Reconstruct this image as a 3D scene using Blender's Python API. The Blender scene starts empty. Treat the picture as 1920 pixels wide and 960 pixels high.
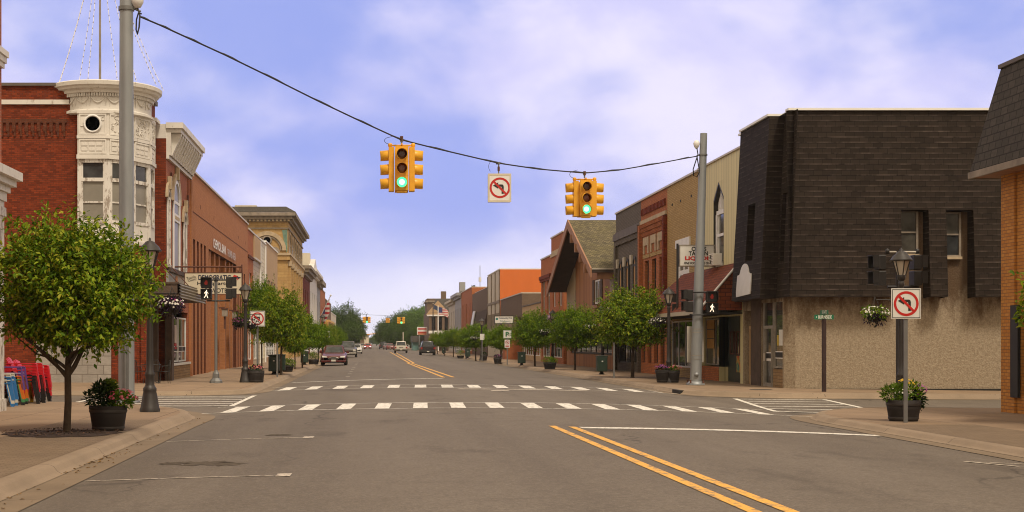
import bpy, math, random
from mathutils import Vector, Matrix
R = math.radians
random.seed(7)
SC = bpy.context.scene
COL = SC.collection

# ---------------------------------------------------------------- camera
cam_d = bpy.data.cameras.new("camera")
cam = bpy.data.objects.new("camera", cam_d); COL.objects.link(cam)
cam.location = (0, 0, 1.6); cam.rotation_euler = (R(90), 0, 0)
cam_d.sensor_width = 36; cam_d.lens = 2600 / 1920 * 36
cam_d.shift_x = 265 / 1920; cam_d.shift_y = 163 / 1920
cam_d.clip_start = 0.1; cam_d.clip_end = 6000
SC.camera = cam

# ---------------------------------------------------------------- world, sun, exposure
SUN_EL, SUN_AZ = 58, 158            # degrees; azimuth clockwise from +Y
wd = bpy.data.worlds.new("World"); SC.world = wd; wd.use_nodes = True
wt = wd.node_tree; wt.nodes.clear()
def WN(t, **k):
    n = wt.nodes.new(t)
    for a, b in k.items(): setattr(n, a, b)
    return n
def WL(a, b): wt.links.new(a, b)
w_out = WN('ShaderNodeOutputWorld'); w_bg = WN('ShaderNodeBackground')
w_bg.inputs['Strength'].default_value = 0.1
WL(w_bg.outputs[0], w_out.inputs[0])
w_sky = WN('ShaderNodeTexSky', sky_type='NISHITA', sun_disc=False)
w_sky.sun_elevation = R(SUN_EL); w_sky.sun_rotation = R(SUN_AZ)
w_sky.ozone_density = 3.0; w_sky.dust_density = 0.4; w_sky.air_density = 1.0
w_tint = WN('ShaderNodeMix', data_type='RGBA', blend_type='MULTIPLY')
w_tint.inputs[0].default_value = 1.0
WL(w_sky.outputs[0], w_tint.inputs[6]); w_tint.inputs[7].default_value = (0.75, 0.50, 0.72, 1)
w_tc = WN('ShaderNodeTexCoord')
def cloud_noise(scale, rot, loc, sc, detail, rough, dist):
    mp = WN('ShaderNodeMapping'); mp.inputs['Rotation'].default_value = [R(a) for a in rot]
    mp.inputs['Scale'].default_value = sc; mp.inputs['Location'].default_value = loc
    WL(w_tc.outputs['Generated'], mp.inputs[0])
    nz = WN('ShaderNodeTexNoise'); nz.inputs['Scale'].default_value = scale
    nz.inputs['Detail'].default_value = detail; nz.inputs['Roughness'].default_value = rough
    nz.inputs['Distortion'].default_value = dist
    WL(mp.outputs[0], nz.inputs['Vector'])
    return nz.outputs['Fac']
def w_range(src, a, b, c, d):
    m = WN('ShaderNodeMapRange', interpolation_type='SMOOTHSTEP')
    for i, v in zip((1, 2, 3, 4), (a, b, c, d)): m.inputs[i].default_value = v
    WL(src, m.inputs[0]); return m.outputs[0]
def w_mix(fac, a, b):
    m = WN('ShaderNodeMix', data_type='RGBA')
    if isinstance(fac, float): m.inputs[0].default_value = fac
    else: WL(fac, m.inputs[0])
    for i, v in ((6, a), (7, b)):
        if isinstance(v, tuple): m.inputs[i].default_value = v
        else: WL(v, m.inputs[i])
    return m.outputs[2]
def w_math(op, a, b=None):
    m = WN('ShaderNodeMath', operation=op)
    for i, v in ((0, a), (1, b)):
        if v is None: continue
        if isinstance(v, (int, float)): m.inputs[i].default_value = v
        else: WL(v, m.inputs[i])
    return m.outputs[0]
c_big = cloud_noise(4.2, (0, 24, 0), (3.1, 0.4, 1.7), (1, 1, 2.0), 3, .5, .3)
c_mid = cloud_noise(8.0, (0, 22, 0), (1.2, 5.0, 0.3), (1, 1, 1.6), 5, .52, .2)
c_det = w_range(cloud_noise(10.0, (0, 20, 0), (4.2, 2.0, 1.3), (1, 1, 1.5), 6, .52, .3), .3, .7, 0., 1.)
c_sum = w_math('ADD', w_math('MULTIPLY', c_big, .60), w_math('MULTIPLY', c_mid, .40))
c_fac = w_range(c_sum, .40, .60, .12, 1.0)
w_sep = WN('ShaderNodeSeparateXYZ'); WL(w_tc.outputs['Generated'], w_sep.inputs[0])
low = w_range(w_sep.outputs['Z'], 0.0, 0.10, 1.0, 0.0)         # paler air towards the horizon
base = w_mix(.78, w_tint.outputs[2], (3.2, 4.2, 9.3, 1))
cloud = w_mix(c_det, (6.1, 6.0, 9.3, 1), (8.2, 7.8, 9.8, 1))
mixed = w_mix(c_fac, base, cloud)
final = w_mix(low, mixed, (8.6, 8.5, 10.0, 1))
# unseen sky overhead, beside and behind: warm brightness added to light the street
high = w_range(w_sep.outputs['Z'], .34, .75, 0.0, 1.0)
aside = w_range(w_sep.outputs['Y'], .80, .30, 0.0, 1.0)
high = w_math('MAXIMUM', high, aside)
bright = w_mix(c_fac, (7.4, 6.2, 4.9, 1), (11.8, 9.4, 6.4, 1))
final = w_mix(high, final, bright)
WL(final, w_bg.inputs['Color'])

sun_d = bpy.data.lights.new("sun", 'SUN'); sun_d.energy = 2.6; sun_d.angle = R(11)
sun_d.color = (1.0, 0.87, 0.69)
sun = bpy.data.objects.new("sun", sun_d); COL.objects.link(sun)
_e, _a = R(SUN_EL), R(SUN_AZ)
_dir = Vector((math.sin(_a) * math.cos(_e), math.cos(_a) * math.cos(_e), math.sin(_e)))
sun.rotation_euler = _dir.to_track_quat('Z', 'Y').to_euler()
sun.location = (0, 0, 60)
SC.view_settings.view_transform = 'Standard'; SC.view_settings.look = 'None'
SC.view_settings.exposure = 0.1; SC.view_settings.gamma = 1.0
SC.view_settings.use_curve_mapping = False
SC.cycles.max_bounces = 6; SC.cycles.diffuse_bounces = 3; SC.cycles.glossy_bounces = 3
SC.cycles.transparent_max_bounces = 8; SC.cycles.use_denoising = True
SC.cycles.sample_clamp_indirect = 6
SC.cycles.filter_width = 1.05
SC.cycles.denoising_prefilter = 'ACCURATE'

# ---------------------------------------------------------------- materials
def nt(name):
    m = bpy.data.materials.new(name); m.use_nodes = True
    t = m.node_tree; t.nodes.clear()
    o = t.nodes.new('ShaderNodeOutputMaterial'); b = t.nodes.new('ShaderNodeBsdfPrincipled')
    t.links.new(b.outputs[0], o.inputs[0])
    return m, t, b
def N(t, ty, **k):
    n = t.nodes.new(ty)
    for a, b in k.items(): setattr(n, a, b)
    return n
def c4(c): return (c[0], c[1], c[2], 1)
def mixc(t, fac, a, b, mode='MIX'):
    m = N(t, 'ShaderNodeMix', data_type='RGBA', blend_type=mode)
    for i, v in ((0, fac), (6, a), (7, b)):
        if isinstance(v, (int, float)): m.inputs[i].default_value = v
        elif isinstance(v, tuple): m.inputs[i].default_value = c4(v)
        else: t.links.new(v, m.inputs[i])
    return m.outputs[2]
def rng(t, src, a, b, c=0., d=1.):
    m = N(t, 'ShaderNodeMapRange')
    for i, v in zip((1, 2, 3, 4), (a, b, c, d)): m.inputs[i].default_value = v
    t.links.new(src, m.inputs[0]); return m.outputs[0]
def noise(t, vec, scale, detail=4, rough=.55, sc=None):
    n = N(t, 'ShaderNodeTexNoise'); n.inputs['Scale'].default_value = scale
    n.inputs['Detail'].default_value = detail; n.inputs['Roughness'].default_value = rough
    if sc:
        mp = N(t, 'ShaderNodeMapping'); mp.inputs['Scale'].default_value = sc
        t.links.new(vec, mp.inputs[0]); vec = mp.outputs[0]
    t.links.new(vec, n.inputs['Vector']); return n.outputs['Fac']
def bump(t, b, h, s=.3, d=.01):
    n = N(t, 'ShaderNodeBump'); n.inputs['Strength'].default_value = s; n.inputs['Distance'].default_value = d
    t.links.new(h, n.inputs['Height']); t.links.new(n.outputs[0], b.inputs['Normal'])
def mul(c, k): return tuple(min(1, x * k) for x in c)

def plain(name, c, rough=.6, var=.12, scale=2.5, metal=0., bmp=0., spec=.5, streak=False, fine=0.):
    m, t, b = nt(name); tc = N(t, 'ShaderNodeTexCoord')
    f = noise(t, tc.outputs['Object'], scale, 5, .6, (1, 1, .25) if streak else None)
    col = mixc(t, rng(t, f, .3, .7), mul(c, 1 - var), mul(c, 1 + var))
    if fine:
        g = noise(t, tc.outputs['Object'], scale * 40, 3)
        col = mixc(t, rng(t, g, .35, .65, 0, fine), col, mul(c, .4))
    t.links.new(col, b.inputs['Base Color'])
    b.inputs['Roughness'].default_value = rough; b.inputs['Metallic'].default_value = metal
    b.inputs['Specular IOR Level'].default_value = spec
    if bmp: bump(t, b, noise(t, tc.outputs['Object'], scale * 12, 4), .5, bmp)
    return m

def brick(name, c1, c2, mortar, bw=.22, bh=.075, ms=.010, var=.35, dirt=.25, bmp=.006, rough=.85, offset=.5, dcol=None):
    m, t, b = nt(name); uv = N(t, 'ShaderNodeUVMap'); tc = N(t, 'ShaderNodeTexCoord')
    br = N(t, 'ShaderNodeTexBrick', offset=offset); t.links.new(uv.outputs[0], br.inputs['Vector'])
    br.inputs['Scale'].default_value = 1; br.inputs['Mortar Size'].default_value = ms
    br.inputs['Brick Width'].default_value = bw; br.inputs['Row Height'].default_value = bh
    br.inputs['Mortar Smooth'].default_value = .1
    br.inputs['Color1'].default_value = c4(c1); br.inputs['Color2'].default_value = c4(c2)
    br.inputs['Mortar'].default_value = c4(mortar)
    f = noise(t, tc.outputs['Object'], .9, 6, .65)
    dc = dcol or mul(c1, .35)
    col = mixc(t, rng(t, f, .42, .75, 0, dirt), br.outputs['Color'], dc)
    g = noise(t, uv.outputs[0], 5, 3, .6, (1, 3, 1))
    col = mixc(t, rng(t, g, .3, .7, 0, var), col, mul(c2, .6))
    t.links.new(col, b.inputs['Base Color']); b.inputs['Roughness'].default_value = rough
    b.inputs['Specular IOR Level'].default_value = .25
    inv = N(t, 'ShaderNodeMath', operation='SUBTRACT'); inv.inputs[0].default_value = 1
    t.links.new(br.outputs['Fac'], inv.inputs[1]); bump(t, b, inv.outputs[0], .6, bmp)
    return m

def lap(name, c, pitch=.2, vertical=False, var=.08, dark=.45, rough=.6, edge=.12, dirt=.15):
    """clapboards (horizontal) or standing boards (vertical): a real step profile through bump + joint line"""
    m, t, b = nt(name); uv = N(t, 'ShaderNodeUVMap'); tc = N(t, 'ShaderNodeTexCoord')
    s = N(t, 'ShaderNodeSeparateXYZ'); t.links.new(uv.outputs[0], s.inputs[0])
    d = N(t, 'ShaderNodeMath', operation='DIVIDE'); d.inputs[1].default_value = pitch
    t.links.new(s.outputs['X' if vertical else 'Y'], d.inputs[0])
    fr = N(t, 'ShaderNodeMath', operation='FRACT'); t.links.new(d.outputs[0], fr.inputs[0])
    fl = N(t, 'ShaderNodeMath', operation='FLOOR'); t.links.new(d.outputs[0], fl.inputs[0])
    wn = N(t, 'ShaderNodeTexWhiteNoise', noise_dimensions='1D'); t.links.new(fl.outputs[0], wn.inputs['W'])
    col = mixc(t, wn.outputs['Value'], mul(c, 1 - var), mul(c, 1 + var))
    f = noise(t, tc.outputs['Object'], 1.1, 5, .6, (1, 1, .5))
    col = mixc(t, rng(t, f, .4, .75, 0, dirt), col, mul(c, .4))
    col = mixc(t, rng(t, fr.outputs[0], 1 - edge, 1 - edge * .5, 0, 1), col, mul(c, dark))
    t.links.new(col, b.inputs['Base Color']); b.inputs['Roughness'].default_value = rough
    b.inputs['Specular IOR Level'].default_value = .3
    bump(t, b, rng(t, fr.outputs[0], 0, 1, 1, 0), .8, .02)
    return m

def glass(name, c=(.02, .022, .025), rough=.06, tint=.25):
    m, t, b = nt(name); tc = N(t, 'ShaderNodeTexCoord')
    f = noise(t, tc.outputs['Object'], 1.3, 3)
    t.links.new(mixc(t, rng(t, f, .35, .7), mul(c, .5), mul(c, 1 + tint * 4)), b.inputs['Base Color'])
    b.inputs['Roughness'].default_value = rough; b.inputs['IOR'].default_value = 1.5
    return m
def emit(name, c, s):
    m, t, b = nt(name); b.inputs['Base Color'].default_value = c4(mul(c, .5))
    b.inputs['Emission Color'].default_value = c4(c); b.inputs['Emission Strength'].default_value = s
    b.inputs['Roughness'].default_value = .3
    return m
def leafmat(name, cols, transl=.25, rough=.5):
    m, t, b = nt(name); g = N(t, 'ShaderNodeNewGeometry')
    rp = N(t, 'ShaderNodeValToRGB'); rp.color_ramp.interpolation = 'LINEAR'
    e = rp.color_ramp.elements; e[0].position = 0; e[0].color = c4(cols[0]); e[1].position = 1; e[1].color = c4(cols[-1])
    for i, c in enumerate(cols[1:-1]):
        x = e.new((i + 1) / (len(cols) - 1)); x.color = c4(c)
    t.links.new(g.outputs['Random Per Island'], rp.inputs[0])
    t.links.new(rp.outputs[0], b.inputs['Base Color']); b.inputs['Roughness'].default_value = rough
    b.inputs['Specular IOR Level'].default_value = .12
    tr = N(t, 'ShaderNodeBsdfTranslucent'); t.links.new(rp.outputs[0], tr.inputs[0])
    mx = N(t, 'ShaderNodeMixShader'); mx.inputs[0].default_value = transl
    out = [n for n in t.nodes if n.type == 'OUTPUT_MATERIAL'][0]
    t.links.new(b.outputs[0], mx.inputs[1]); t.links.new(tr.outputs[0], mx.inputs[2]); t.links.new(mx.outputs[0], out.inputs[0])
    return m

M = {}
# ---------------------------------------------------------------- mesh builder
ORG = {}
class MB:
    def __init__(s): s.v = []; s.f = []; s.m = []; s.sm = []; s.mats = []
    def mi(s, mat):
        if mat not in s.mats: s.mats.append(mat)
        return s.mats.index(mat)
    def face(s, pts, mat, smooth=False):
        n = len(s.v); s.v.extend([tuple(p) for p in pts]); s.f.append(tuple(range(n, n + len(pts))))
        s.m.append(s.mi(mat)); s.sm.append(smooth)
    def grid(s, rows, mat, smooth=True, closed=False):
        n = len(s.v); w = len(rows[0]); k = s.mi(mat)
        for r in rows: s.v.extend([tuple(p) for p in r])
        for i in range(len(rows) - 1):
            for j in range(w if closed else w - 1):
                a = n + i * w + j; b = n + i * w + (j + 1) % w
                s.f.append((a, b, b + w, a + w)); s.m.append(k); s.sm.append(smooth)
    def box(s, x0, x1, y0, y1, z0, z1, mat):
        x0, x1 = min(x0, x1), max(x0, x1); y0, y1 = min(y0, y1), max(y0, y1); z0, z1 = min(z0, z1), max(z0, z1)
        n = len(s.v); k = s.mi(mat)
        s.v.extend([(x0, y0, z0), (x1, y0, z0), (x1, y1, z0), (x0, y1, z0), (x0, y0, z1), (x1, y0, z1), (x1, y1, z1), (x0, y1, z1)])
        for f in ((0, 3, 2, 1), (4, 5, 6, 7), (0, 1, 5, 4), (1, 2, 6, 5), (2, 3, 7, 6), (3, 0, 4, 7)):
            s.f.append(tuple(n + i for i in f)); s.m.append(k); s.sm.append(False)
    def tube(s, pts, r, mat, n=8, cap=True, smooth=True):
        pts = [Vector(p) for p in pts]
        if isinstance(r, (int, float)): r = [r] * len(pts)
        rows = []; prev = None
        for i, p in enumerate(pts):
            d = (pts[min(i + 1, len(pts) - 1)] - pts[max(i - 1, 0)])
            d = d.normalized() if d.length > 1e-9 else Vector((0, 0, 1))
            ref = prev if prev is not None else (Vector((1, 0, 0)) if abs(d.x) < .9 else Vector((0, 1, 0)))
            a = (ref - d * ref.dot(d)); a = a.normalized() if a.length > 1e-6 else d.orthogonal().normalized()
            b = d.cross(a); prev = a
            rows.append([p + (a * math.cos(2 * math.pi * j / n) + b * math.sin(2 * math.pi * j / n)) * r[i] for j in range(n)])
        s.grid(rows, mat, smooth, True)
        if cap:
            s.face(rows[0][::-1], mat); s.face(rows[-1], mat)
    def lathe(s, prof, mat, c=(0, 0, 0), n=16, smooth=True, a0=0., a1=None, sx=1., sy=1., cap=True):
        full = a1 is None
        k = n if full else n + 1
        an = [a0 + (2 * math.pi if full else a1 - a0) * j / n for j in range(k)]
        rows = [[(c[0] + r * math.cos(t) * sx, c[1] + r * math.sin(t) * sy, c[2] + z) for t in an] for r, z in prof]
        s.grid(rows, mat, smooth, full)
        if cap and full:
            if prof[0][0] > 1e-4: s.face(rows[0][::-1], mat)
            if prof[-1][0] > 1e-4: s.face(rows[-1], mat)
    def prism(s, poly, d, mat):
        """poly: 3D points in order, d: extrusion vector"""
        d = Vector(d); a = [Vector(p) for p in poly]; b = [p + d for p in a]
        s.face(a[::-1], mat); s.face(b, mat)
        for i in range(len(a)):
            j = (i + 1) % len(a); s.face([a[i], a[j], b[j], b[i]], mat)
    def xf(s, mtx):
        s.v = [tuple(mtx @ Vector(p)) for p in s.v]; return s
    def mesh(s, name, off=(0, 0, 0)):
        me = bpy.data.meshes.new(name)
        ox, oy, oz = off
        me.from_pydata([(x - ox, y - oy, z - oz) for x, y, z in s.v], [], s.f)
        for m in s.mats: me.materials.append(m)
        me.polygons.foreach_set('material_index', s.m); me.polygons.foreach_set('use_smooth', s.sm)
        uvl = me.uv_layers.new(name='UVMap'); data = [0.] * (2 * len(me.loops))
        vs = s.v
        for p in me.polygons:
            nx, ny, nz = p.normal
            if abs(nz) > .93:
                for li in p.loop_indices:
                    q = vs[me.loops[li].vertex_index]; data[2 * li] = q[0]; data[2 * li + 1] = q[1]
            else:
                h = math.hypot(nx, ny); tx, ty = -ny / h, nx / h
                if abs(nz) < .02:
                    for li in p.loop_indices:
                        q = vs[me.loops[li].vertex_index]; data[2 * li] = q[0] * tx + q[1] * ty; data[2 * li + 1] = q[2]
                else:
                    bx, by, bz = ny * 0 - nz * ty, nz * tx - nx * 0, nx * ty - ny * tx
                    for li in p.loop_indices:
                        q = vs[me.loops[li].vertex_index]
                        data[2 * li] = q[0] * tx + q[1] * ty; data[2 * li + 1] = q[0] * bx + q[1] * by + q[2] * bz
        uvl.data.foreach_set('uv', data)
        me.update(); return me
    def build_each(s, name, parent=None, **k):
        """every separate piece becomes a part of its own"""
        own = list(range(len(s.v)))
        def find(i):
            while own[i] != i: own[i] = own[own[i]]; i = own[i]
            return i
        # coincident corners weld the faces of one prism together
        seen = {}
        for i, p in enumerate(s.v):
            q = tuple(round(c, 4) for c in p)
            if q in seen: own[find(i)] = find(seen[q])
            else: seen[q] = i
        for f in s.f:
            for i in f[1:]: own[find(i)] = find(f[0])
        groups = {}
        for k_, f in enumerate(s.f): groups.setdefault(find(f[0]), []).append(k_)
        out = []
        for fs in groups.values():
            m = MB(); mp = {}
            for k_ in fs:
                idx = []
                for i in s.f[k_]:
                    if i not in mp: mp[i] = len(m.v); m.v.append(s.v[i])
                    idx.append(mp[i])
                m.f.append(tuple(idx)); m.m.append(m.mi(s.mats[s.m[k_]])); m.sm.append(s.sm[k_])
            out.append(m.build(name, parent, **k))
        return out
    def build(s, name, parent=None, wide=True, bevel=0, label=None):
        """world-coordinate mesh -> object (child of parent; the parent chain is never rotated at this point)"""
        off = ORG.get(parent, Vector((0, 0, 0))) if parent else Vector((0, 0, 0))
        o = bpy.data.objects.new(name, s.mesh(name, off)); COL.objects.link(o)
        if parent: o.parent = parent
        ORG[o] = off
        if bevel:
            b = o.modifiers.new('bevel', 'BEVEL'); b.width = bevel; b.segments = 2; b.limit_method = 'ANGLE'
        if label: o['label'] = label
        return o

def thing(name, label, cat, loc=(0, 0, 0), group=None):
    o = bpy.data.objects.new(name, None); COL.objects.link(o); o.location = loc
    o.empty_display_size = .2
    o['label'] = label; o['category'] = cat
    if group: o['group'] = group
    ORG[o] = Vector(loc); return o
def tag(o, label, cat, group=None):
    o['label'] = label; o['category'] = cat
    if group: o['group'] = group
    return o
def struct(o): o['kind'] = 'structure'; return o
def children(o): return [c for c in KIDS.get(o, [])]
def dup(src, loc, rotz=0, label=None, scale=1):
    def rec(o, par):
        c = o.copy(); COL.objects.link(c)
        if par: c.parent = par
        for ch in o.children: rec(ch, c)
        return c
    r = rec(src, None); r.location = loc; r.rotation_euler = (0, 0, rotz)
    if scale != 1: r.scale = (scale,) * 3 if isinstance(scale, (int, float)) else scale
    if label: r['label'] = label
    ORG[r] = Vector(loc)
    return r

def text(body, mat, parent, O, u, v, size=None, width=None, height=None, name='lettering', align='LEFT', shear=0, extr=.004, bold=0., spacing=1.0):
    cu = bpy.data.curves.new('txt', 'FONT'); cu.body = body; cu.size = 1; cu.shear = shear
    cu.extrude = 0; cu.offset = bold; cu.space_character = spacing; cu.resolution_u = 3
    ob = bpy.data.objects.new('txt', cu); COL.objects.link(ob)
    me = bpy.data.meshes.new_from_object(ob)
    bpy.data.objects.remove(ob); bpy.data.curves.remove(cu)
    xs = [q.co.x for q in me.vertices]; ys = [q.co.y for q in me.vertices]
    w = max(xs) - min(xs); h = max(ys) - min(ys)
    sx = (width / w) if width else (size or 1); sy = (height / h) if height else (size or sx)
    if not width and height and not size: sx = sy
    O, u, v = Vector(O), Vector(u), Vector(v)
    x0 = min(xs) if align == 'LEFT' else (min(xs) + w / 2)
    y0 = min(ys) if height else 0
    off = ORG.get(parent, Vector((0, 0, 0)))
    n = u.cross(v)
    for q in me.vertices:
        q.co = O + u * ((q.co.x - x0) * sx) + v * ((q.co.y - y0) * sy) + n * extr - off
    me.materials.append(mat)
    o = bpy.data.objects.new(name, me); COL.objects.link(o); o.parent = parent; ORG[o] = off
    return o

# photograph geometry: metres from pixel positions of the 1920 px frame
F, VX, HY, EYE = 2600., 695., 643., 1.6
XL, XR = -8.6, 15.3
ZL, ZR = .02, -.05
def YL(px, X=XL): return X * F / (px - VX)
def YR(px, X=XR): return X * F / (px - VX)
def zp(py, Y): return EYE - (py - HY) * Y / F
def xp(px, Y): return (px - VX) / F * Y
def G(px, py, z):
    Y = F * (EYE - z) / (py - HY); return ((px - VX) / F * Y, Y, z)
# ================================================================ materials
M['asphalt'] = None
def asphalt():
    m, t, b = nt('asphalt'); tc = N(t, 'ShaderNodeTexCoord'); v = tc.outputs['Object']
    fine = noise(t, v, 55, 3, .7); mid = noise(t, v, 3.2, 5, .6, (1, .5, 1)); big = noise(t, v, .22, 4, .6, (1.6, .35, 1))
    col = mixc(t, rng(t, big, .35, .68), (.124, .103, .082), (.166, .140, .113))
    col = mixc(t, rng(t, mid, .4, .7, 0, .5), col, (.095, .076, .058))
    col = mixc(t, rng(t, fine, .42, .62, .0, .5), col, (.235, .20, .165))
    vr = N(t, 'ShaderNodeTexVoronoi'); vr.inputs['Scale'].default_value = 38; t.links.new(v, vr.inputs['Vector'])
    col = mixc(t, rng(t, vr.outputs['Distance'], .0, .22, .55, 0), col, (.055, .045, .038))
    tr = noise(t, v, 1.0, 3, .5, (.75, .012, 1)); col = mixc(t, rng(t, tr, .45, .7, 0, .45), col, (.085, .069, .055))
    ts = noise(t, v, .7, 6, .7, (.35, 2.2, 1)); col = mixc(t, rng(t, ts, .58, .72, 0, .35), col, (.06, .048, .038))
    # oil drip patches down the parking bays
    st = noise(t, v, .55, 5, .62, (1.2, .5, 1))
    col = mixc(t, rng(t, st, .57, .70, 0, .6), col, (.055, .043, .034))
    gr = noise(t, v, 17, 6, .8); col = mixc(t, rng(t, gr, .40, .60, 0, .55), col, (.075, .061, .049)); gl = noise(t, v, 23, 5, .8, (1.1, .9, 1)); col = mixc(t, rng(t, gl, .55, .68, 0, .55), col, (.27, .235, .195))
    # sealed cracks
    w = N(t, 'ShaderNodeTexVoronoi', feature='DISTANCE_TO_EDGE'); w.inputs['Scale'].default_value = .16
    mp = N(t, 'ShaderNodeMapping'); mp.inputs['Scale'].default_value = (1, .55, 1)
    dn = N(t, 'ShaderNodeTexNoise'); dn.inputs['Scale'].default_value = .8; dn.inputs['Detail'].default_value = 5
    t.links.new(v, dn.inputs['Vector'])
    ad = N(t, 'ShaderNodeVectorMath', operation='MULTIPLY_ADD'); t.links.new(dn.outputs['Color'], ad.inputs[0])
    ad.inputs[1].default_value = (1.6, 1.6, 0); t.links.new(v, ad.inputs[2])
    t.links.new(ad.outputs[0], mp.inputs[0]); t.links.new(mp.outputs[0], w.inputs['Vector'])
    ck = noise(t, v, .12, 2)
    cm = N(t, 'ShaderNodeMath', operation='MULTIPLY'); t.links.new(rng(t, w.outputs['Distance'], .0016, .006, .75, 0), cm.inputs[0])
    t.links.new(rng(t, ck, .45, .55), cm.inputs[1])
    col = mixc(t, cm.outputs[0], col, (.045, .037, .030))
    t.links.new(col, b.inputs['Base Color']); b.inputs['Roughness'].default_value = .86
    b.inputs['Specular IOR Level'].default_value = .3
    bump(t, b, fine, .5, .006)
    return m
M['asphalt'] = asphalt()
def concrete(name, c, joint=1.5, jd=.5, stain=.35):
    m, t, b = nt(name); tc = N(t, 'ShaderNodeTexCoord'); v = tc.outputs['Object']; uv = N(t, 'ShaderNodeUVMap')
    br = N(t, 'ShaderNodeTexBrick', offset=0); t.links.new(uv.outputs[0], br.inputs['Vector'])
    br.inputs['Scale'].default_value = 1; br.inputs['Brick Width'].default_value = joint; br.inputs['Row Height'].default_value = joint
    br.inputs['Mortar Size'].default_value = .012; br.inputs['Color1'].default_value = c4(mul(c, .93)); br.inputs['Color2'].default_value = c4(mul(c, 1.07))
    br.inputs['Mortar'].default_value = c4(mul(c, jd))
    f = noise(t, v, .7, 6, .65); g = noise(t, v, 30, 3)
    col = mixc(t, rng(t, f, .4, .75, 0, stain), br.outputs['Color'], mul(c, .5))
    col = mixc(t, rng(t, g, .35, .7, 0, .25), col, mul(c, .6))
    t.links.new(col, b.inputs['Base Color']); b.inputs['Roughness'].default_value = .9
    b.inputs['Specular IOR Level'].default_value = .25
    bump(t, b, g, .3, .004)
    return m
M['walk'] = concrete('sidewalk_concrete', (.27, .192, .128), 1.5, .34, .5)
M['kerb'] = concrete('kerb_concrete', (.275, .21, .15), 3.0, .35, .55)
M['gutter'] = concrete('gutter_concrete', (.215, .163, .112), 3.0, .4, .6)
M['paver'] = brick('paver_brick', (.225, .167, .112), (.18, .13, .087), (.11, .08, .055), .2, .1, .007, .3, .3, .003)
M['kerb_yellow'] = plain('worn_yellow_kerb_paint', (.40, .25, .07), .8, .3, 4)
M['ground'] = plain('earth', (.10, .10, .05), .95, .35, .4)
def paint(name, c, wear=.5):
    m, t, b = nt(name); tc = N(t, 'ShaderNodeTexCoord'); v = tc.outputs['Object']
    f = noise(t, v, 9, 6, .7, (1, .6, 1)); g = noise(t, v, 45, 3, .6)
    col = mixc(t, rng(t, f, .50, .62, 0, wear), c, (.16, .13, .10))
    col = mixc(t, rng(t, g, .58, .7, 0, wear * .6), col, (.18, .15, .12))
    t.links.new(col, b.inputs['Base Color']); b.inputs['Roughness'].default_value = .7
    return m
M['white_paint'] = paint('white_road_paint', (.70, .67, .61), .75)
M['faint_paint'] = paint('worn_white_road_paint', (.50, .44, .36), .9)
M['yellow_paint'] = paint('yellow_road_paint', (.70, .365, .045), .9)
M['mulch'] = plain('bark_mulch', (.030, .016, .010), .95, .5, 14, bmp=.03)
M['drain'] = plain('drain_dark', (.012, .010, .009), .8)

# ================================================================ ground surfaces
def zroad(x):
    if x < -4.1: return -.12 + .004 * (-4.1 - x)
    if x > 11: return -.211 - .010 * (x - 11)
    return .02 - .0032 * (x - 2.5) ** 2
def zwalk(x):
    if x < 3: return ZL + (.006 * (-9 - x) if x < -9 else 0)
    return ZR - (.010 * (x - 12.5) if x > 12.5 else 0)

g = MB(); g.grid([[(x, y, -.75) for x in (-2500, -60, 60, 2500)] for y in (-60, 200, 800, 4500)], M['ground'], False)
struct(g.build('ground'))
xs = [-60, -40, -20, -10, -4.1] + [-4.1 + 15.1 * i / 18 for i in range(1, 18)] + [11, 18, 30, 60]
ys = [1, 10, 20, 30, 40, 50, 60, 80, 120, 200, 400, 700, 1200]
g = MB(); g.grid([[(x, y, zroad(x)) for x in xs] for y in ys], M['asphalt'], True)
struct(g.build('road'))

def arc(cx, cy, rx, ry, a0, a1, n=14):
    return [(cx + rx * math.cos(R(a0 + (a1 - a0) * i / n)), cy + ry * math.sin(R(a0 + (a1 - a0) * i / n))) for i in range(n + 1)]
# kerb lines run with the walk on their left-hand or right-hand side; 'inn' tells which
def block(kline, inner_pts, sgn, gutter_w=.62, far=False, yellow=None):
    """kline: kerb edge polyline (x,y); inner_pts: rest of the outline of the walk"""
    P = [Vector((x, y)) for x, y in kline]
    nrm = []
    for i in range(len(P)):
        d = (P[min(i + 1, len(P) - 1)] - P[max(i - 1, 0)]).normalized()
        nrm.append(Vector((d.y, -d.x)) * sgn)        # towards the road
    zc = [zwalk(p.x) for p in P]
    zr_ = [zroad((p + n * .3).x) for p, n in zip(P, nrm)]
    off = lambda k: [p + n * k for p, n in zip(P, nrm)]
    rows = []
    for k, zf in ((-.17, 1), (-.06, 1), (-.01, .95), (.035, .78), (.085, .30), (.14, .05), (.17, .03)):
        rows.append([(q.x, q.y, (zr_[i] + .004) * (1 - zf) + (zc[i] + .003) * zf) for i, q in enumerate(off(k))])
    kb = MB(); kb.grid(rows, M['kerb'], True); struct(kb.build('kerb'))
    gt = MB(); gt.grid([[(q.x, q.y, zroad(q.x) + .008) for q in off(k)] for k in (.13, .35, gutter_w)], M['gutter'], True)
    struct(gt.build('gutter'))
    in_edge = off(-.16)
    ws = MB(); poly = [(q.x, q.y) for q in in_edge]
    # fan of strips from the kerb edge to the inner line
    inn = inner_pts
    ws.grid([[(x, y, zwalk(x)) for x, y in poly]] + [[((1 - f) * x + f * ix, (1 - f) * y + f * iy, zwalk((1 - f) * x + f * ix)) for (x, y), (ix, iy) in zip(poly, inn)] for f in (.08, .2, .4, .7, 1)], M['walk'], True)
    struct(ws.build('sidewalk'))
    return P, nrm

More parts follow.
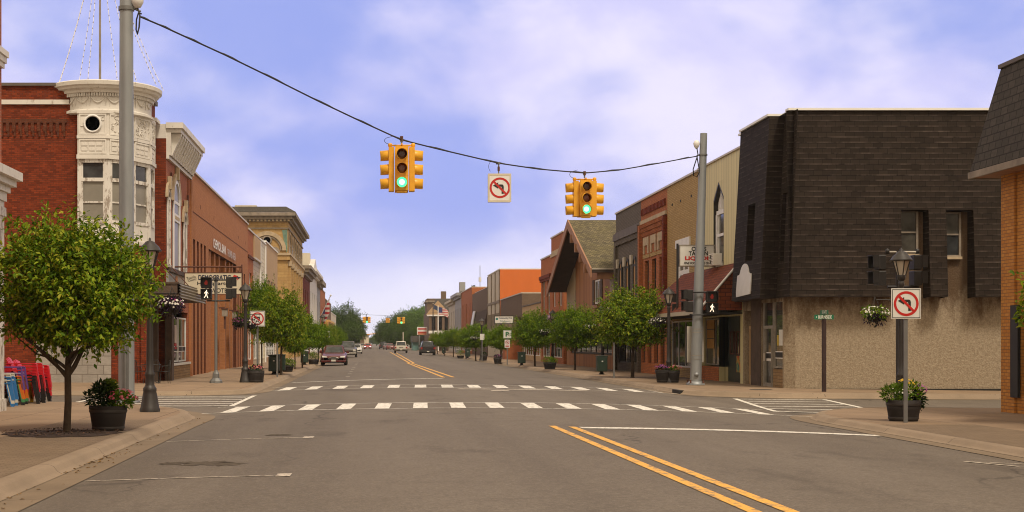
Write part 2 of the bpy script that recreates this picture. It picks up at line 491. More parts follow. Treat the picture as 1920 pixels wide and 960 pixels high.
# near left: the nose at about (-4.1, 31), turning into the side street at y = 37.6
kl = [(-4.15, y) for y in (2, 8, 14, 20, 25, 28)] + arc(-10.2, 30.6, 6.1, 7.0, 0, 90, 16) + [(-18, 37.7), (-45, 38)]
inn = [(-45, p[1]) if p[0] > -4.2 and p[1] < 29 else (-45, min(p[1], 38) - .0) for p in kl]
inn = [(-46, y) for x, y in kl[:6]] + [(-46, 28 + 9 * i / (len(kl) - 7)) for i in range(len(kl) - 6)]
NL = block(kl, inn, 1)
# near right
kl = [(10.1, y) for y in (2, 8, 14, 20, 25, 28)] + arc(14.0, 30.0, 3.9, 5.9, 180, 90, 16) + [(20, 36.3), (50, 37)]
inn = [(51, y) for x, y in kl[:6]] + [(51, 28 + 8 * i / (len(kl) - 7)) for i in range(len(kl) - 6)]
NR = block(kl, inn, -1)
# far left
kl = [(-45, 45.6), (-20, 45.3), (-10, 45.1)] + arc(-7.2, 48.2, 3.1, 3.1, -90, 0, 10) + [(-4.1, y) for y in (52, 58, 66, 80, 100, 140, 200, 320, 600)]
inn = [(-46, 46 + .5 * i) for i in range(14)] + [(-46, y) for x, y in kl[14:]]
FL = block(kl, inn, 1)
# far right
kl = [(50, 48.5), (25, 47.4), (18, 46.6)] + arc(14.0, 49.2, 3.0, 3.1, 270, 180, 10) + [(11.05, y) for y in (53, 58, 66, 80, 100, 140, 200, 320, 600)]
inn = [(51, 49 + .5 * i) for i in range(14)] + [(51, y) for x, y in kl[14:]]
FR = block(kl, inn, -1)
# worn yellow kerb across the side street on the left
k = MB(); k.grid([[(x, 45.08 + (-.0125 * (x + 10)) - d, z) for x in (-34, -28, -22, -16, -10.5)] for d, z in ((-.15, .032), (.026, .032), (.036, -.09))], M['kerb_yellow'], False)
struct(k.build('yellow_kerb'))

# paver strips along the near kerbs
def sheet(name, mat, fn, xs_, ys_):
    m = MB(); m.grid([[(x, y, fn(x) + .004) for x in xs_] for y in ys_], mat, False); return struct(m.build(name))
m = MB(); M['oil'] = plain('oil_stain', (.090, .074, .059), .95, .35, 9, spec=.08)
for (sx, sy, sr, sd_) in ((-2.35, 19.0, .42, 1), (-2.0, 18.8, .25, 2), (-2.7, 19.2, .2, 3), (-1.6, 24.6, .22, 4)):
    r0 = random.Random(sd_); m.face([(sx + sr * (1 + r0.uniform(-.45, .45)) * math.cos(k * .2856), sy + sr * .9 * (1 + r0.uniform(-.45, .45)) * math.sin(k * .2856), zroad(sx + sr * math.cos(k * .2856)) + .0045) for k in range(22)], M['oil'])
struct(m.build('oil_stain'))
sheet('paver_strip', M['paver'], zwalk, [-6.2, -5.2, -4.33], [4, 12, 20, 28.5])
sheet('paver_strip', M['paver'], zwalk, [10.28, 11.2, 12.2], [4, 12, 20, 28])
# tree pits
def disc(name, mat, x, y, rx, ry, h, fn, seed):
    rr = random.Random(seed); m = MB(); n = 26
    w = [1 + rr.uniform(-.12, .12) for _ in range(n)]
    rows = []
    for f, z in ((1, .004), (.85, h * .5), (.5, h), (0.02, h)):
        rows.append([(x + rx * f * w[i] * math.cos(2 * math.pi * i / n), y + ry * f * w[i] * math.sin(2 * math.pi * i / n), fn(x) + .006 + z * (1 + rr.uniform(-.3, .3))) for i in range(n)])
    m.grid(rows, mat, True, True); return m.build(name)
o = disc('mulch_bed', M['mulch'], -5.35, 24.1, 1.02, 1.0, .03, zwalk, 3); o['kind'] = 'stuff'
_rc = random.Random(5); m = MB(); M['mulch_chip'] = plain('dry_mulch_chip', (.085, .042, .022), .9, .4, 30)
for i in range(420):
    a = _rc.uniform(0, 6.28); q = _rc.uniform(0, 1.12) ** .6; x = -5.35 + math.cos(a) * q * 1.02; y = 24.1 + math.sin(a) * q; s_ = _rc.uniform(.012, .035)
    b_ = _rc.uniform(0, 6.28); dx, dy = math.cos(b_) * s_, math.sin(b_) * s_
    z = ZL + .03 + _rc.uniform(0, .02)
    m.face([(x - dx - dy * .4, y - dy + dx * .4, z), (x + dx - dy * .4, y + dy + dx * .4, z + _rc.uniform(0, .02)), (x + dx + dy * .4, y + dy - dx * .4, z + _rc.uniform(0, .02)), (x - dx + dy * .4, y - dy - dx * .4, z)], M['mulch_chip'] if i % 3 else M['mulch'])
o = m.build('mulch_chips'); o['kind'] = 'stuff'
# dry leaves swept into the gutter
m = MB(); M['dry_leaf'] = plain('dry_leaf', (.22, .13, .05), .8, .4, 20)
for i in range(110):
    y = _rc.choice([_rc.uniform(18, 21.5), _rc.uniform(14, 31)]); x = -4.15 + .12 + abs(_rc.gauss(0, .16)); s_ = _rc.uniform(.015, .04); b_ = _rc.uniform(0, 6.28)
    dx, dy = math.cos(b_) * s_, math.sin(b_) * s_; z = zroad(x) + .012
    m.face([(x - dx, y - dy, z), (x + dy * .5, y - dx * .5, z + .015), (x + dx, y + dy, z + .005), (x - dy * .5, y + dx * .5, z + .012)], M['dry_leaf'])
o = m.build('fallen_leaves'); o['kind'] = 'stuff'

# ---------------------------------------------------------------- painted markings
def strip(m, A, B, w, mat, lift=.007, dirw=None):
    A, B = Vector(A), Vector(B); d = (B - A); L = d.length; d.normalize()
    nn = Vector((-d.y, d.x)) if dirw is None else Vector(dirw)
    n = max(1, int(L / .8)); rows = []
    for k in (-.5, .5):
        rows.append([((A + d * (L * i / n) + nn * (w * k)).x, (A + d * (L * i / n) + nn * (w * k)).y, zroad((A + d * (L * i / n) + nn * (w * k)).x) + lift) for i in range(n + 1)])
    m.grid(rows, mat, False)
def quad(m, pts, mat, lift=.007): m.face([(x, y, zroad(x) + lift) for x, y in pts], mat)
SK = .035
def crosswalk(y0, y1, xa, xb, pitch, bw):
    m = MB(); x = xa
    while x <= xb:
        s0, s1 = y0 * 0, (y1 - y0) * SK
        quad(m, [(x, y0 + .13), (x + bw, y0 + .13), (x + bw + s1, y1 - .13), (x + s1, y1 - .13)], M['white_paint']); x += pitch
    strip(m, (xa - .5, y0), (xb + bw + .4, y0), .10, M['white_paint'], .009); strip(m, (xa - .4, y1), (xb + bw + .5, y1), .10, M['white_paint'], .009)
    struct(m.build('crosswalk_marking'))
crosswalk(33.55, 36.7, -3.65, 10.0, .935, .36)
crosswalk(48.9, 52.3, -3.3, 10.6, .97, .42)
def side_walk(xa, xb, skew, ya, yb, n):
    m = MB()
    for i in range(n):
        y = ya + (yb - ya) * i / (n - 1); t = (y - ya) / (yb - ya)
        strip(m, (xa + skew * t + .12, y), (xb + skew * t - .12, y), .24, M['white_paint'])
    strip(m, (xa, ya - .3), (xa + skew, yb + .3), .16, M['white_paint'], .009); strip(m, (xb, ya - .3), (xb + skew, yb + .3), .16, M['white_paint'], .009)
    struct(m.build('crosswalk_marking'))
side_walk(-8.4, -3.75, 0.0, 37.6, 44.4, 6)
side_walk(10.5, 13.4, 1.35, 36.2, 44.8, 6)
m = MB(); strip(m, (-3.3, 58.6), (3.2, 61.6), .34, M['white_paint']); strip(m, (3.92, 25.9), (10.0, 25.9), .42, M['white_paint']); struct(m.build('stop_line'))
m = MB(); quad(m, [(-12.7, 38.5), (-11.3, 38.5), (-11.3, 44.7), (-12.7, 44.7)], M['white_paint']); struct(m.build('stop_line'))
m = MB()
strip(m, (3.62, 10.0), (3.45, 26.4), .14, M['yellow_paint']); strip(m, (3.98, 10.0), (3.80, 26.2), .14, M['yellow_paint'])
def lane(px0, py0, px1, py1):
    a = G(px0, py0, .015); b = G(px1, py1, .015); strip(m, a[:2], b[:2], .16, M['yellow_paint'])
lane(832, 708, 763, 680.5); lane(850, 707.5, 770, 680.5); lane(768, 681, 731, 660); lane(776, 681, 740, 660)
struct(m.build('centre_line'))
m = MB()
for y in (16.95, 23.75): strip(m, (-3.5, y), (-1.15, y), .055, M['faint_paint']); quad(m, [(-1.16, y - .16), (-.98, y - .16), (-.97, y + .2), (-1.15, y + .2)], M['faint_paint'])
strip(m, (8.45, 19.75), (9.5, 19.7), .055, M['faint_paint']); strip(m, (8.45, 19.75), (8.95, 19.15), .09, M['faint_paint'], .009)
for i in range(9): strip(m, (-1.1, 66 + 6.2 * i), (-1.1, 66.5 + 6.2 * i), .2, M['faint_paint'])
strip(m, (3.0, 47.6), (7.5, 47.9), .5, M['faint_paint'], .005)
struct(m.build('parking_line'))
m = MB(); strip(m, (4.0, 46.0), (4.6, 46.0), .6, M['faint_paint'])
struct(m.build('road_marking'))
# storm drain mouth in the far right kerb, dark mortar line at the near noses
m = MB(); m.box(10.86, 11.16, 48.75, 49.95, zroad(11) + .012, zwalk(11.2) - .02, M['drain']); struct(m.build('storm_drain'))
for (x, y, r_) in ((-9.7, 49.3, .42), (13.9, 49.4, .4), (16.6, 33.9, .45), (12.9, 33.2, .25)):
    m = MB(); m.lathe([(r_, .0), (r_ * .98, .006), (.02, .008)], plain('manhole_iron', (.05, .04, .032), .7, .3, 6), (x, y, zwalk(x) + .002), 24, True, sy=1.0); struct(m.build('manhole_cover'))
# ================================================================ building materials
B = M
B['red_old'] = brick('dark_red_brick', (.29, .050, .013), (.135, .021, .006), (.085, .032, .017), .22, .075, .008, .4, .35)
B['red_mid'] = brick('red_brick', (.42, .125, .062), (.31, .085, .042), (.33, .19, .13), .22, .075, .009, .3, .3)
B['bank'] = brick('brown_bank_brick', (.47, .195, .080), (.385, .15, .058), (.33, .165, .085), .22, .075, .008, .3, .2)
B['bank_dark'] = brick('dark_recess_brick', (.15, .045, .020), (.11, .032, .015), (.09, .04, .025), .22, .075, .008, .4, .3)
B['orange_brick'] = brick('orange_brick', (.60, .28, .065), (.48, .19, .04), (.24, .13, .06), .22, .08, .010, .4, .25)
B['orange_brick2'] = brick('rough_orange_brick', (.56, .185, .06), (.38, .115, .04), (.22, .11, .06), .22, .08, .011, .5, .3)
B['grey_brick'] = brick('grey_brown_brick', (.17, .145, .12), (.125, .105, .088), (.075, .06, .05), .24, .085, .012, .4, .25)
B['tan_brick'] = brick('tan_brick', (.52, .36, .16), (.40, .265, .105), (.25, .165, .075), .24, .085, .011, .45, .2)
B['stone_tan'] = brick('tan_stone_block', (.50, .335, .14), (.42, .265, .11), (.22, .14, .07), .6, .3, .008, .35, .4)
B['stone_panel'] = brick('pale_stone_panel', (.40, .365, .33), (.32, .29, .26), (.15, .12, .10), .62, .36, .014, .45, .45, offset=.37)
B['light_brick'] = brick('buff_stone_courses', (.36, .24, .125), (.28, .17, .08), (.16, .10, .06), .5, .12, .012, .5, .3)
B['brown_brick'] = brick('brown_brick', (.21, .145, .10), (.17, .115, .08), (.12, .09, .07), .22, .075, .01, .4, .3)
def dark_shingle():
    m, t, b = nt('black_wood_shingle'); uv = N(t, 'ShaderNodeUVMap'); s = N(t, 'ShaderNodeSeparateXYZ'); t.links.new(uv.outputs[0], s.inputs[0])
    br = N(t, 'ShaderNodeTexBrick', offset=.5); t.links.new(uv.outputs[0], br.inputs['Vector'])
    for k, v in (('Scale', 1), ('Brick Width', .34), ('Row Height', .2), ('Mortar Size', .008)): br.inputs[k].default_value = v
    br.inputs['Color1'].default_value = (.017, .0115, .0085, 1); br.inputs['Color2'].default_value = (.027, .019, .0145, 1); br.inputs['Mortar'].default_value = (.008, .006, .005, 1)
    d = N(t, 'ShaderNodeMath', operation='DIVIDE'); d.inputs[1].default_value = .2; t.links.new(s.outputs['Y'], d.inputs[0])
    fr = N(t, 'ShaderNodeMath', operation='FRACT'); t.links.new(d.outputs[0], fr.inputs[0])
    fl = N(t, 'ShaderNodeMath', operation='FLOOR'); t.links.new(d.outputs[0], fl.inputs[0])
    cx = N(t, 'ShaderNodeCombineXYZ'); t.links.new(s.outputs['X'], cx.inputs[0]); fm = N(t, 'ShaderNodeMath', operation='MULTIPLY'); fm.inputs[1].default_value = 3.7; t.links.new(fl.outputs[0], fm.inputs[0]); t.links.new(fm.outputs[0], cx.inputs[1])
    n1 = noise(t, cx.outputs[0], 1.3, 4, .7); n2 = noise(t, uv.outputs[0], .5, 3)
    e = rng(t, fr.outputs[0], .05, .34, 1, 0)          # lit butt edge of each course, its light put into the colour
    a = N(t, 'ShaderNodeMath', operation='MULTIPLY'); t.links.new(e, a.inputs[0]); t.links.new(rng(t, n1, .42, .66), a.inputs[1])
    a2 = N(t, 'ShaderNodeMath', operation='MULTIPLY'); t.links.new(a.outputs[0], a2.inputs[0]); t.links.new(rng(t, n2, .3, .7, .5, 1), a2.inputs[1])
    col = mixc(t, a2.outputs[0], br.outputs['Color'], (.105, .080, .066))
    col = mixc(t, rng(t, fr.outputs[0], .88, .97, 0, .8), col, (.004, .003, .003))
    t.links.new(col, b.inputs['Base Color']); b.inputs['Roughness'].default_value = .85; b.inputs['Specular IOR Level'].default_value = .15
    bump(t, b, rng(t, fr.outputs[0], 0, 1, 1, 0), .8, .02); return m
B['shingle'] = dark_shingle()
B['shingle_grey'] = brick('grey_asphalt_shingle', (.085, .074, .060), (.060, .052, .043), (.022, .018, .015), .34, .20, .016, .5, .1, .012, .85)
B['shingle_red'] = brick('red_brown_shingle', (.25, .062, .022), (.165, .040, .015), (.045, .015, .01), .4, .16, .014, .5, .2, .012, .85)
B['shingle_moss'] = brick('mossy_shake', (.25, .205, .115), (.085, .072, .045), (.022, .02, .015), .24, .17, .018, .7, .5, .03, .9, dcol=(.20, .17, .05))
B['shingle_tan'] = brick('tan_shake', (.34, .20, .10), (.24, .13, .06), (.11, .06, .03), .3, .24, .014, .5, .2, .02, .85)
B['stucco'] = None
def pebble():
    m, t, b = nt('pebble_dash'); tc = N(t, 'ShaderNodeTexCoord'); v = tc.outputs['Object']
    f = noise(t, v, 7, 4, .7); g = noise(t, v, 16, 3, .7)
    col = mixc(t, rng(t, f, .38, .64), (.395, .332, .245), (.30, .247, .178))
    col = mixc(t, rng(t, g, .42, .66, 0, .6), col, (.19, .125, .08))
    # rain-washed dirt below the overhang: patches with ragged tongues
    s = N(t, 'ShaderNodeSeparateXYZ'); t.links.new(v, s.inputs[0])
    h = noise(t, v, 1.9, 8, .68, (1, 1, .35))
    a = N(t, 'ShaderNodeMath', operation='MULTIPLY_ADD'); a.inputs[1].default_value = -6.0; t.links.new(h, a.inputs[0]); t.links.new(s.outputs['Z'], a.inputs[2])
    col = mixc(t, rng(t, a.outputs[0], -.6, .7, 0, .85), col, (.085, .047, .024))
    t.links.new(col, b.inputs['Base Color']); b.inputs['Roughness'].default_value = .95; b.inputs['Specular IOR Level'].default_value = .2
    bump(t, b, g, .9, .03); return m
B['stucco'] = pebble()
def peel(name, c, under, amt):
    m, t, b = nt(name); tc = N(t, 'ShaderNodeTexCoord'); v = tc.outputs['Object']
    f = noise(t, v, 6, 7, .72, (1, 1, .4)); g = noise(t, v, 1.2, 4)
    col = mixc(t, rng(t, g, .3, .7), mul(c, .9), mul(c, 1.05))
    col = mixc(t, rng(t, f, .60 - amt, .68 - amt, 0, .85), col, under)
    t.links.new(col, b.inputs['Base Color']); b.inputs['Roughness'].default_value = .6; bump(t, b, f, .4, .01); return m
B['cream'] = peel('cream_painted_metal', (.66, .63, .585), (.34, .29, .24), .02)
B['white_old'] = peel('peeling_white_paint', (.66, .635, .60), (.24, .19, .15), .10)
B['white'] = plain('white_trim', (.72, .71, .70), .5, .06, 2)
B['cream_wall'] = plain('cream_panel', (.56, .50, .40), .7, .08, 1, streak=True)
B['stone_trim'] = plain('stone_trim', (.42, .33, .22), .85, .2, 3, bmp=.01)
B['stone_grey'] = plain('weathered_grey_cornice', (.24, .20, .16), .8, .3, 2, bmp=.01)
B['coping'] = plain('coping_metal', (.50, .45, .38), .5, .1, 1.5)
B['coping_white'] = plain('pale_parapet_flashing', (.76, .76, .73), .5, .05, 1.5)
B['coping_dark'] = plain('dark_coping', (.11, .09, .075), .7, .2, 2)
B['tan_stucco'] = plain('tan_stucco', (.42, .285, .165), .9, .06, 1, bmp=.004)
B['orange_paint'] = plain('orange_painted_wall', (.60, .145, .025), .85, .06, .6, bmp=.006, streak=True)
B['siding_beige'] = lap('beige_clapboard', (.44, .36, .25), .32)
B['siding_cream'] = lap('cream_clapboard', (.58, .52, .39), .32)
B['siding_yellow'] = lap('yellow_standing_boards', (.62, .55, .31), .42, True, .05, .62, edge=.14, dirt=.08)
B['board_brown'] = lap('red_brown_boards', (.33, .145, .058), .3, True, .22, .35, edge=.12)
B['board_dark'] = lap('dark_standing_seam', (.085, .058, .042), .45, True, .12, .5, .9, .12)
B['board_tan'] = lap('tan_boards', (.33, .26, .17), .5, True, .08, .6)
B['wood_fascia'] = plain('brown_fascia', (.30, .15, .08), .7, .2, 3, streak=True)
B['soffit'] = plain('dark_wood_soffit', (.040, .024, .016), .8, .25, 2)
B['black_frame'] = plain('black_frame', (.014, .013, .012), .5, .2, 3)
B['dark_green'] = plain('dark_green_door_panel', (.026, .036, .030), .5, .3, 1.2, streak=True)
B['dark_void'] = plain('dark_recess', (.012, .010, .009), .8, .2)
B['dark_brown'] = plain('dark_brown_stone', (.075, .048, .034), .8, .35, 2.5, bmp=.02)
B['grey_panel'] = plain('grey_painted_panel', (.085, .078, .07), .7, .15, 1.5)
B['grey_blue'] = plain('grey_blue_paint', (.30, .30, .31), .7, .1, 1.2, streak=True)
B['pale_panel'] = plain('pale_grey_panel', (.46, .41, .33), .7, .1, 1.2, streak=True)
B['rust'] = plain('rusty_steel', (.10, .035, .020), .75, .35, 5)
B['roof'] = plain('tar_roof', (.045, .04, .036), .9, .25, .7)
B['corrug'] = plain('weathered_galvanised', (.30, .27, .23), .55, .3, 3, metal=.3)
B['curtain'] = plain('drawn_blind', (.40, .36, .30), .8, .1, 1)
B['glass'] = glass('window_glass', (.030, .032, .034), .05)
B['glass_pale'] = plain('window_glass_pale_blind', (.22, .205, .175), .35, .15, 1.2)
B['glass_dim'] = glass('dim_window_glass', (.075, .07, .06), .15, .1)
B['glass_sky'] = glass('display_glass', (.055, .056, .05), .04, .3)
B['green_cop'] = plain('verdigris', (.14, .24, .19), .8, .3, 2)
B['poster'] = None
def poster():
    m, t, b = nt('painted_poster'); tc = N(t, 'ShaderNodeTexCoord')
    f = noise(t, tc.outputs['Object'], 3.2, 2, .5)
    rp = N(t, 'ShaderNodeValToRGB'); e = rp.color_ramp.elements; rp.color_ramp.interpolation = 'EASE'
    e[0].position = .33; e[0].color = (.45, .06, .02, 1); e[1].position = .66; e[1].color = (.03, .16, .18, 1)
    x = e.new(.45); x.color = (.55, .30, .04, 1); x = e.new(.55); x.color = (.10, .25, .12, 1)
    t.links.new(f, rp.inputs[0]); t.links.new(rp.outputs[0], b.inputs['Base Color']); return m
B['poster'] = poster()
B['txt_white'] = plain('white_letters', (.78, .75, .68), .5, .03)
B['txt_grey'] = plain('grey_letters', (.50, .44, .38), .5, .03)
B['txt_black'] = plain('black_letters', (.012, .012, .012), .5, .03)
B['txt_blue'] = plain('navy_letters', (.015, .02, .05), .5, .03)
B['txt_red'] = plain('red_letters', (.50, .015, .012), .5, .03)
B['txt_teal'] = plain('teal_letters', (.02, .16, .15), .5, .03)
B['sign_white'] = plain('white_sign_face', (.66, .65, .62), .4, .05, 3)
B['sign_cream'] = plain('cream_sign_face', (.60, .535, .41), .55, .08, 3)
B['sign_green'] = plain('green_sign_face', (.012, .15, .075), .4, .05)

def facade(mb, O, u, v, W, H, holes, mat, depth=.3, rmat=None, back=None):
    O, u, v = Vector(O), Vector(u), Vector(v); n = u.cross(v).normalized(); d = -n * depth
    As = sorted({0., W} | {min(max(h[i], 0.), W) for h in holes for i in (0, 1)}); Bs = sorted({0., H} | {min(max(h[i], 0.), H) for h in holes for i in (2, 3)})
    P = lambda a, b: O + u * a + v * b
    for a0, a1 in zip(As, As[1:]):
        for b0, b1 in zip(Bs, Bs[1:]):
            ca, cb = (a0 + a1) / 2, (b0 + b1) / 2
            if any(h[0] < ca < h[1] and h[2] < cb < h[3] for h in holes): continue
            mb.face([P(a0, b0), P(a1, b0), P(a1, b1), P(a0, b1)], mat)
    rm = rmat or mat
    for h in holes:
        a0, a1, b0, b1 = h[0], h[1], max(h[2], 0), min(h[3], H)
        c = [P(a0, b0), P(a1, b0), P(a1, b1), P(a0, b1)]
        for i in range(4):
            if i == 0 and h[2] <= 0: continue
            mb.face([c[(i + 1) % 4], c[i], c[i] + d, c[(i + 1) % 4] + d], rm)
        bk = h[4] if len(h) > 4 else back
        if bk is not None: mb.face([p + d for p in c], bk)

class Side:
    def __init__(s, X, sg): s.X = X; s.sg = sg
    def x(s, d): return s.X + s.sg * d
    def box(s, mb, y0, y1, d0, d1, z0, z1, mat): mb.box(s.x(d0), s.x(d1), y0, y1, z0, z1, mat)
    def Y(s, px): return s.X * F / (px - VX)
    def w(s, px0, px1, py0, py1):
        """pixel rectangle on the facade plane -> (y0, y1, z0, z1)"""
        a, b = sorted((s.Y(px0), s.Y(px1))); m = (a + b) / 2
        return (a, b, zp(py1, m), zp(py0, m))
L_, R_ = Side(XL, 1), Side(XR, -1)

def building(name, label, sd, y0, y1, h, mat, holes=(), depth=.28, sidemat=None, back=15, cop=None, z0=-.45, rmat=None, hb=None, group=None, coph=.12, copo=.08):
    """row building: street facade with real openings, side walls, roof. holes = (y0, y1, z0, z1[, back material])"""
    r = thing(name, label, 'building', (sd.X, (y0 + y1) / 2, 0), group)
    mb = MB(); W = y1 - y0
    if sd.sg > 0: O, u, cv = (sd.X, y0, z0), (0, 1, 0), lambda q: (q[0] - y0, q[1] - y0)
    else: O, u, cv = (sd.X, y1, z0), (0, -1, 0), lambda q: (y1 - q[1], y1 - q[0])
    hs = [cv(q) + (q[2] - z0, q[3] - z0) + tuple(q[4:]) for q in holes]
    facade(mb, O, u, (0, 0, 1), W, h - z0, hs, mat, depth, rmat, hb)
    xb = sd.x(-back); sm = sidemat or mat
    mb.face([(sd.X, y0, z0), (xb, y0, z0), (xb, y0, h), (sd.X, y0, h)], sm)
    mb.face([(sd.X, y1, z0), (xb, y1, z0), (xb, y1, h), (sd.X, y1, h)], sm)
    mb.face([(xb, y0, z0), (xb, y1, z0), (xb, y1, h), (xb, y0, h)], sm)
    mb.build('wall', r)
    rb = MB(); rb.face([(sd.X, y0, h), (sd.X, y1, h), (xb, y1, h), (xb, y0, h)], M['roof'])
    if cop:
        sd.box(rb, y0 + .01, y1 - .01, -.3, copo, h + .004, h + coph, cop)
        rb.box(sd.x(-.31), xb, y0 + .01, y0 + .3, h + .004, h + coph, cop)
    rb.build('roof', r)
    return r

def window(r, sd, y0, y1, z0, z1, d=-.16, fw=.07, nv=1, nh=2, fmat=None, gmat=None, sill=None, arch=0, label=None):
    """sash window: frame (part 'window') with its pane as sub-part"""
    f = MB(); fm = fmat or M['white']; W = y1 - y0; H = z1 - z0
    t0, t1 = d - .03, d + .045
    sd.box(f, y0, y0 + fw, t0, t1, z0, z1, fm); sd.box(f, y1 - fw, y1, t0, t1, z0, z1, fm)
    sd.box(f, y0 + fw, y1 - fw, t0, t1, z0, z0 + fw, fm); sd.box(f, y0 + fw, y1 - fw, t0, t1, z1 - fw, z1, fm)
    for i in range(1, nv): c = y0 + W * i / nv; sd.box(f, c - fw * .35, c + fw * .35, t0 + .004, t1 - .008, z0 + fw, z1 - fw, fm)
    for i in range(1, nh): c = z0 + H * i / nh; sd.box(f, y0 + fw, y1 - fw, t0 + .006, t1 - .004, c - fw * .4, c + fw * .4, fm)
    o = f.build('window', r, label=label)
    p = MB(); x = sd.x(d); p.face([(x, y0 + fw * .5, z0 + fw * .5), (x, y1 - fw * .5, z0 + fw * .5), (x, y1 - fw * .5, z1 - fw * .5), (x, y0 + fw * .5, z1 - fw * .5)], gmat or M['glass'])
    p.build('pane', o)
    if sill:
        s = MB(); sd.box(s, y0 - .08, y1 + .08, d, .09, z0 - .14, z0 - .003, sill); s.build('sill', o)
    return o
def arched(r, sd, y0, y1, z0, z1, d=.02, fmat=None, gmat=None, fw=.12, hood=None, name='window'):
    """round-headed panel window standing on the facade"""
    fm = fmat or M['white']; c = (y0 + y1) / 2; rad = (y1 - y0) / 2; zs = z1 - rad
    def ring(rr): return [(c + rr * math.cos(math.pi * i / 12), zs + rr * math.sin(math.pi * i / 12)) for i in range(13)]
    def outl(rr): return [(c + rr, z0)] + ring(rr) + [(c - rr, z0)]
    o_, i_ = outl(rad), outl(rad - fw)
    f = MB()
    for k in range(len(o_) - 1):
        a, b, c2, d2 = o_[k], o_[k + 1], i_[k + 1], i_[k]
        f.prism([(sd.x(d), q[0], q[1]) for q in (a, b, c2, d2)], (sd.sg * .07, 0, 0), fm)
    sd.box(f, y0, y1, d, d + .1, z0 - .1, z0, fm); sd.box(f, y0 + fw, y1 - fw, d, d + .04, zs - .06, zs + .06, fm)
    o = f.build(name, r)
    p = MB(); p.face([(sd.x(d + .01), q[0], q[1]) for q in i_], gmat or M['glass']); p.build('pane', o)
    if hood:
        hd = MB(); A, Bq = ring(rad + .30), ring(rad + .02)
        for k in range(12): hd.prism([(sd.x(d - .015), q[0], q[1]) for q in (A[k], A[k + 1], Bq[k + 1], Bq[k])], (sd.sg * .1, 0, 0), hood)
        sd.box(hd, c - .14, c + .14, d, d + .16, z1 + .0, z1 + .55, hood)
        hd.build('window_hood', r)
    return o
def cornice(r, sd, y0, y1, z0, steps, mat, ends=True, name='cornice'):
    """steps = list of (projection, height) from bottom to top"""
    m = MB(); z = z0
    for p, h in steps: sd.box(m, y0 - (p * .5 if ends else 0), y1 + (p * .5 if ends else 0), .004, p, z, z + h - .002, mat); z += h
    return m.build(name, r)
def brackets(m, sd, y0, y1, n, z0, z1, p, w, mat):
    for i in range(n):
        c = y0 + (y1 - y0) * (i + .5) / n
        m.prism([(sd.x(.004), c - w / 2, z0), (sd.x(p * .35), c - w / 2, z0), (sd.x(p), c - w / 2, z1 - .1 * (z1 - z0)), (sd.x(p), c - w / 2, z1), (sd.x(.004), c - w / 2, z1)], (0, w, 0), mat)

# ================================================================ LEFT SIDE
# --- near-left corner building: only its far corner and cornices reach into the frame
r = thing('brick_building', 'brick building with white cornices cut off by the left edge of the photo', 'building', (XL, 24, 0))
m = MB(); m.box(-26, XL, 12, 32.3, -.4, 12.4, M['red_mid']); m.build('wall', r)
m = MB(); m.box(-26, XL + .06, 12, 32.36, 12.41, 12.6, M['coping']); m.build('roof', r)
def ring_cornice(name, zs, mat):
    m = MB()
    for p, za, zb in zs:
        m.box(-26, XL + p, 12, 32.302 + p, za, zb - .002, mat)
    return m.build(name, r)
ring_cornice('cornice', [(.06, 8.0, 8.12), (.10, 8.12, 8.26), (.14, 8.26, 8.4)], M['cream'])
ring_cornice('shopfront_cornice', [(.1, 4.9, 5.1), (.17, 5.1, 5.25), (.28, 5.25, 5.4), (.40, 5.4, 5.6)], M['cream'])
m = MB(); m.box(XL - .5, XL + .05, 31.7, 32.36, 0, 4.895, M['white_old']); m.box(XL - .5, XL + .09, 31.66, 32.4, 4.55, 4.75, M['white_old']); m.box(XL - .5, XL + .09, 31.66, 32.4, 0, .3, M['white_old']); m.build_each('pilaster', r)

# --- corner building with the round turret
YC = 54.8; XC = -9.05
r = thing('turret_building', 'dark red brick corner building with a round cream metal turret and bay', 'building', (XC, YC, 0))
m = MB()
facade(m, (-34, YC, -.45), (1, 0, 0), (0, 0, 1), 34 - 11.45, 12.2, [], M['red_old'])
facade(m, (-11.45, YC, -.45), (1, 0, 0), (0, 0, 1), 11.45 + XC, 5.9, [], M['red_old'])
facade(m, (XC, 57.25, 5.45), (0, 1, 0), (0, 0, 1), .95, 6.05, [], M['red_old'])
facade(m, (XC, YC, -.45), (0, 1, 0), (0, 0, 1), 3.4, 5.9, [(.15, 1.9, .45, 3.9, None), (2.15, 3.2, .45, 3.9, None)], M['red_old'], .5)
m.face([(-34, YC, -.45), (-34, 58.2, -.45), (-34, 58.2, 11.5), (-34, YC, 11.75)], M['red_old'])
m.face([(XC, 58.2, -.45), (-34, 58.2, -.45), (-34, 58.2, 11.5), (XC, 58.2, 11.5)], M['red_old'])
m.build('wall', r)
m = MB(); m.face([(-34, YC, 11.75), (-11.4, YC, 11.75), (XC, 57.3, 11.55), (XC, 58.2, 11.5), (-34, 58.2, 11.5)], M['roof'])
m.box(-34, -12.2, YC - .1, YC + .3, 11.752, 11.87, M['coping_dark']); m.box(XC - .3, XC + .12, 56.6, 58.2, 11.52, 11.7, M['coping_dark'])
m.build('roof', r)
m = MB(); m.box(-34, -11.9, YC - .09, YC - .004, 11.02, 11.2, M['cream']); m.box(XC + .004, XC + .22, 57.2, 58.2, 10.75, 10.9, M['cream']); m.build('string_course', r)
m = MB(); m.box(-34, -12.0, YC - .06, YC - .004, 10.3, 10.45, M['bank_dark'])
for i in range(90): m.box(-34 + i * .245, -34 + i * .245 + .13, YC - .06, YC - .004, 9.95, 10.3, M['bank_dark'])
for i in range(90): m.box(-34 + i * .245 + .06, -34 + i * .245 + .13, YC - .05, YC - .004, 9.75, 9.95, M['bank_dark'])
m.build('corbel_band', r)
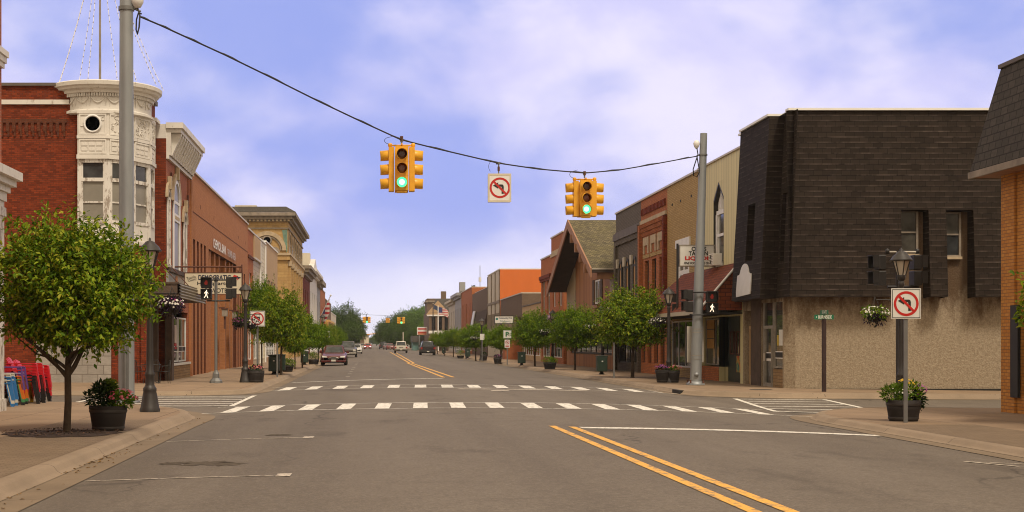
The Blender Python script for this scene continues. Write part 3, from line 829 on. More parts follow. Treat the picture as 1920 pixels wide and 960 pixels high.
m = MB(); m.box(-13.2, -10.25, YC - .07, YC - .004, -.1, 1.72, M['stone_panel']); m.build('stone_panel', r)
# turret
tx, ty = -10.78, 56.3
poly = [(-11.50, YC - .004), (-11.50, 54.38), (-10.30, 54.38), (-9.42, 55.1), (-8.92, 56.2), (-8.92, 57.3), (XC, 57.3)]
def ring_wall(m, z0, z1, mat, grow=0.):
    c = Vector((tx, ty)); pp = [Vector(p) + (Vector(p) - c).normalized() * grow for p in poly]
    for a, b in zip(pp, pp[1:]): m.face([(a.x, a.y, z0), (b.x, b.y, z0), (b.x, b.y, z1), (a.x, a.y, z1)], mat)
    for z in (z0, z1): m.face([(p.x, p.y, z) for p in pp] + [(tx, ty, z)], mat)
t = MB(); ring_wall(t, 8.9, 10.75, M['cream']); ring_wall(t, 8.82, 8.98, M['cream'], .07); ring_wall(t, 9.62, 9.74, M['cream'], .05); ring_wall(t, 10.6, 10.72, M['cream'], .05)
A0, A1 = R(180), R(362)
t.lathe([(1.86, 10.62), (1.95, 10.66), (1.95, 10.75), (1.86, 10.80)], M['cream'], (tx, ty, 0), 48, False)
t.lathe([(1.86, 10.80), (1.86, 11.42)], M['cream'], (tx, ty, 0), 40)
tur = t.build('turret', r)
t = MB(); ring_wall(t, 5.55, 6.3, M['cream']); ring_wall(t, 5.42, 5.62, M['cream'], .12); t.build('bay_base', r)
t = MB()
t.lathe([(1.86, 11.42), (2.0, 11.44), (2.02, 11.54), (2.16, 11.58), (2.20, 11.66), (2.28, 11.70), (2.30, 11.84), (2.24, 11.88), (.02, 11.95)], M['cream'], (tx, ty, 0), 52, False)
for i in range(66):
    a = R(170 + 200 * i / 65); x, y = tx + 1.92 * math.cos(a), ty + 1.92 * math.sin(a)
    t.box(x - .03, x + .03, y - .03, y + .03, 11.30, 11.43, M['cream'])
t.build('turret_cornice', r)
# swags and panel relief
t = MB()
for k in range(9):
    a0 = R(186 + 19.5 * k)
    pts = [(tx + 1.875 * math.cos(a0 + R(16) * q / 8), ty + 1.875 * math.sin(a0 + R(16) * q / 8), 11.25 - .2 * math.sin(math.pi * q / 8)) for q in range(9)]
    t.tube(pts, [.018 + .02 * math.sin(math.pi * q / 8) for q in range(9)], M['cream'], 6)
    x, y = tx + 1.875 * math.cos(a0 - R(1.8)), ty + 1.875 * math.sin(a0 - R(1.8)); t.tube([(x, y, 11.28), (x, y, 10.95)], [.03, .012], M['cream'], 6)
def relief(a, b, z0, z1, kind):
    a, b = Vector(a), Vector(b); d = (b - a); L = d.length; d.normalize(); n = Vector((d.y, -d.x))
    P = lambda s, z, k=.02: (a.x + d.x * s + n.x * k, a.y + d.y * s + n.y * k, z)
    for s0, s1, za, zb in ((.06, .12, z0, z1), (L - .12, L - .06, z0, z1), (.12, L - .12, z0, z0 + .06), (.12, L - .12, z1 - .06, z1)):
        t.prism([P(s0, za, .001), P(s1, za, .001), P(s1, zb, .001), P(s0, zb, .001)], (n.x * .035, n.y * .035, 0), M['cream'])
    if kind == 'scroll':
        rr = random.Random(int(L * 1000) + int(z0 * 10))
        for q in range(26):
            s, z = rr.uniform(.18, L - .18), rr.uniform(z0 + .1, z1 - .1); w = rr.uniform(.05, .12); ph = rr.uniform(0, 6)
            if (a + d * s - Vector((-10.9, 54.38))).length < .40 and abs(z - 10.2) < .42: continue
            t.tube([P(s + w * math.cos(ph + k * .7) * (1 - k * .1), z + w * math.sin(ph + k * .7) * (1 - k * .1), .012) for k in range(7)], .016, M['cream'], 5)
    else:
        k = max(2, int(L / .36))
        for i in range(k):
            s0 = .16 + (L - .32) * i / k; s1 = s0 + (L - .32) / k - .06
            for za, zb in ((z0 + .12, (z0 + z1) / 2 - .03), ((z0 + z1) / 2 + .03, z1 - .12)):
                t.prism([P(s0, za, .001), P(s1, za, .001), P(s1, zb, .001), P(s0, zb, .001)], (n.x * .025, n.y * .025, 0), M['cream'])
for a, b in zip(poly[1:], poly[2:6]):
    relief(a, b, 9.76, 10.6, 'scroll'); relief(a, b, 9.02, 9.6, 'block')
t.build('relief', r)
t = MB(); t.lathe([(.36, 0), (.36, .06), (.29, .07), (.28, .02)], M['white'], (0, 0, 0), 28, cap=False); t.xf(Matrix.Translation((-10.9, 54.38, 10.2)) @ Matrix.Rotation(R(90), 4, 'X'))
w = t.build('window', r, label='round dark window in a white ring')
t = MB(); t.lathe([(.30, .015), (.0, .015)], M['glass'], (0, 0, 0), 28); t.xf(Matrix.Translation((-10.9, 54.38, 10.2)) @ Matrix.Rotation(R(90), 4, 'X')); t.build('pane', w)
# bay sashes between z 6.3 and 8.82
def bay_window(a, b, z0, z1):
    a, b = Vector(a), Vector(b); d = (b - a); L = d.length; d.normalize(); n = Vector((d.y, -d.x)); f = MB()
    def bx(s0, s1, za, zb, k0, k1, mat): f.prism([(a.x + d.x * s + n.x * k0, a.y + d.y * s + n.y * k0, z) for s, z in ((s0, za), (s1, za), (s1, zb), (s0, zb))], (n.x * (k1 - k0), n.y * (k1 - k0), 0), mat)
    wm = M['white_old']; e = .15
    bx(0, e, z0, z1, -.12, 0, wm); bx(L - e, L, z0, z1, -.12, 0, wm); bx(e, L - e, z0, z0 + .12, -.12, .03, wm); bx(e, L - e, z1 - .14, z1, -.12, 0, wm)
    zm = z0 + (z1 - z0) * .68; zq = z0 + (z1 - z0) * .33
    bx(e, L - e, zm - .07, zm + .07, -.10, -.02, wm); bx(e, L - e, zq - .03, zq + .03, -.10, -.05, wm)
    bx(e, e + .06, z0 + .12, z1 - .14, -.10, -.04, wm); bx(L - e - .06, L - e, z0 + .12, z1 - .14, -.10, -.04, wm)
    w = f.build('window', r)
    def pane(za, zb, mat):
        p = MB(); p.face([(a.x + d.x * s - n.x * .09, a.y + d.y * s - n.y * .09, z) for s, z in ((e, za), (L - e, za), (L - e, zb), (e, zb))], mat); p.build('pane', w)
    pane(zm, z1, M['glass']); pane(z0, zm, M['glass_pale'])
for a, b in zip(poly[1:], poly[2:6]): bay_window(a, b, 6.3, 8.82)
# shop windows in the corner's street face
for y0, y1 in ((54.98, 56.68), (56.98, 57.98)):
    window(r, Side(XC, 1), y0, y1, .5, 3.4, -.3, .08, 2, 1, M['white_old'], M['glass_sky'])
m = MB(); m.box(XC + .004, XC + .3, 54.6, 55.0, 0, 3.3, M['red_old']); m.box(XC + .004, XC + .34, 56.7, 56.95, 0, 3.3, M['dark_brown']); m.build_each('pier', r)

# light strings and mast on the turret
r = thing('roof_mast', 'thin grey mast on the turret roof with strings of bulbs tied to its top', 'mast', (tx, ty, 11.9))
m = MB(); m.tube([(tx - .15, ty - .3, 11.9), (tx - .15, ty - .3, 18.4)], [.05, .03], M['stone_grey'], 8); m.build('pole', r)
M['wire_white'] = plain('pale_wire', (.80, .78, .80), .6, .05); M['bulb'] = plain('clear_bulb', (.30, .28, .28), .2, .1)
for k, (ex, ey, n) in enumerate(((-12.5, 55.5, 26), (-11.55, 54.9, 22), (-11.1, 54.4, 24), (-9.9, 54.2, 24), (-8.55, 55.3, 26), (-9.2, 54.5, 25), (-8.45, 56.6, 20))):
    m = MB(); a = Vector((tx - .15, ty - .3, 18.3)); b = Vector((ex, ey, 11.9)); pts = []
    for i in range(13):
        f = i / 12; p = a.lerp(b, f); p.z -= .35 * math.sin(math.pi * f); pts.append(p)
    m.tube(pts, .011 if k else .02, M['wire_white'], 4)
    w = m.build('light_string', r); m = MB()
    for i in range(n):
        f = (i + .5) / n * 12; j = int(f); p = pts[j].lerp(pts[min(j + 1, 12)], f - j); m.lathe([(.005, .02), (.024, -.02), (.018, -.05), (.0, -.06)], M['bulb'], p, 6)
    m.build('bulbs', w)

# --- red brick building with the white bracketed cornice and arched window
y0, y1 = 58.25, 66.0
r = building('cornice_building', 'red brick building with a white bracketed cornice and tall arched window', L_, y0, y1, 10.2, M['red_mid'], [(58.35, 65.2, .55, 3.0)], .25, M['red_old'], cop=None)
m = MB()
L_.box(m, y0 + .05, y1 - .1, .004, .12, 9.35, 9.5, M['cream']); L_.box(m, y0 + .05, y1 - .1, .004, .62, 10.45, 10.62, M['cream']); L_.box(m, y0 - .05, y1, .004, .72, 10.62, 10.86, M['cream']); L_.box(m, y0 + .05, y1 - .1, .004, .2, 9.5, 10.45, M['cream'])
L_.box(m, y0, y1, -.5, .004, 10.2, 10.8, M['cream'])
brackets(m, L_, y0 + .1, y1 - .2, 12, 9.50, 10.44, .6, .22, M['cream'])
m.build('cornice', r)
yy = L_.Y(324); arched(r, L_, 60.0, 62.0, 4.7, 8.75, .03, M['white'], M['glass_pale'], .14, M['stone_trim'])
m = MB(); L_.box(m, 60.15, 61.85, .05, .09, 6.9, 7.25, M['white']); L_.box(m, 60.3, 61.7, .09, .1, 7.0, 7.15, M['stone_trim']); m.build('window_panel', r)
arched(r, L_, 63.3, 64.3, 4.7, 7.6, .03, M['white_old'], M['glass_pale'], .12, M['stone_trim'])
arched(r, L_, 58.35, 59.1, 4.9, 8.1, .02, M['white_old'], M['glass_pale'], .1, M['stone_trim'])
m = MB(); L_.box(m, 65.5, 65.95, .004, .14, 0, 9.3, M['bank']); L_.box(m, 65.05, 65.4, .004, .06, 4.2, 9.3, M['red_mid']); m.build_each('pilaster', r)
for z, y in ((8.2, 64.8), (8.6, 59.4)):
    m = MB(); L_.box(m, y - .03, y + .03, .02, .1, z - .3, z + .3, M['rust']); L_.box(m, y - .18, y + .18, .02, .08, z - .03, z + .03, M['rust']); m.build('tie_plate', r)
# sign band, awning, shop window
m = MB(); L_.box(m, 58.3, 60.4, .004, .1, 3.95, 4.65, M['grey_blue']); L_.box(m, 60.4, 65.3, .004, .1, 3.95, 4.65, M['pale_panel']); L_.box(m, 58.3, 65.3, .1, .2, 4.6, 4.78, M['dark_brown']); m.build('sign_band', r)
m = MB(); L_.box(m, 60.35, 60.75, .1, .16, 4.0, 4.5, plain('orange_board', (.40, .17, .05), .6)); m.build('orange_board', r)
window(r, L_, 58.6, 62.2, .75, 2.75, -.1, .07, 3, 1, M['white'], M['glass_sky']); window(r, L_, 62.5, 65.0, .75, 2.75, -.1, .07, 2, 1, M['white'], M['glass_sky'])
m = MB(); L_.box(m, 58.35, 65.2, .004, .12, -.05, .62, M['light_brick']); L_.box(m, 58.4, 65.2, .004, .16, .62, .72, M['white']); m.build('bulkhead', r)
m = MB(); L_.box(m, 57.9, 58.55, .004, .3, -.05, 3.3, M['dark_brown']); m.build_each('pier', r)
for k, (y, z, w_, h_, mt) in enumerate(((59.1, 1.5, .5, .7, plain('blue_poster', (.03, .05, .20), .5)), (61.4, 1.6, .6, .8, plain('white_poster', (.6, .5, .45), .5)), (61.4, 1.32, .6, .26, M['txt_red']))):
    m = MB(); L_.box(m, y, y + w_, -.09, -.075, z, z + h_, mt); m.build('poster', r)
m = MB()
for z in (1.2, 1.42):
    L_.box(m, 58.7, 65.0, -.085, -.075, z, z + .035, M['white'])
L_.box(m, 58.7, 65.0, -.085, -.078, 1.235, 1.42, M['black_frame']); m.build('window_stripe', r)
a = thing('corrugated_awning', 'flat weathered awning edged in corrugated metal over the corner shop pavement', 'awning', (-8.3, 59, 3.6))
m = MB(); m.box(-9.0, -7.62, 54.95, 63.3, 3.42, 3.5, M['dark_brown']); m.box(-9.0, -7.66, 54.95, 55.03, 3.50, 3.95, M['dark_brown']); m.box(-9.0, -7.6, 54.9, 55.02, 3.95, 4.02, M['dark_brown']); m.box(-8.95, -7.62, 55.03, 63.3, 3.93, 3.99, M['dark_brown']); m.build('frame', a)
m = MB(); rows = []
for q in range(41):
    z = 3.38 + .60 * q / 40; rows.append([(-7.56 + .035 * math.sin(q / 40 * 5 * 2 * math.pi), y, z) for y in (54.95, 63.4)])
m.grid(rows, M['corrug'], True); rows = [[(x, p[0][0] - (-7.56) + 54.93, p[0][2]) for x in (-8.9, -7.6)] for p in rows]; m.grid(rows[:14], M['dark_brown'], True); m.build('corrugated_edge', a)
for y in (55.6, 59, 62.4):
    m = MB(); m.tube([(-7.7, y, 3.98), (-8.62, y, 5.0)], .018, M['rust'], 6); m.build('tie_rod', a)

# hanging DEMOCRATIC sign
a = thing('hanging_sign', 'cream sign reading Democratic Headquarters hung from a rusty bar over the pavement', 'sign', (-7, 60.5, 3.8))
ys = 60.5; m = MB(); m.tube([(-8.85, ys, 4.92), (-5.6, ys, 4.92)], .035, M['rust'], 8)
for x in (-7.7, -6.6, -5.7): m.tube([(x, ys, 4.92), (x, ys, 4.62)], .02, M['rust'], 6)
m.tube([(-5.62, ys, 5.02), (-5.62, ys, 4.6)], .03, M['rust'], 6); m.build('bracket', a)
xa, xb = xp(347, ys), xp(453, ys); za, zb = zp(551, ys), zp(512, ys)
m = MB(); m.box(xa, xb, ys - .03, ys + .03, za, zb, M['sign_cream']); pn = m.build('sign_panel', a)
m = MB(); e = .03
m.box(xa - e, xb + e, ys - .045, ys + .045, zb, zb + .03, M['rust']); m.box(xa - e, xb + e, ys - .045, ys + .045, za - .03, za, M['rust']); m.box(xa - e, xa, ys - .045, ys + .045, za, zb, M['rust']); m.box(xb, xb + e, ys - .045, ys + .045, za, zb, M['rust']); m.build('sign_frame', a)
ex, ez = Vector((1, 0, 0)), Vector((0, 0, 1)); fy = ys - .034
text('DEMOCRATIC', M['txt_blue'], pn, (xp(372, ys), fy, zp(525, ys)), ex, ez, width=61 / F * ys, height=9.5 / F * ys, bold=.03)
text('Headquarters', M['txt_black'], pn, (xp(370, ys), fy, zp(536.5, ys)), ex, ez, width=68 / F * ys, height=8.5 / F * ys, bold=.02)
text('RE-VOTE', M['txt_black'], pn, (xp(385, ys), fy, zp(549, ys)), ex, ez, width=41 / F * ys, height=8.5 / F * ys, bold=.02)
tl = Vector((1, 0, .28)).normalized(); tv = Vector((-.28, 0, 1)).normalized()
text('Tuscola', M['txt_black'], pn, (xp(351, ys), fy, zp(525, ys)), tl, tv, width=17 / F * ys, height=5 / F * ys)
text('County', M['txt_black'], pn, (xp(354, ys), fy, zp(530, ys)), tl, tv, width=16 / F * ys, height=5.5 / F * ys)
m = MB(); dx, dz, k = xp(444, ys), zp(520, ys), .0092   # kicking donkey emblem
dk = [(-16, 6), (-13, 13), (-8, 10), (2, 8), (9, 2), (17, 1), (20, -3), (14, -4), (9, -7), (6, -13), (2, -13), (3, -6), (-4, -6), (-9, -13), (-13, -12), (-9, -5), (-12, 1), (-18, 2)]
m.prism([(dx + q * k, fy, dz + w_ * k) for q, w_ in dk], (0, -.004, 0), M['txt_red']); m.build('emblem', pn)
m = MB(); m.prism([(dx + q * k, fy - .005, dz + w_ * k) for q, w_ in ((2, 8), (9, 2), (17, 1), (20, -3), (14, -4), (9, -7), (4, -5))], (0, -.003, 0), M['txt_blue']); m.build('emblem', pn)

# --- bank
y0, y1 = 66.0, 97.0
slits = [(67.2 + 1.45 * i, 67.95 + 1.45 * i) for i in range(4)]
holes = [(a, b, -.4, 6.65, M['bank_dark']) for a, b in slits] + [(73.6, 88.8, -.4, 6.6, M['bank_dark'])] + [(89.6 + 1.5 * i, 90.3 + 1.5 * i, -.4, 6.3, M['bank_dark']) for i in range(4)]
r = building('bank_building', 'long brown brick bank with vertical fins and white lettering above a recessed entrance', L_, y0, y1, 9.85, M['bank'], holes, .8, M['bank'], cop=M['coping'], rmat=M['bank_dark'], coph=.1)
m = MB()
for yy in (74.9, 77.2, 79.6, 83.0, 85.4, 87.2): L_.box(m, yy, yy + .75, -.79, -.12, -.3, 6.59, M['bank'])
m.build_each('fin', r)
m = MB(); L_.box(m, 80.5, 82.9, -.785, -.7, -.2, 2.6, M['glass']); m.build('door', r)
m = MB()
for yy in (66.2, 70, 76, 90, 95): L_.box(m, yy, yy + .12, .003, .01, 8.35, 8.55, M['bank_dark'])
L_.box(m, 66.1, 96.9, .003, .012, 7.93, 7.97, M['bank_dark']); m.build('vent_band', r)
text('CHEMICAL BANK', M['txt_white'], r, (XL + .06, L_.Y(398), 6.78), (0, 1, 0), ez, width=L_.Y(422) - L_.Y(398), height=.52, bold=.03)
text('THUMB AREA', M['txt_grey'], r, (XL + .06, L_.Y(424.5), 6.78), (0, 1, 0), ez, width=L_.Y(440) - L_.Y(424.5), height=.45, bold=.02)
for yy in (78.4, 84.3):
    l = thing('wall_lantern', 'small bronze lantern on the bank wall, %s of the pair' % ('nearer' if yy < 80 else 'farther'), 'wall lamp', (XL, yy, 3.2), 'lanterns on the bank wall')
    m = MB(); L_.box(m, yy - .05, yy + .05, .0, .35, 3.55, 3.62, M['rust']); L_.box(m, yy - .16, yy + .16, .2, .5, 3.1, 3.5, M['corrug']); L_.box(m, yy - .2, yy + .2, .16, .54, 3.5, 3.56, M['rust']); L_.box(m, yy - .06, yy + .06, .3, .4, 2.4, 3.1, M['rust']); m.build('lantern', l)

# --- row of small fronts beyond the bank
r = building('narrow_brick_building', 'narrow red brick front squeezed between the bank and the beige clapboard shop', L_, 97.0, 101.6, 9.55, M['orange_brick2'], [(98.3, 100.2, 4.5, 6.6), (97.6, 101, .4, 2.9)], .2, M['orange_brick2'], cop=M['coping'])
window(r, L_, 98.3, 100.2, 4.5, 6.6, fmat=M['white']); window(r, L_, 97.6, 101, .4, 2.9, nv=2, nh=1)
m = MB(); L_.box(m, 97, 101.6, .004, .1, 7.6, 7.8, M['bank_dark']); m.build('string_course', r)
r = building('beige_siding_building', 'beige clapboard shop front with a plain upper panel', L_, 101.6, 107.5, 9.55, M['siding_beige'], [(102.3, 106.6, .4, 2.9)], .2, cop=M['coping'])
window(r, L_, 102.3, 106.6, .4, 2.9, nv=3, nh=1)
m = MB(); L_.box(m, 101.7, 107.4, .004, .08, 7.9, 9.5, M['tan_stucco']); L_.box(m, 101.65, 107.45, .004, .16, 7.75, 7.9, M['coping']); m.build('fascia_panel', r)
r = building('cream_siding_building', 'cream clapboard building front with pale corner boards', L_, 107.5, 113.2, 9.6, M['siding_cream'], [(108.3, 112.4, .4, 2.9)], .2, cop=M['coping_white'])
window(r, L_, 108.3, 112.4, .4, 2.9, nv=3, nh=1)
m = MB(); L_.box(m, 107.5, 107.85, .004, .09, -.3, 9.5, M['coping_white']); L_.box(m, 112.85, 113.2, .004, .09, -.3, 9.5, M['white']); m.build_each('corner_board', r)
hs = [(116 + 3.4 * i, 118.4 + 3.4 * i, 5.0, 6.9) for i in range(3)]
r = building('tan_stucco_building', 'plain tan stucco building with three upper windows below a white coping', L_, 113.2, 128, 9.85, M['tan_stucco'], hs + [(114, 127, .4, 2.9)], .2, cop=M['coping_white'])
for q in hs: window(r, L_, *q, nv=2, nh=1)
window(r, L_, 114, 127, .4, 2.9, nv=6, nh=1)

# --- tall tan stone block
y0, y1, h = 144, 174.7, 14.9
sd = L_
r = building('stone_bank_block', 'tall tan stone corner block with a deep dark cornice and arched windows', sd, y0, y1, h, M['stone_tan'], [], .3, M['stone_tan'], back=18, cop=None)
m = MB()
def both(d, za, zb, mat): m.box(sd.X - 18, sd.X + d, y0 - d, y0 - .004, za, zb - .003, mat); m.box(sd.X + .004, sd.X + d, y0 - d + .003, y1 + d, za, zb - .003, mat)
for d, za, zb in ((.22, 14.2, 14.4), (.5, 14.4, 14.75), (.85, 14.75, 15.1)): both(d, za, zb, M['stone_grey'])
m.build('cornice', r)
m = MB()
for i in range(46): m.box(sd.X - 18 + i * .4, sd.X - 18 + i * .4 + .2, y0 - .42, y0 - .26, 14.2, 14.39, M['stone_trim'])
m.build('dentils', r)
m = MB(); m.prism([(sd.X - 18, y0 - .85, 15.1), (sd.X + .85, y0 - .85, 15.1), (sd.X - .2, y0 + .4, 15.75), (sd.X - 18, y0 + .4, 15.75)], (0, 0, .05), M['shingle_grey'])
m.prism([(sd.X + .85, y0 - .85, 15.1), (sd.X + .85, y1 + .8, 15.1), (sd.X - .2, y1, 15.75), (sd.X - .2, y0 + .4, 15.75)], (0, 0, .05), M['shingle_grey']); m.box(-14.5, -12.2, 148, 150, 15.6, 16.3, M['cream_wall']); m.build('roof_edge', r)
m = MB(); both(.12, 13.45, 13.58, M['stone_grey']); both(.32, 10.7, 10.95, M['stone_trim']); both(.22, 10.2, 10.7, M['stone_tan']); m.build('string_course', r)
def front_arch(cx, rad, z0, zs, mat, d0, d1, w):
    m = MB()
    for i in range(14):
        a, b = math.pi * i / 14, math.pi * (i + 1) / 14
        m.prism([(cx + q * math.cos(s), y0 - d0, zs + q * math.sin(s)) for q, s in ((rad, a), (rad, b), (rad - w, b), (rad - w, a))], (0, d0 - d1, 0), mat)
    return m
m = front_arch(-10.75, 2.0, 0, 11.2, M['stone_trim'], .01, .2, .42); m2 = front_arch(-10.75, 1.5, 0, 11.2, M['stone_grey'], .01, .12, .12)
m.build('arch', r); m2.build('arch', r)
m = MB(); m.lathe([(.5, 0), (.5, .15), (.36, .15)], M['stone_grey'], (0, 0, 0), 24, cap=False); m.xf(Matrix.Translation((-10.75, y0 - .01, 12.25)) @ Matrix.Rotation(R(90), 4, 'X')); w = m.build('window', r, label='round window in the big arch')
m = MB(); m.lathe([(.4, .05), (0, .05)], M['glass'], (0, 0, 0), 24); m.xf(Matrix.Translation((-10.75, y0 - .01, 12.25)) @ Matrix.Rotation(R(90), 4, 'X')); m.build('pane', w)
m = front_arch(-10.0, .6, 0, 10.98, M['stone_grey'], .01, .1, .6); m.build('blind_arch', r)
m = MB(); m.prism([(-9.2, y0 - .01, 13.3), (-8.66, y0 - .01, 13.4), (-8.64, y0 - .01, 11.2), (-8.75, y0 - .01, 11.0), (-8.95, y0 - .01, 11.9)], (0, -.03, 0), M['green_cop']); m.build('stain_patch', r)
for i in range(6):
    a = y0 + 1.6 + i * 4.9
    arched(r, sd, a, a + 2.9, 11.0, 13.35, .02, M['stone_trim'], M['glass'], .3)
    m = MB(); sd.box(m, a - 1.3, a - .5, .004, .3, -.3, 10.2, M['stone_tan']); sd.box(m, a - 1.4, a - .4, .004, .4, 9.6, 10.1, M['stone_trim']); m.build_each('pilaster', r)
    window(r, sd, a, a + 2.9, 1.0, 9.2, .04, .16, 2, 2, M['stone_grey'])

# --- small fronts beyond the stone block
def small(name, label, sd, ya, yb, h, mat, wins, cop, corn=None, back=14, wfm=None, side=None, ground=True):
    hs = [(a, b, c, d) for a, b, c, d in wins]
    if ground: hs = hs + [(ya + .8, yb - .8, .4, 2.9)]
    r = building(name, label, sd, ya, yb, h, mat, hs, .22, side, back, cop)
    for q in hs: window(r, sd, *q, nv=max(1, int((q[1] - q[0]) / 1.6)), nh=2 if q[3] > 3 else 1, fmat=wfm)
    if corn: cornice(r, sd, ya, yb, h - corn[0], corn[1], corn[2])
    return r
def wrow(ya, yb, n, z0, z1, w):
    s = (yb - ya) / n; return [(ya + s * (i + .5) - w / 2, ya + s * (i + .5) + w / 2, z0, z1) for i in range(n)]
small('dark_brick_building', 'dark red brick front with a heavy grey cornice next to the tall stone block', L_, 175.5, 196, 11.3, M['red_old'], wrow(175.5, 196, 4, 5.2, 8.6, 1.5), M['coping_dark'], (1.1, [(.4, .4), (.8, .4), (1.1, .4)], M['stone_grey']))
r = small('white_pediment_building', 'white front with a pediment and tall chimney beyond the stone block', L_, 196, 222, 12.0, M['cream'], wrow(196, 222, 4, 5.2, 9, 1.8), M['coping_white'], (.6, [(.5, .3), (1.0, .4)], M['cream']))
m = MB(); m.prism([(XL + .3, 200, 12.1), (XL + .3, 218, 12.1), (XL + .3, 209, 14.2)], (-.8, 0, 0), M['cream']); m.build('pediment', r)
m = MB(); m.box(XL - 1.6, XL - .4, 205, 207.4, 12.1, 14.9, M['cream_wall']); m.build('chimney', r)
small('grey_cornice_building', 'narrow grey front with a bracketed dark cornice left of the street', L_, 222, 236, 11.6, M['grey_blue'], wrow(222, 236, 2, 5, 8.5, 1.8), M['coping_dark'], (1.0, [(.5, .4), (1.0, .7)], M['stone_grey']))
small('orange_block_building', 'plain orange brick block farther down the left side', L_, 236, 262, 11.0, M['orange_brick2'], wrow(236, 262, 3, 5, 8, 2), M['coping'], None)
r = small('ochre_awning_building', 'grey brown block with ochre panels above its shop front', L_, 262, 300, 9.9, M['brown_brick'], wrow(262, 300, 4, 6.2, 8.4, 2), M['coping'], None)
m = MB(); L_.box(m, 262.3, 300, .01, .6, 3.6, 5.6, plain('ochre_panel', (.48, .27, .07), .7)); L_.box(m, 262.3, 300, .01, .8, 5.6, 6.0, plain('ochre_panel_light', (.60, .36, .12), .7)); m.build('fascia_panel', r)
small('white_balcony_building', 'small white front with a balcony, last shop before the big left trees', L_, 300, 345, 8.2, M['cream_wall'], wrow(300, 345, 4, 4.4, 6.6, 2), M['coping_white'], None)

# ================================================================ RIGHT SIDE
# --- near right brick building with the shingled mansard
r = thing('mansard_brick_building', 'orange brick building with a grey shingled mansard cut off by the right edge', 'building', (15.4, 24, 0))
m = MB()
facade(m, (15.4, 33.75, -.5), (0, -1, 0), (0, 0, 1), 22, 6.7, [(.95, 2.7, .85, 2.95), (4.5, 6.5, .85, 2.95)], M['orange_brick'], .2)
m.face([(15.4, 33.75, -.5), (40, 33.75, -.5), (40, 33.75, 6.2), (15.4, 33.75, 6.2)], M['orange_brick'])
m.face([(15.4, 11.75, -.5), (40, 11.75, -.5), (40, 11.75, 6.2), (15.4, 11.75, 6.2)], M['orange_brick']); m.build('wall', r)
S = Side(15.4, -1)
m = MB(); S.box(m, 33.05, 33.745, .004, .06, -.3, 5.7, M['orange_brick']); m.build_each('corner_pier', r)
window(r, S, 31.05, 32.8, .35, 2.45, -.1, .09, 2, 2, M['black_frame']); window(r, S, 27.25, 29.25, .35, 2.45, -.1, .09, 2, 2, M['black_frame'])
m = MB(); S.box(m, 32.82, 33.2, .03, .09, .3, 2.5, M['black_frame']); m.build_each('shutter', r)
ym, e0, e1, zt = 34.2, 14.77, 15.18, 8.2
m = MB(); m.face([(e0, ym, 5.78), (e0, 11, 5.78), (e1, 11, zt), (e1, ym - .8, zt)], M['shingle_grey']); m.face([(e0, ym, 5.78), (e1, ym - .8, zt), (40, ym - .8, zt), (40, ym, 5.78)], M['shingle_grey'])
m.face([(e1, ym - .8, zt), (e1, 11, zt), (40, 11, zt), (40, ym - .8, zt)], M['roof'])
m.build('mansard', r)
m = MB(); m.box(e0 - .03, e0 + .05, 11, ym + .03, 5.64, 5.8, M['stone_grey']); m.box(e0 + .05, 40, ym - .05, ym + .03, 5.64, 5.8, M['stone_grey']); m.face([(e0 + .05, 11, 5.66), (e0 + .05, ym - .05, 5.66), (40, ym - .05, 5.66), (40, 11, 5.66)], M['wood_fascia']); m.box(e1 - .05, 40, 11, ym - .75, zt + .004, zt + .1, M['coping_dark']); m.build('eave', r)

# --- dark shingle-clad corner building
r = thing('shingle_building', 'black shingle clad corner building over a pebble dash ground floor', 'building', (15.3, 51, 0))
Yb = 51.0
m = MB(); x1 = 30
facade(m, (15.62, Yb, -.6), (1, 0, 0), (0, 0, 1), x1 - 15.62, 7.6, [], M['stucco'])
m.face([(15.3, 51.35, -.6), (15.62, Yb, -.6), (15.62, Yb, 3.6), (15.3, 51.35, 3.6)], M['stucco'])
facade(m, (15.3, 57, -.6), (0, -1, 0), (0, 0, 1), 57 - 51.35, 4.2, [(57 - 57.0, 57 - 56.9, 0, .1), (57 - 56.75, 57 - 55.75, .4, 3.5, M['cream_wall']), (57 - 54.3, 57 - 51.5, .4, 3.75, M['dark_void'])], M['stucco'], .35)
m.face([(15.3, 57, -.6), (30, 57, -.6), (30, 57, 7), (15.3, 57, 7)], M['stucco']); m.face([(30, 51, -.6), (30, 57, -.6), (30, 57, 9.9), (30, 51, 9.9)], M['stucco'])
m.build('wall', r)
S = Side(15.3, -1)
m = MB(); S.box(m, 54.32, 55.7, .003, .03, -.3, 3.3, M['dark_brown']); m.build('brown_pier', r)
# shopfront window + glazed door
d = MB(); S.box(d, 52.85, 52.95, -.2, -.05, -.1, 3.2, M['corrug']); S.box(d, 54.15, 54.25, -.2, -.05, -.1, 3.2, M['corrug']); S.box(d, 52.95, 54.15, -.2, -.05, 2.15, 2.27, M['corrug']); S.box(d, 52.95, 54.15, -.2, -.05, -.1, .06, M['corrug']); S.box(d, 53.05, 53.12, -.16, -.03, 0, 2.15, M['corrug']); S.box(d, 53.98, 54.05, -.16, -.03, 0, 2.15, M['corrug'])
S.box(d, 52.95, 54.15, -.13, -.11, .05, 3.2, M['glass']); S.box(d, 53.0, 54.1, -.1, -.095, .9, 1.0, M['white']); S.box(d, 53.0, 54.1, -.1, -.095, 1.2, 1.24, M['white']); S.box(d, 53.0, 54.1, -.1, -.096, 1.0, 1.2, M['black_frame'])
dd = d.build('door', r); d = MB(); S.box(d, 53.9, 53.96, -.03, .02, .9, 1.2, M['coping']); d.build('handle', dd)
window(r, S, 51.5, 52.82, .65, 3.2, -.12, .06, 1, 1, M['corrug'], M['glass_sky'])
m = MB(); S.box(m, 51.52, 52.8, -.3, -.02, -.3, .62, M['light_brick']); m.build('bulkhead', r)
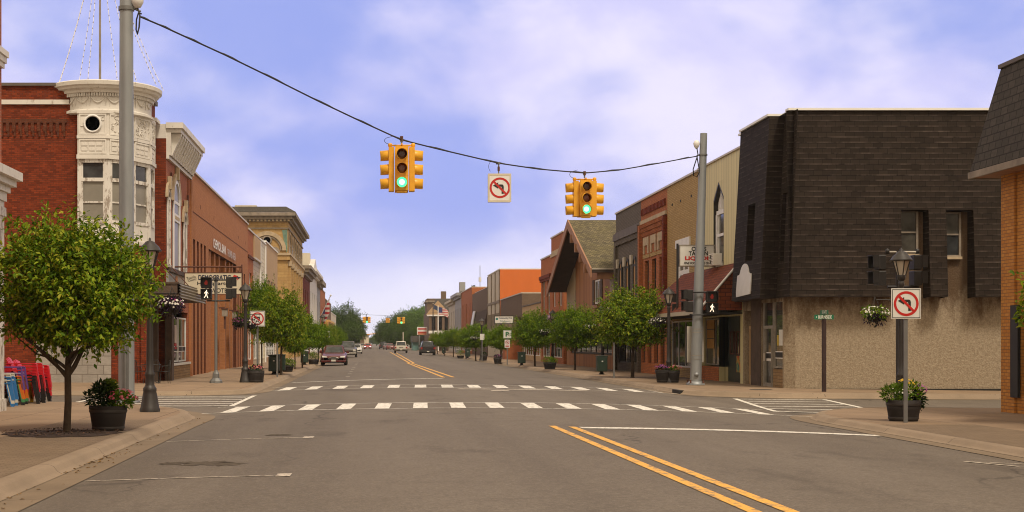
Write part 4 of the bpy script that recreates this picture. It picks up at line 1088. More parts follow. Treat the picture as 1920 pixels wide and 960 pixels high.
m = MB(); S.box(m, 51.58, 52.76, -.11, -.1, 1.05, 1.25, M['black_frame']); S.box(m, 51.58, 52.76, -.11, -.099, 1.25, 1.285, M['white']); S.box(m, 51.58, 52.76, -.11, -.099, 1.01, 1.045, M['white']); m.build('window_stripe', r)
m = MB(); S.box(m, 51.7, 52.3, -.11, -.1, 1.5, 2.1, M['sign_white']); S.box(m, 52.35, 52.55, -.11, -.1, 1.5, 1.9, plain('yellow_poster', (.5, .36, .03), .5)); m.build('poster', r)
d = MB(); S.box(d, 55.85, 56.65, -.34, -.24, -.1, 2.15, M['cream_wall']); S.box(d, 55.78, 55.85, -.34, -.18, -.1, 2.3, M['tan_stucco']); S.box(d, 56.65, 56.72, -.34, -.18, -.1, 2.3, M['tan_stucco']); S.box(d, 55.85, 56.65, -.34, -.18, 2.15, 2.3, M['tan_stucco']); S.box(d, 55.85, 56.65, -.24, -.22, -.1, .3, M['pale_panel']); d.build('door', r)
# shingled upper storeys
zb, zt = 3.28, 10.1
yb_, yt_ = 50.3, 50.72; xin_b, xin_t, xo_b, xo_t = 15.2, 15.5, 14.57, 14.95
fv = Vector((0, yt_ - yb_, zt - zb)); fl = fv.length; fv /= fl
m = MB(); k = fl / (zt - zb)
fx = lambda px: xp(px, 50.45)
n1 = (fx(1690), fx(1742)); n2 = (fx(1775), fx(1826)); zh = 6.45
facade(m, (xin_b, yb_, zb), (1, 0, 0), fv, 26.0 - xin_b, fl, [(n1[0] - xin_b, n1[1] - xin_b, -1, (zh - zb) * k), (n2[0] - xin_b, n2[1] - xin_b, -1, (zh - zb) * k)], M['shingle'], .72)
m.face([(xin_b, yb_, zb), (xin_t, yt_, zt), (xin_b, yt_, zt)], M['shingle'])
ys_, yf = 51.95, 56.0
def slope_y(a0, a1, xb0, xt0, hole=None):
    v = Vector((xt0 - xb0, 0, zt - zb)); l = v.length; v /= l
    facade(m, (xb0, a1, zb), (0, -1, 0), v, a1 - a0, l, hole or [], M['shingle'], .5, back=M['dark_void'])
slope_y(yb_, ys_, xin_b, xin_t, [(.22, .72, 1.3, 3.9)]); slope_y(ys_, yf, xo_b, xo_t, [(1.75, 2.75, 1.5, 3.7)]); slope_y(yf, 57.0, 14.95, 15.2)
m.face([(xo_b, ys_, zb), (xin_b, ys_, zb), (xin_t, ys_, zt), (xo_t, ys_, zt)], M['shingle']); m.face([(xo_b, yf, zb), (15.2, yf, zb), (15.4, yf, zt), (xo_t, yf, zt)], M['shingle'])
m.face([(26, yb_, zb), (26, 57, zb), (26, 57, zt), (26, yt_, zt)], M['shingle']); m.face([(15, 57, zb), (26, 57, zb), (26, 57, zt), (15.2, 57, zt)], M['shingle'])
m.build('shingle_cladding', r)
m = MB(); fw_ = [(xin_b, yb_), (xin_b, ys_), (xo_b, ys_), (xo_b, yf), (14.95, yf), (14.95, 57), (15.3, 57), (15.3, 51.0), (n1[0], 51.0), (n1[0], yb_)]
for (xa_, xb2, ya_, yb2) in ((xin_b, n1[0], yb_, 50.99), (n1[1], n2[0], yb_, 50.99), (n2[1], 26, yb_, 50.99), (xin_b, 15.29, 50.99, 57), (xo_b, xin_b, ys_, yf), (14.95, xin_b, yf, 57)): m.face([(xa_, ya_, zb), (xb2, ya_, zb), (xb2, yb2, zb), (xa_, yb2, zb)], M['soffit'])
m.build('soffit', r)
m = MB(); m.box(15.25, 26.1, yt_ - .1, yt_ + .3, zt, zt + .085, M['coping_white']); m.box(xin_t - .08, xin_t + .3, yt_ + .302, ys_, zt, zt + .085, M['coping_white']); m.box(xo_t - .08, xin_t + .3, ys_ + .002, yf, zt, zt + .085, M['coping_white']); m.box(15.1, 15.5, yf + .002, 57, zt, zt + .085, M['coping_white']); m.face([(15.3, 51, zt - .01), (26, 51, zt - .01), (26, 57, zt - .01), (15.3, 57, zt - .01)], M['roof']); m.build('roof', r)
for (a, b, pt, pb, low) in ((n1[0], fx(1731), 393, 476, 0), (n2[0], fx(1812), 396, 481, 1)):
    z1_, z0_ = zp(pt + 2, 50.9), zp(pb, 50.9); f = MB(); fm = M['stone_grey']; yk = 50.9
    f.box(a + .02, a + .08, yk, yk + .08, z0_, z1_, fm); f.box(b - .08, b, yk, yk + .08, z0_, z1_, fm); f.box(a + .08, b - .08, yk, yk + .08, z0_, z0_ + .06, fm); f.box(a + .08, b - .08, yk, yk + .08, z1_ - .06, z1_, fm); f.box(a + .08, b - .08, yk + .01, yk + .07, (z0_ + z1_) / 2 - .03, (z0_ + z1_) / 2 + .03, fm)
    w = f.build('window', r); zm_ = (z0_ + z1_) / 2
    for za_, zb2, g_ in ((z0_, zm_, M['glass'] if low else M['glass_dim']), (zm_, z1_, M['glass_dim'])):
        p = MB(); p.face([(a + .03, yk + .05, za_ + .03), (b - .03, yk + .05, za_ + .03), (b - .03, yk + .05, zb2 - .03), (a + .03, yk + .05, zb2 - .03)], g_); p.build('pane', w)
    s = MB(); s.box(a + .01, b + .02, yk - .06, yk + .09, z0_ - .1, z0_ - .003, M['stone_trim']); s.build('sill', w)
m = MB(); m.box(15.64, 26, 50.93, 50.995, -.5, -.085, M['black_frame']); m.build('base_strip', r)

# blank white board on the shingles
a = thing('blank_sign_board', 'blank white shield shaped sign board on the black shingle wall', 'sign', (14.6, 54, 4))
pts = [(0, 0), (1.6, .1), (1.66, .75), (1.6, 1.5)]
zz0, zz1 = 3.42, 4.72; ya, yb2 = 53.2, 55.2; yc = (ya + yb2) / 2
outl = [(yb2, zz0), (yb2 + .05, zz0 + .2), (yb2, zz0 + .75), (yb2 - .02, zz0 + .85), (yb2 - .3, zz0 + .87)] + [(yc + .68 * math.cos(R(20 + 140 * i / 10)), zz0 + .72 + .56 * math.sin(R(20 + 140 * i / 10))) for i in range(11)] + [(ya + .25, zz0 + .87), (ya, zz0 + .85), (ya - .03, zz0 + .2), (ya + .02, zz0 + .06)]
m = MB(); m.prism([(14.585 + (z - zb) * .0557, y, z) for y, z in outl], (-.05, 0, 0), M['sign_white']); m.build('sign_panel', a)

# --- tavern: yellow standing boards with the gothic window, red shingle awning
y0, y1 = 57.0, 64.7
r = building('tavern_building', 'yellow boarded tavern building with a pointed white window', R_, y0, y1, 9.65, M['siding_yellow'], [(57.4, 60.9, -.3, 2.75, None), (60.9, 64.4, .55, 2.75, None), (60.1, 61.9, 4.9, 8.7, None)], .5, M['siding_yellow'], cop=M['coping'], coph=.08)
m = MB(); R_.box(m, 57.38, 60.9, -.49, -.4, -.3, 2.75, M['dark_green'])
m.build('entrance_panel', r)
for yy in (57.75, 58.75, 59.75):
    window(r, R_, yy, yy + .62, 1.1, 2.1, -.37, .05, 1, 1, M['rust'], M['glass_sky'])
m = MB(); R_.box(m, 58.7, 59.4, -.39, -.37, .35, 1.05, M['poster']); m.build('poster', r)
window(r, R_, 60.95, 64.35, .6, 2.7, -.3, .06, 2, 1, M['corrug'], M['glass'])
m = MB(); R_.box(m, 62.9, 64.2, -.29, -.27, 1.35, 2.65, plain('orange_poster', (.42, .20, .03), .5))
R_.box(m, 62.9, 64.2, -.27, -.265, 1.78, 1.82, M['black_frame']); R_.box(m, 62.9, 64.2, -.27, -.265, 2.2, 2.24, M['black_frame']); m.build('poster', r)
m = MB(); R_.box(m, 60.92, 64.4, -.2, .02, -.3, .55, M['orange_brick2']); m.build('bulkhead', r)
g = MB(); yc = 61.0; hw = .82; zs, za, zt_ = 7.3, 4.95, 8.65       # gothic window
def pbar(pp, w, d0, d1, mat):
    for a_, b_ in zip(pp, pp[1:]):
        v = Vector((b_[0] - a_[0], b_[1] - a_[1])).normalized(); n_ = Vector((-v.y, v.x)) * w
        g.prism([(R_.x(d0), a_[0], a_[1]), (R_.x(d0), b_[0], b_[1]), (R_.x(d0), b_[0] + n_.x, b_[1] + n_.y), (R_.x(d0), a_[0] + n_.x, a_[1] + n_.y)], (-(d1 - d0), 0, 0), mat)
D = -.2
for s in (-1, 1): g.prism([(R_.x(-.0), yc + s * .9, 7.95), (R_.x(-.0), yc + s * .9, 8.7), (R_.x(-.0), yc, 8.7)], (.19, 0, 0), M['siding_yellow'])
g.prism([(R_.x(D), yc - .9, za), (R_.x(D), yc + .9, za), (R_.x(D), yc + .9, 8.69), (R_.x(D), yc - .9, 8.69)], (.05, 0, 0), M['white'])
R_.box(g, yc + .86, yc + .9, D, -.005, za, 7.93, M['black_frame']); R_.box(g, yc - .9, yc - .86, D, -.005, za, 7.93, M['black_frame'])
for s in (-1, 1): g.prism([(R_.x(-.005), yc + s * .88, 7.92), (R_.x(-.005), yc, 8.67), (R_.x(-.005), yc, 8.58), (R_.x(-.005), yc + s * .84, 7.84)], (.19, 0, 0), M['black_frame'])
R_.box(g, yc - hw, yc + hw, D, D + .09, zs - .02, zs + .16, M['white']); R_.box(g, yc - .05, yc + .05, D, D + .09, zs + .16, zt_ - .35, M['white'])
for s in (-.52, .28): R_.box(g, yc + s, yc + s + .24, D, D + .04, zs + .25, zs + .7, M['cream'])
R_.box(g, yc - hw, yc - hw + .2, D, D + .12, za, zs, M['white']); R_.box(g, yc + hw - .2, yc + hw, D, D + .12, za, zs, M['white']); R_.box(g, yc - .6, yc + .6, D, D + .10, 6.3, 6.42, M['white'])
w = g.build('window', r, label='tall white pointed window')
for za_, zb2 in ((5.2, 6.3), (6.42, 7.28)):
    p = MB(); R_.box(p, yc - .5, yc + .5, D, D + .03, za_, zb2, M['glass']); p.build('pane', w)
a = thing('air_conditioner', 'white window air conditioner in the pointed tavern window', 'air conditioner', (15.0, 59.2, 4.2))
m = MB(); R_.box(m, 60.3, 61.1, .02, .42, 4.97, 5.5, M['white']); m.build('case', a, bevel=.02)
m = MB()
for i in range(7): R_.box(m, 60.36, 61.04, .42, .43, 5.0 + i * .07, 5.03 + i * .07, M['stone_grey'])
R_.box(m, 60.6, 60.8, .42, .432, 5.06, 5.2, M['black_frame']); R_.box(m, 60.6, 60.8, .42, .432, 5.28, 5.43, M['black_frame']); m.build('grille', a)
a = thing('shingle_awning', 'red brown shingled awning sloping over the tavern pavement', 'awning', (14.6, 62, 3))
ya, yb2 = 57.05, 70.6
m = MB()
m.face([(R_.x(1.75), yb2, 2.95), (R_.x(1.75), ya, 2.95), (R_.x(.05), ya, 4.95), (R_.x(.05), yb2 - 3, 4.95)], M['shingle_red'])
m.face([(R_.x(1.75), ya, 2.95), (R_.x(.02), ya, 2.95), (R_.x(.05), ya, 4.95)], M['shingle_red']); m.face([(R_.x(1.75), yb2, 2.95), (R_.x(.05), yb2 - 3, 4.95), (R_.x(.02), yb2, 2.95)], M['shingle_red'])
m.build('shingle_slope', a)
m = MB(); R_.box(m, ya - .05, yb2, 1.7, 1.86, 2.78, 2.95, M['pale_panel']); R_.box(m, ya, yb2, .0, 1.7, 2.8, 2.86, M['dark_void']); m.tube([(R_.x(1.78), ya - .02, 2.98), (R_.x(.06), ya - .02, 5.0)], .05, M['white'], 6); m.build('fascia', a)
for z in (3.45, 3.0):
    m = MB(); m.box(13.62, 13.9, 62.6, 62.66, z, z + .36, M['black_frame']); m.build('small_panel', a)
a = thing('projecting_sign', 'white lightbox sign reading Oaks Tavern Liquor on a dark steel post', 'sign', (14.5, 62.0, 5.4))
ys = 62.0; xa, xb = xp(1274, ys), xp(1338, ys); za, zb2 = zp(498, ys), zp(461, ys)
m = MB(); m.box(xa, xb, ys - .14, ys + .14, za, zb2, M['sign_white']); pn = m.build('sign_panel', a)
m = MB(); m.box(xa - .03, xb + .03, ys - .16, ys + .16, zb2, zb2 + .04, M['corrug']); m.box(xa - .03, xb + .03, ys - .16, ys + .16, za - .04, za, M['corrug']); m.box(xa - .03, xa, ys - .16, ys + .16, za, zb2, M['corrug']); m.box(xb, xb + .03, ys - .16, ys + .16, za, zb2, M['corrug']); m.box(xb, XR + .2, ys - .03, ys + .03, za + .1, za + .2, M['rust']); m.box(xb, XR + .2, ys - .03, ys + .03, zb2 - .2, zb2 - .1, M['rust']); m.build('sign_frame', a)
m = MB(); m.tube([(xa - .09, ys, 2.9), (xa - .09, ys, zb2 + .1)], .05, M['black_frame'], 8); m.build('post', a)
fy = ys - .144; kx = ys / F
for tx_, px, py, w_, h_, mt, sh in (('OAKS', 1295, 471, 28, 8, 'txt_black', 0), ('TAVERN', 1290, 479.5, 36, 8, 'txt_black', 0), ('LIQUOR', 1283, 489.5, 50, 8.8, 'txt_red', 0), ('FINE FOOD TAKE OUT', 1281, 496, 52, 4.6, 'txt_black', .25)):
    text(tx_, M[mt], pn, (xp(px, ys), fy, zp(py, ys)), ex, ez, width=w_ * kx, height=h_ * kx, bold=.05 if mt == 'txt_red' else .035, shear=sh)

# --- tan brick, ornate red brick, grey brick
r = building('tan_brick_building', 'tan brick building with a white framed window behind the tavern sign', R_, 64.7, 71.5, 9.6, M['tan_brick'], [(66.6, 69.0, 3.8, 6.3), (65, 71, .4, 2.7)], .25, cop=M['coping'], coph=.1)
window(r, R_, 66.6, 69.0, 3.8, 6.3, -.05, .3, 2, 2, M['white']); window(r, R_, 65, 71, .4, 2.7, nv=4, nh=1)
m = MB(); R_.box(m, 66.3, 69.3, .004, .08, 6.3, 6.7, M['white']); m.build('lintel', r)
m = MB(); R_.box(m, 64.8, 71.45, .004, .1, 3.0, 4.2, M['pale_panel']); R_.box(m, 64.8, 71.45, .1, .16, 4.2, 4.32, M['stone_trim']); m.build('sign_band', r)
m = MB()
for y in (66, 68.3, 70.2): R_.box(m, y, y + .22, .004, .02, 8.55, 8.66, M['dark_void'])
m.build_each('vent', r)
hs = [(72.4 + i * 1.95, 73.5 + i * 1.95, 3.95, 6.15) for i in range(3)]
r = building('ornate_brick_building', 'ornate orange red brick front with corbels and three narrow dark windows', R_, 71.5, 78.5, 9.6, M['orange_brick2'], hs + [(72.2 + i * 1.7, 73.2 + i * 1.7, .5, 2.6) for i in range(4)], .3, cop=M['coping'], coph=.1)
for q in hs: window(r, R_, *q, d=-.2, fmat=M['black_frame'], sill=M['stone_trim'])
for i in range(4): window(r, R_, 72.2 + i * 1.7, 73.2 + i * 1.7, .5, 2.6, -.2, .06, 1, 1, M['black_frame'])
m = MB(); R_.box(m, 71.6, 78.4, .004, .1, 8.25, 8.45, M['stone_trim']); m.build('string_course', r)
m = MB()
for row in range(3):
    for i in range(22): R_.box(m, 71.9 + i * .3, 71.9 + i * .3 + .15, .004, .16 - .045 * row, 8.22 - .24 * row - .22, 8.22 - .24 * row, M['orange_brick2'])
for i in range(18): R_.box(m, 71.9 + i * .36, 71.9 + i * .36 + .2, .004, .08, 8.75, 9.1, M['red_old'])
m.build('corbel_band', r)
m = MB()
for i in range(3):
    c = 72.95 + i * 1.95; R_.box(m, c - .75, c + .75, .004, .07, 7.0, 7.45, M['stone_trim']); R_.box(m, c - .75, c - .45, .004, .07, 6.55, 7.0, M['stone_trim']); R_.box(m, c + .45, c + .75, .004, .07, 6.55, 7.0, M['stone_trim']); R_.box(m, c - .9, c + .9, .004, .05, 6.3, 6.5, M['tan_brick'])
m.build_each('window_surround', r)
m = MB(); R_.box(m, 71.55, 71.95, .004, .2, 3.2, 8.2, M['red_old']); R_.box(m, 78.05, 78.45, .004, .2, 3.2, 8.2, M['orange_brick2']); m.build_each('pilaster', r)
m = MB(); R_.box(m, 71.6, 78.4, .004, .12, 2.75, 3.9, M['grey_panel']); m.build('sign_band', r)
r = building('grey_brick_building', 'grey brick front with three tall arched tan windows', R_, 78.5, 86.5, 9.6, M['grey_brick'], [(79.2, 85.8, .4, 2.6)], .25, cop=M['coping'], coph=.1)
window(r, R_, 79.2, 85.8, .4, 2.6, nv=4, nh=1, fmat=M['black_frame'])
M['tan_board'] = plain('tan_window_board', (.36, .20, .075), .7, .1, 2)
for i in range(3):
    c = 80.1 + i * 2.25; arched(r, R_, c - .5, c + .5, 3.3, 6.6, .02, M['black_frame'], M['tan_board'], .12)
m = MB()
for i in range(4): c = 78.9 + i * 2.3; R_.box(m, c - .3, c + .3, .004, .1, 6.2, 6.75, M['pale_panel'])
m.build_each('impost_block', r)
m = MB(); R_.box(m, 78.55, 86.45, .004, .1, 8.3, 8.42, M['coping_dark']); R_.box(m, 78.55, 86.45, .004, .22, 7.9, 8.3, M['coping_dark']); R_.box(m, 78.55, 86.45, .004, .14, 7.6, 7.9, M['grey_brick']); m.build('string_course', r)
m = MB(); R_.box(m, 78.55, 79.0, .004, .16, -.3, 7.55, M['grey_brick']); R_.box(m, 86.0, 86.45, .004, .16, -.3, 7.55, M['grey_brick']); m.build_each('pilaster', r)
a = thing('shake_awning', 'tan wood shake awning with raised lighter slats below the grey brick front', 'awning', (14.3, 83, 3.3))
m = MB(); m.face([(R_.x(1.9), 90.5, 2.5), (R_.x(1.9), 77.6, 2.5), (R_.x(.05), 77.6, 4.1), (R_.x(.05), 90.5, 4.1)], M['shingle_tan']); m.face([(R_.x(1.9), 77.6, 2.5), (R_.x(.0), 77.6, 2.5), (R_.x(.05), 77.6, 4.1)], M['soffit']); m.build('shingle_slope', a)
m = MB()
for i in range(5): y = 78.4 + i * 2.2; m.prism([(R_.x(.9), y, 3.42), (R_.x(.1), y, 4.12), (R_.x(.1), y + 1.0, 4.12), (R_.x(.9), y + 1.0, 3.42)], (-.06, 0, .08), M['sign_cream'])
m.build_each('slat', a)

# --- chalet
r = thing('chalet_building', 'brown timber chalet with a steep mossy shingle gable overhanging the pavement', 'building', (15.3, 97, 0))
yn, yf2, yr, zr, ze = 86.8, 108.5, 97.0, 10.2, 6.25
m = MB(); hs = [(108.0 - 94.6, 108.0 - 92.2, 4.6, 6.3), (108.0 - 106, 108.0 - 88, 1.2, 3.0)]
facade(m, (XR, 108, -.4), (0, -1, 0), (0, 0, 1), 21.0, 6.6, [(q[0], q[1], q[2] + 0, q[3]) for q in hs], M['board_brown'], .2)
m.face([(XR, 87, 6.2), (XR, yr, 9.9), (XR, 108, 6.2)], M['board_brown'])
m.face([(XR, 86.9, -.4), (30, 86.9, -.4), (30, 86.9, 6.2), (XR, 86.9, 6.2)], M['board_tan']); m.face([(XR, 108.2, -.4), (30, 108.2, -.4), (30, 108.2, 6.2), (XR, 108.2, 6.2)], M['board_tan'])
m.build('wall', r)
m = MB(); R_.box(m, 103.4, 107.9, .004, .03, 3.4, 7.2, M['board_tan']); R_.box(m, 87.0, 88.6, .004, .03, 3.3, 5.6, M['board_tan']); m.build_each('tan_panel', r)
m = MB(); xo, xi = 13.75, 30
for y_e in (yn, yf2):
    s = 1 if y_e < yr else -1
    zz = ze if s > 0 else 5.75
    pts = [(xo, y_e, zz), (xi, y_e, zz), (xi, yr, zr), (xo, yr, zr)]
    m.face(pts if s > 0 else pts[::-1], M['shingle_moss'])
m.build('roof', r)
m = MB()
for y_e, zz in ((yn, ze), (yf2, 5.75)):
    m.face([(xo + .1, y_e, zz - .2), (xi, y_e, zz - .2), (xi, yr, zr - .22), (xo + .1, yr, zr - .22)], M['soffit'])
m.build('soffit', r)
m = MB()
for y_e, zz in ((yn, ze), (yf2, 5.75)):
    m.prism([(xo, y_e, zz - .55), (xo, y_e, zz + .03), (xo, yr, zr + .03), (xo, yr, zr - .6)], (.09, 0, 0), M['wood_fascia'])
m.box(xo + .1, xi, yn - .06, yn - .004, ze - .05, ze + .02, M['coping']); m.box(xo + .1, xi, yn - .03, yn - .002, ze - .24, ze - .052, M['soffit'])
m.build('bargeboard', r)
m = MB()
for i in range(1, 5):
    f = i / 5; y = yn + (yr - yn) * f; z = ze + (zr - ze) * f; m.box(xo - .1, 15.4, y - .12, y + .12, z - .95, z - .4, M['wood_fascia'])
m.build_each('rafter_end', r)
m = MB(); m.box(14.6, 15.29, 87.0, 107.8, 3.15, 3.4, M['wood_fascia']); m.face([(13.9, 87, 2.75), (13.9, 107.8, 2.75), (15.29, 107.8, 3.5), (15.29, 87, 3.5)], M['shingle_grey']); m.box(14.2, 15.29, 87.0, 87.06, 5.6, 6.0, M['wood_fascia']); m.build('pent_roof', r)
window(r, R_, 92.25, 94.55, 4.25, 5.85, -.05, .1, 3, 1, M['white'])
m = MB(); R_.box(m, 91.4, 92.1, .01, .06, 4.2, 5.9, M['dark_brown']); R_.box(m, 94.7, 95.4, .01, .06, 4.2, 5.9, M['dark_brown']); m.build_each('shutter', r)
m = MB(); R_.box(m, 92.0, 94.8, .02, .3, 3.95, 4.15, M['wood_fascia']); m.build('window_box', r)
window(r, R_, 88.05, 105.95, .85, 2.55, -.12, .1, 8, 1, M['black_frame'])
m = MB()
for i in range(16):
    pass
m.prism([(17.5, 86.81, 6.35), (25, 86.81, 6.35), (25, 86.81, 9.0), (16.0, 88.4, 8.6)], (0, .6, 0), M['board_tan']); m.build('side_dormer', r)

# --- red brick with stepped parapet, low brown block, orange wall block
r = small('stepped_brick_building', 'red brick building with a stepped parapet behind the chalet roof', R_, 110, 117.5, 10.4, M['orange_brick2'], wrow(110, 117.5, 2, 4.6, 7.4, 1.5), M['coping'], (1.6, [(.1, .2), (.0, .3)], M['stone_trim']), side=M['orange_brick2'])
r = small('low_stepped_brick_building', 'red brick front with pale patched windows, lower step beyond the chalet', R_, 117.5, 124.5, 9.0, M['orange_brick2'], wrow(117.5, 124.5, 2, 4.2, 7.2, 1.6), M['coping'], (2.0, [(.12, .2), (.2, .3)], M['red_old']), wfm=M['cream'])
a = thing('purple_awning', 'small faded purple barrel awning beyond the chalet', 'awning', (14.6, 112, 3.4))
m = MB(); rows = []
for i in range(9): t_ = R(90 * i / 8); rows.append([(R_.x(1.5 * math.cos(t_) + .02), y, 2.9 + 1.1 * math.sin(t_)) for y in (109.5, 117)])
M['purple'] = plain('purple_canvas', (.17, .085, .13), .8, .15, 2); m.grid(rows, M['purple'], True)
for y in (109.5, 117): m.face([(p[0][0], y, p[0][2]) for p in rows] + [(R_.x(.02), y, 2.9)], M['purple'])
m.build('canopy', a)
r = small('low_brown_building', 'low brown brick block in front of the orange wall', R_, 140, 163.5, 6.6, M['brown_brick'], [], M['coping'], None, back=16)
r = small('low_shop_building', 'low pale shop with a small dark gable between the brick front and the orange wall', R_, 124.5, 140, 5.2, M['tan_stucco'], [], M['coping_dark'], None)
r = building('orange_wall_building', 'tall building with a bright orange side wall and cream panelled front', R_, 164, 181, 10.3, M['cream_wall'], [], .2, M['orange_paint'], back=5.2, cop=M['coping_white'])
m = MB()
for y in (164.2, 169.8, 175.2, 180.6): R_.box(m, y, y + .35, .004, .1, 3.2, 10.2, M['stone_grey'])
R_.box(m, 164.2, 180.9, .004, .09, 6.4, 6.7, M['stone_grey'])
for i in range(16): R_.box(m, 164.8 + i, 165.1 + i, .004, .05, 3.3, 5.2, M['stone_grey'])
m.build_each('panel_rib', r)
r2 = building('orange_back_building', 'lower orange painted block standing behind the orange wall building', Side(20.6, -1), 164.2, 178, 9.6, M['orange_paint'], [], .2, M['orange_paint'], back=8, cop=M['coping_white'])
a = thing('gable_kiosk', 'small orange timber porch with a dark steep gable roof by the shops', 'porch', (14, 141, 0))
m = MB(); m.box(13.6, 15.25, 140, 143, -.1, 2.9, plain('orange_timber', (.33, .10, .03), .7, .2)); m.build('wall', a)
m = MB(); m.prism([(13.3, 139.5, 2.9), (13.3, 143.5, 2.9), (13.3, 141.5, 4.3)], (1.95, 0, 0), M['board_dark']); m.build('roof', a)
a = thing('title_agency_sign', 'white projecting sign reading Community First Title Agency', 'sign', (13.8, 132, 4))
ys = 132.; xa, xb = xp(928, ys), xp(962, ys); za, zb2 = zp(606, ys), zp(593, ys)
m = MB(); m.box(xa, xb, ys - .1, ys + .1, za, zb2, M['sign_white']); pn = m.build('sign_panel', a)
m = MB(); m.box(xa - .05, xb + .05, ys - .12, ys + .12, zb2, zb2 + .06, M['black_frame']); m.box(xa - .05, xb + .05, ys - .12, ys + .12, za - .06, za, M['black_frame']); m.box(xa - .05, xa, ys - .12, ys + .12, za, zb2, M['black_frame']); m.box(xb, xb + .05, ys - .12, ys + .12, za, zb2, M['black_frame']); m.box(xb, 15.4, ys - .05, ys + .05, za + .2, za + .3, M['rust']); m.build('sign_frame', a)
kx = ys / F
text('Community First', M['txt_blue'], pn, (xp(935, ys), ys - .105, zp(599, ys)), ex, ez, width=25 * kx, height=4.6 * kx, bold=.02); text('Title Agency', M['txt_teal'], pn, (xp(937, ys), ys - .105, zp(604.5, ys)), ex, ez, width=20 * kx, height=4.0 * kx)
m = MB(); m.lathe([(.0, 0), (.12, 0), (.12, .01)], M['txt_teal'], (0, 0, 0), 12); m.xf(Matrix.Translation((xp(931.5, ys), ys - .1, zp(598, ys))) @ Matrix.Rotation(R(90), 4, 'X')); m.build('emblem', pn)

# --- farther right row
r = thing('slant_front_building', 'dark metal clad building with a sloping seamed front', 'building', (15.3, 195, 0))
m = MB(); m.face([(14.6, 209, 2.6), (14.6, 181.5, 2.6), (15.9, 181.5, 9.0), (15.9, 209, 9.0)], M['board_dark']); m.face([(14.6, 181.5, 2.6), (30, 181.5, 2.6), (30, 181.5, 9), (15.9, 181.5, 9)], M['board_dark']); m.box(15.3, 30, 182, 208.8, -.4, 8.9, M['brown_brick']); m.build('wall', r)
m = MB(); m.box(15.7, 30, 181.5, 209, 9.005, 9.15, M['coping']); m.build('roof', r)
m = MB(); m.prism([(14.62, 204.5, 3.0), (14.62, 200.5, 3.0), (15.2, 200.5, 6.2), (15.2, 204.5, 6.2)], (-.12, 0, .03), M['sign_white']); m.build('white_panel', r)
small('red_parapet_building', 'narrow orange red brick building with a raised corner parapet', R_, 209.5, 234, 10.0, M['orange_brick2'], wrow(209.5, 234, 3, 4.6, 7.8, 1.2), M['coping'], None)
r = small('grey_blue_building', 'grey blue painted front with dark sash windows and a chimney', R_, 234, 252, 10.2, M['grey_blue'], wrow(234, 252, 3, 4.6, 7.6, 1.3), M['coping_dark'], (1.0, [(.4, .4), (.8, .5)], M['grey_blue']))
m = MB(); m.box(15.8, 16.8, 246, 248, 10.3, 12.4, M['grey_blue']); m.build('chimney', r)
small('pale_grey_building', 'pale grey painted front next to the brick hall', R_, 252, 272, 9.6, M['pale_panel'], wrow(252, 272, 3, 4.6, 7.4, 1.3), M['coping'], (.9, [(.4, .4), (.8, .4)], M['pale_panel']))
r = thing('portico_hall', 'brick hall with a gabled cream pediment and columns at the far end', 'building', (14, 300, 0))
Yp = 296.; m = MB(); x0, x1 = xp(803, Yp), xp(842, Yp); m.box(x0 + .3, 30, Yp + .2, 330, -.4, 8.3, M['brown_brick']); m.box(x0 + 1.2, 30, 331, 345, -.4, 12.2, M['brown_brick']); m.build('wall', r)
m = MB(); m.prism([(x0 - .5, Yp - 1.8, 7.6), (x1 + .3, Yp - 1.8, 7.6), ((x0 + x1) / 2 - .2, Yp - 1.8, 10.6)], (0, 2.4, 0), M['tan_stucco']); m.build('pediment', r)
m = MB(); m.prism([(x0 - .7, Yp - 2, 7.6), ((x0 + x1) / 2 - .2, Yp - 2, 10.7), (x1 + 12, Yp - 2, 10.7), (x1 + 12, Yp - 2, 7.7)], (0, .15, 0), M['shingle_grey']) if False else m.prism([(x1 - 3.5, Yp + .2, 8.3), (30, Yp + .2, 8.3), (30, Yp + 10, 11.2), (x1 - 2.5, Yp + 10, 11.2)], (0, 0, .1), M['shingle_grey']); m.build('roof', r)
m = MB()
for f in (.02, .33, .64, .95): x = x0 + (x1 - x0) * f; m.box(x, x + .55, Yp - 1.6, Yp - 1.1, -.2, 7.3, M['brown_brick'])
m.box(x0 - .3, x1 + .3, Yp - 1.8, Yp + .1, 7.3, 7.6, M['white']); m.box(x0, x1 + .3, Yp - 1.7, Yp - 1.55, 3.6, 4.2, M['white']); m.build_each('column', r)
m = MB(); m.box(x0 + .8, x1 - .3, Yp + .1, Yp + .19, 4.4, 7.1, M['glass']); m.build('window', r)
m = MB(); m.box(x1 + .2, x1 + 1.4, 333, 335, 12.21, 14.0, M['brown_brick']); m.box(x0 + .9, 30.3, 330.7, 345.3, 11.3, 11.7, M['stone_grey']); m.build('chimney', r)
r = thing('teal_shop', 'small grey roofed shop with a teal front past the parked pickup', 'building', (11, 330, 0))
m = MB(); m.box(9.9, 13.2, 326, 336, -.3, 1.75, plain('teal_paint', (.14, .27, .26), .7, .1)); m.build('wall', r)
m = MB(); m.box(9.7, 13.5, 325.5, 336.5, 1.76, 3.3, M['grey_panel']); m.build('roof', r)
m = MB(); m.box(12.2, 12.5, 325.9, 325.99, 0, 1.5, M['black_frame']); m.build('door', r)
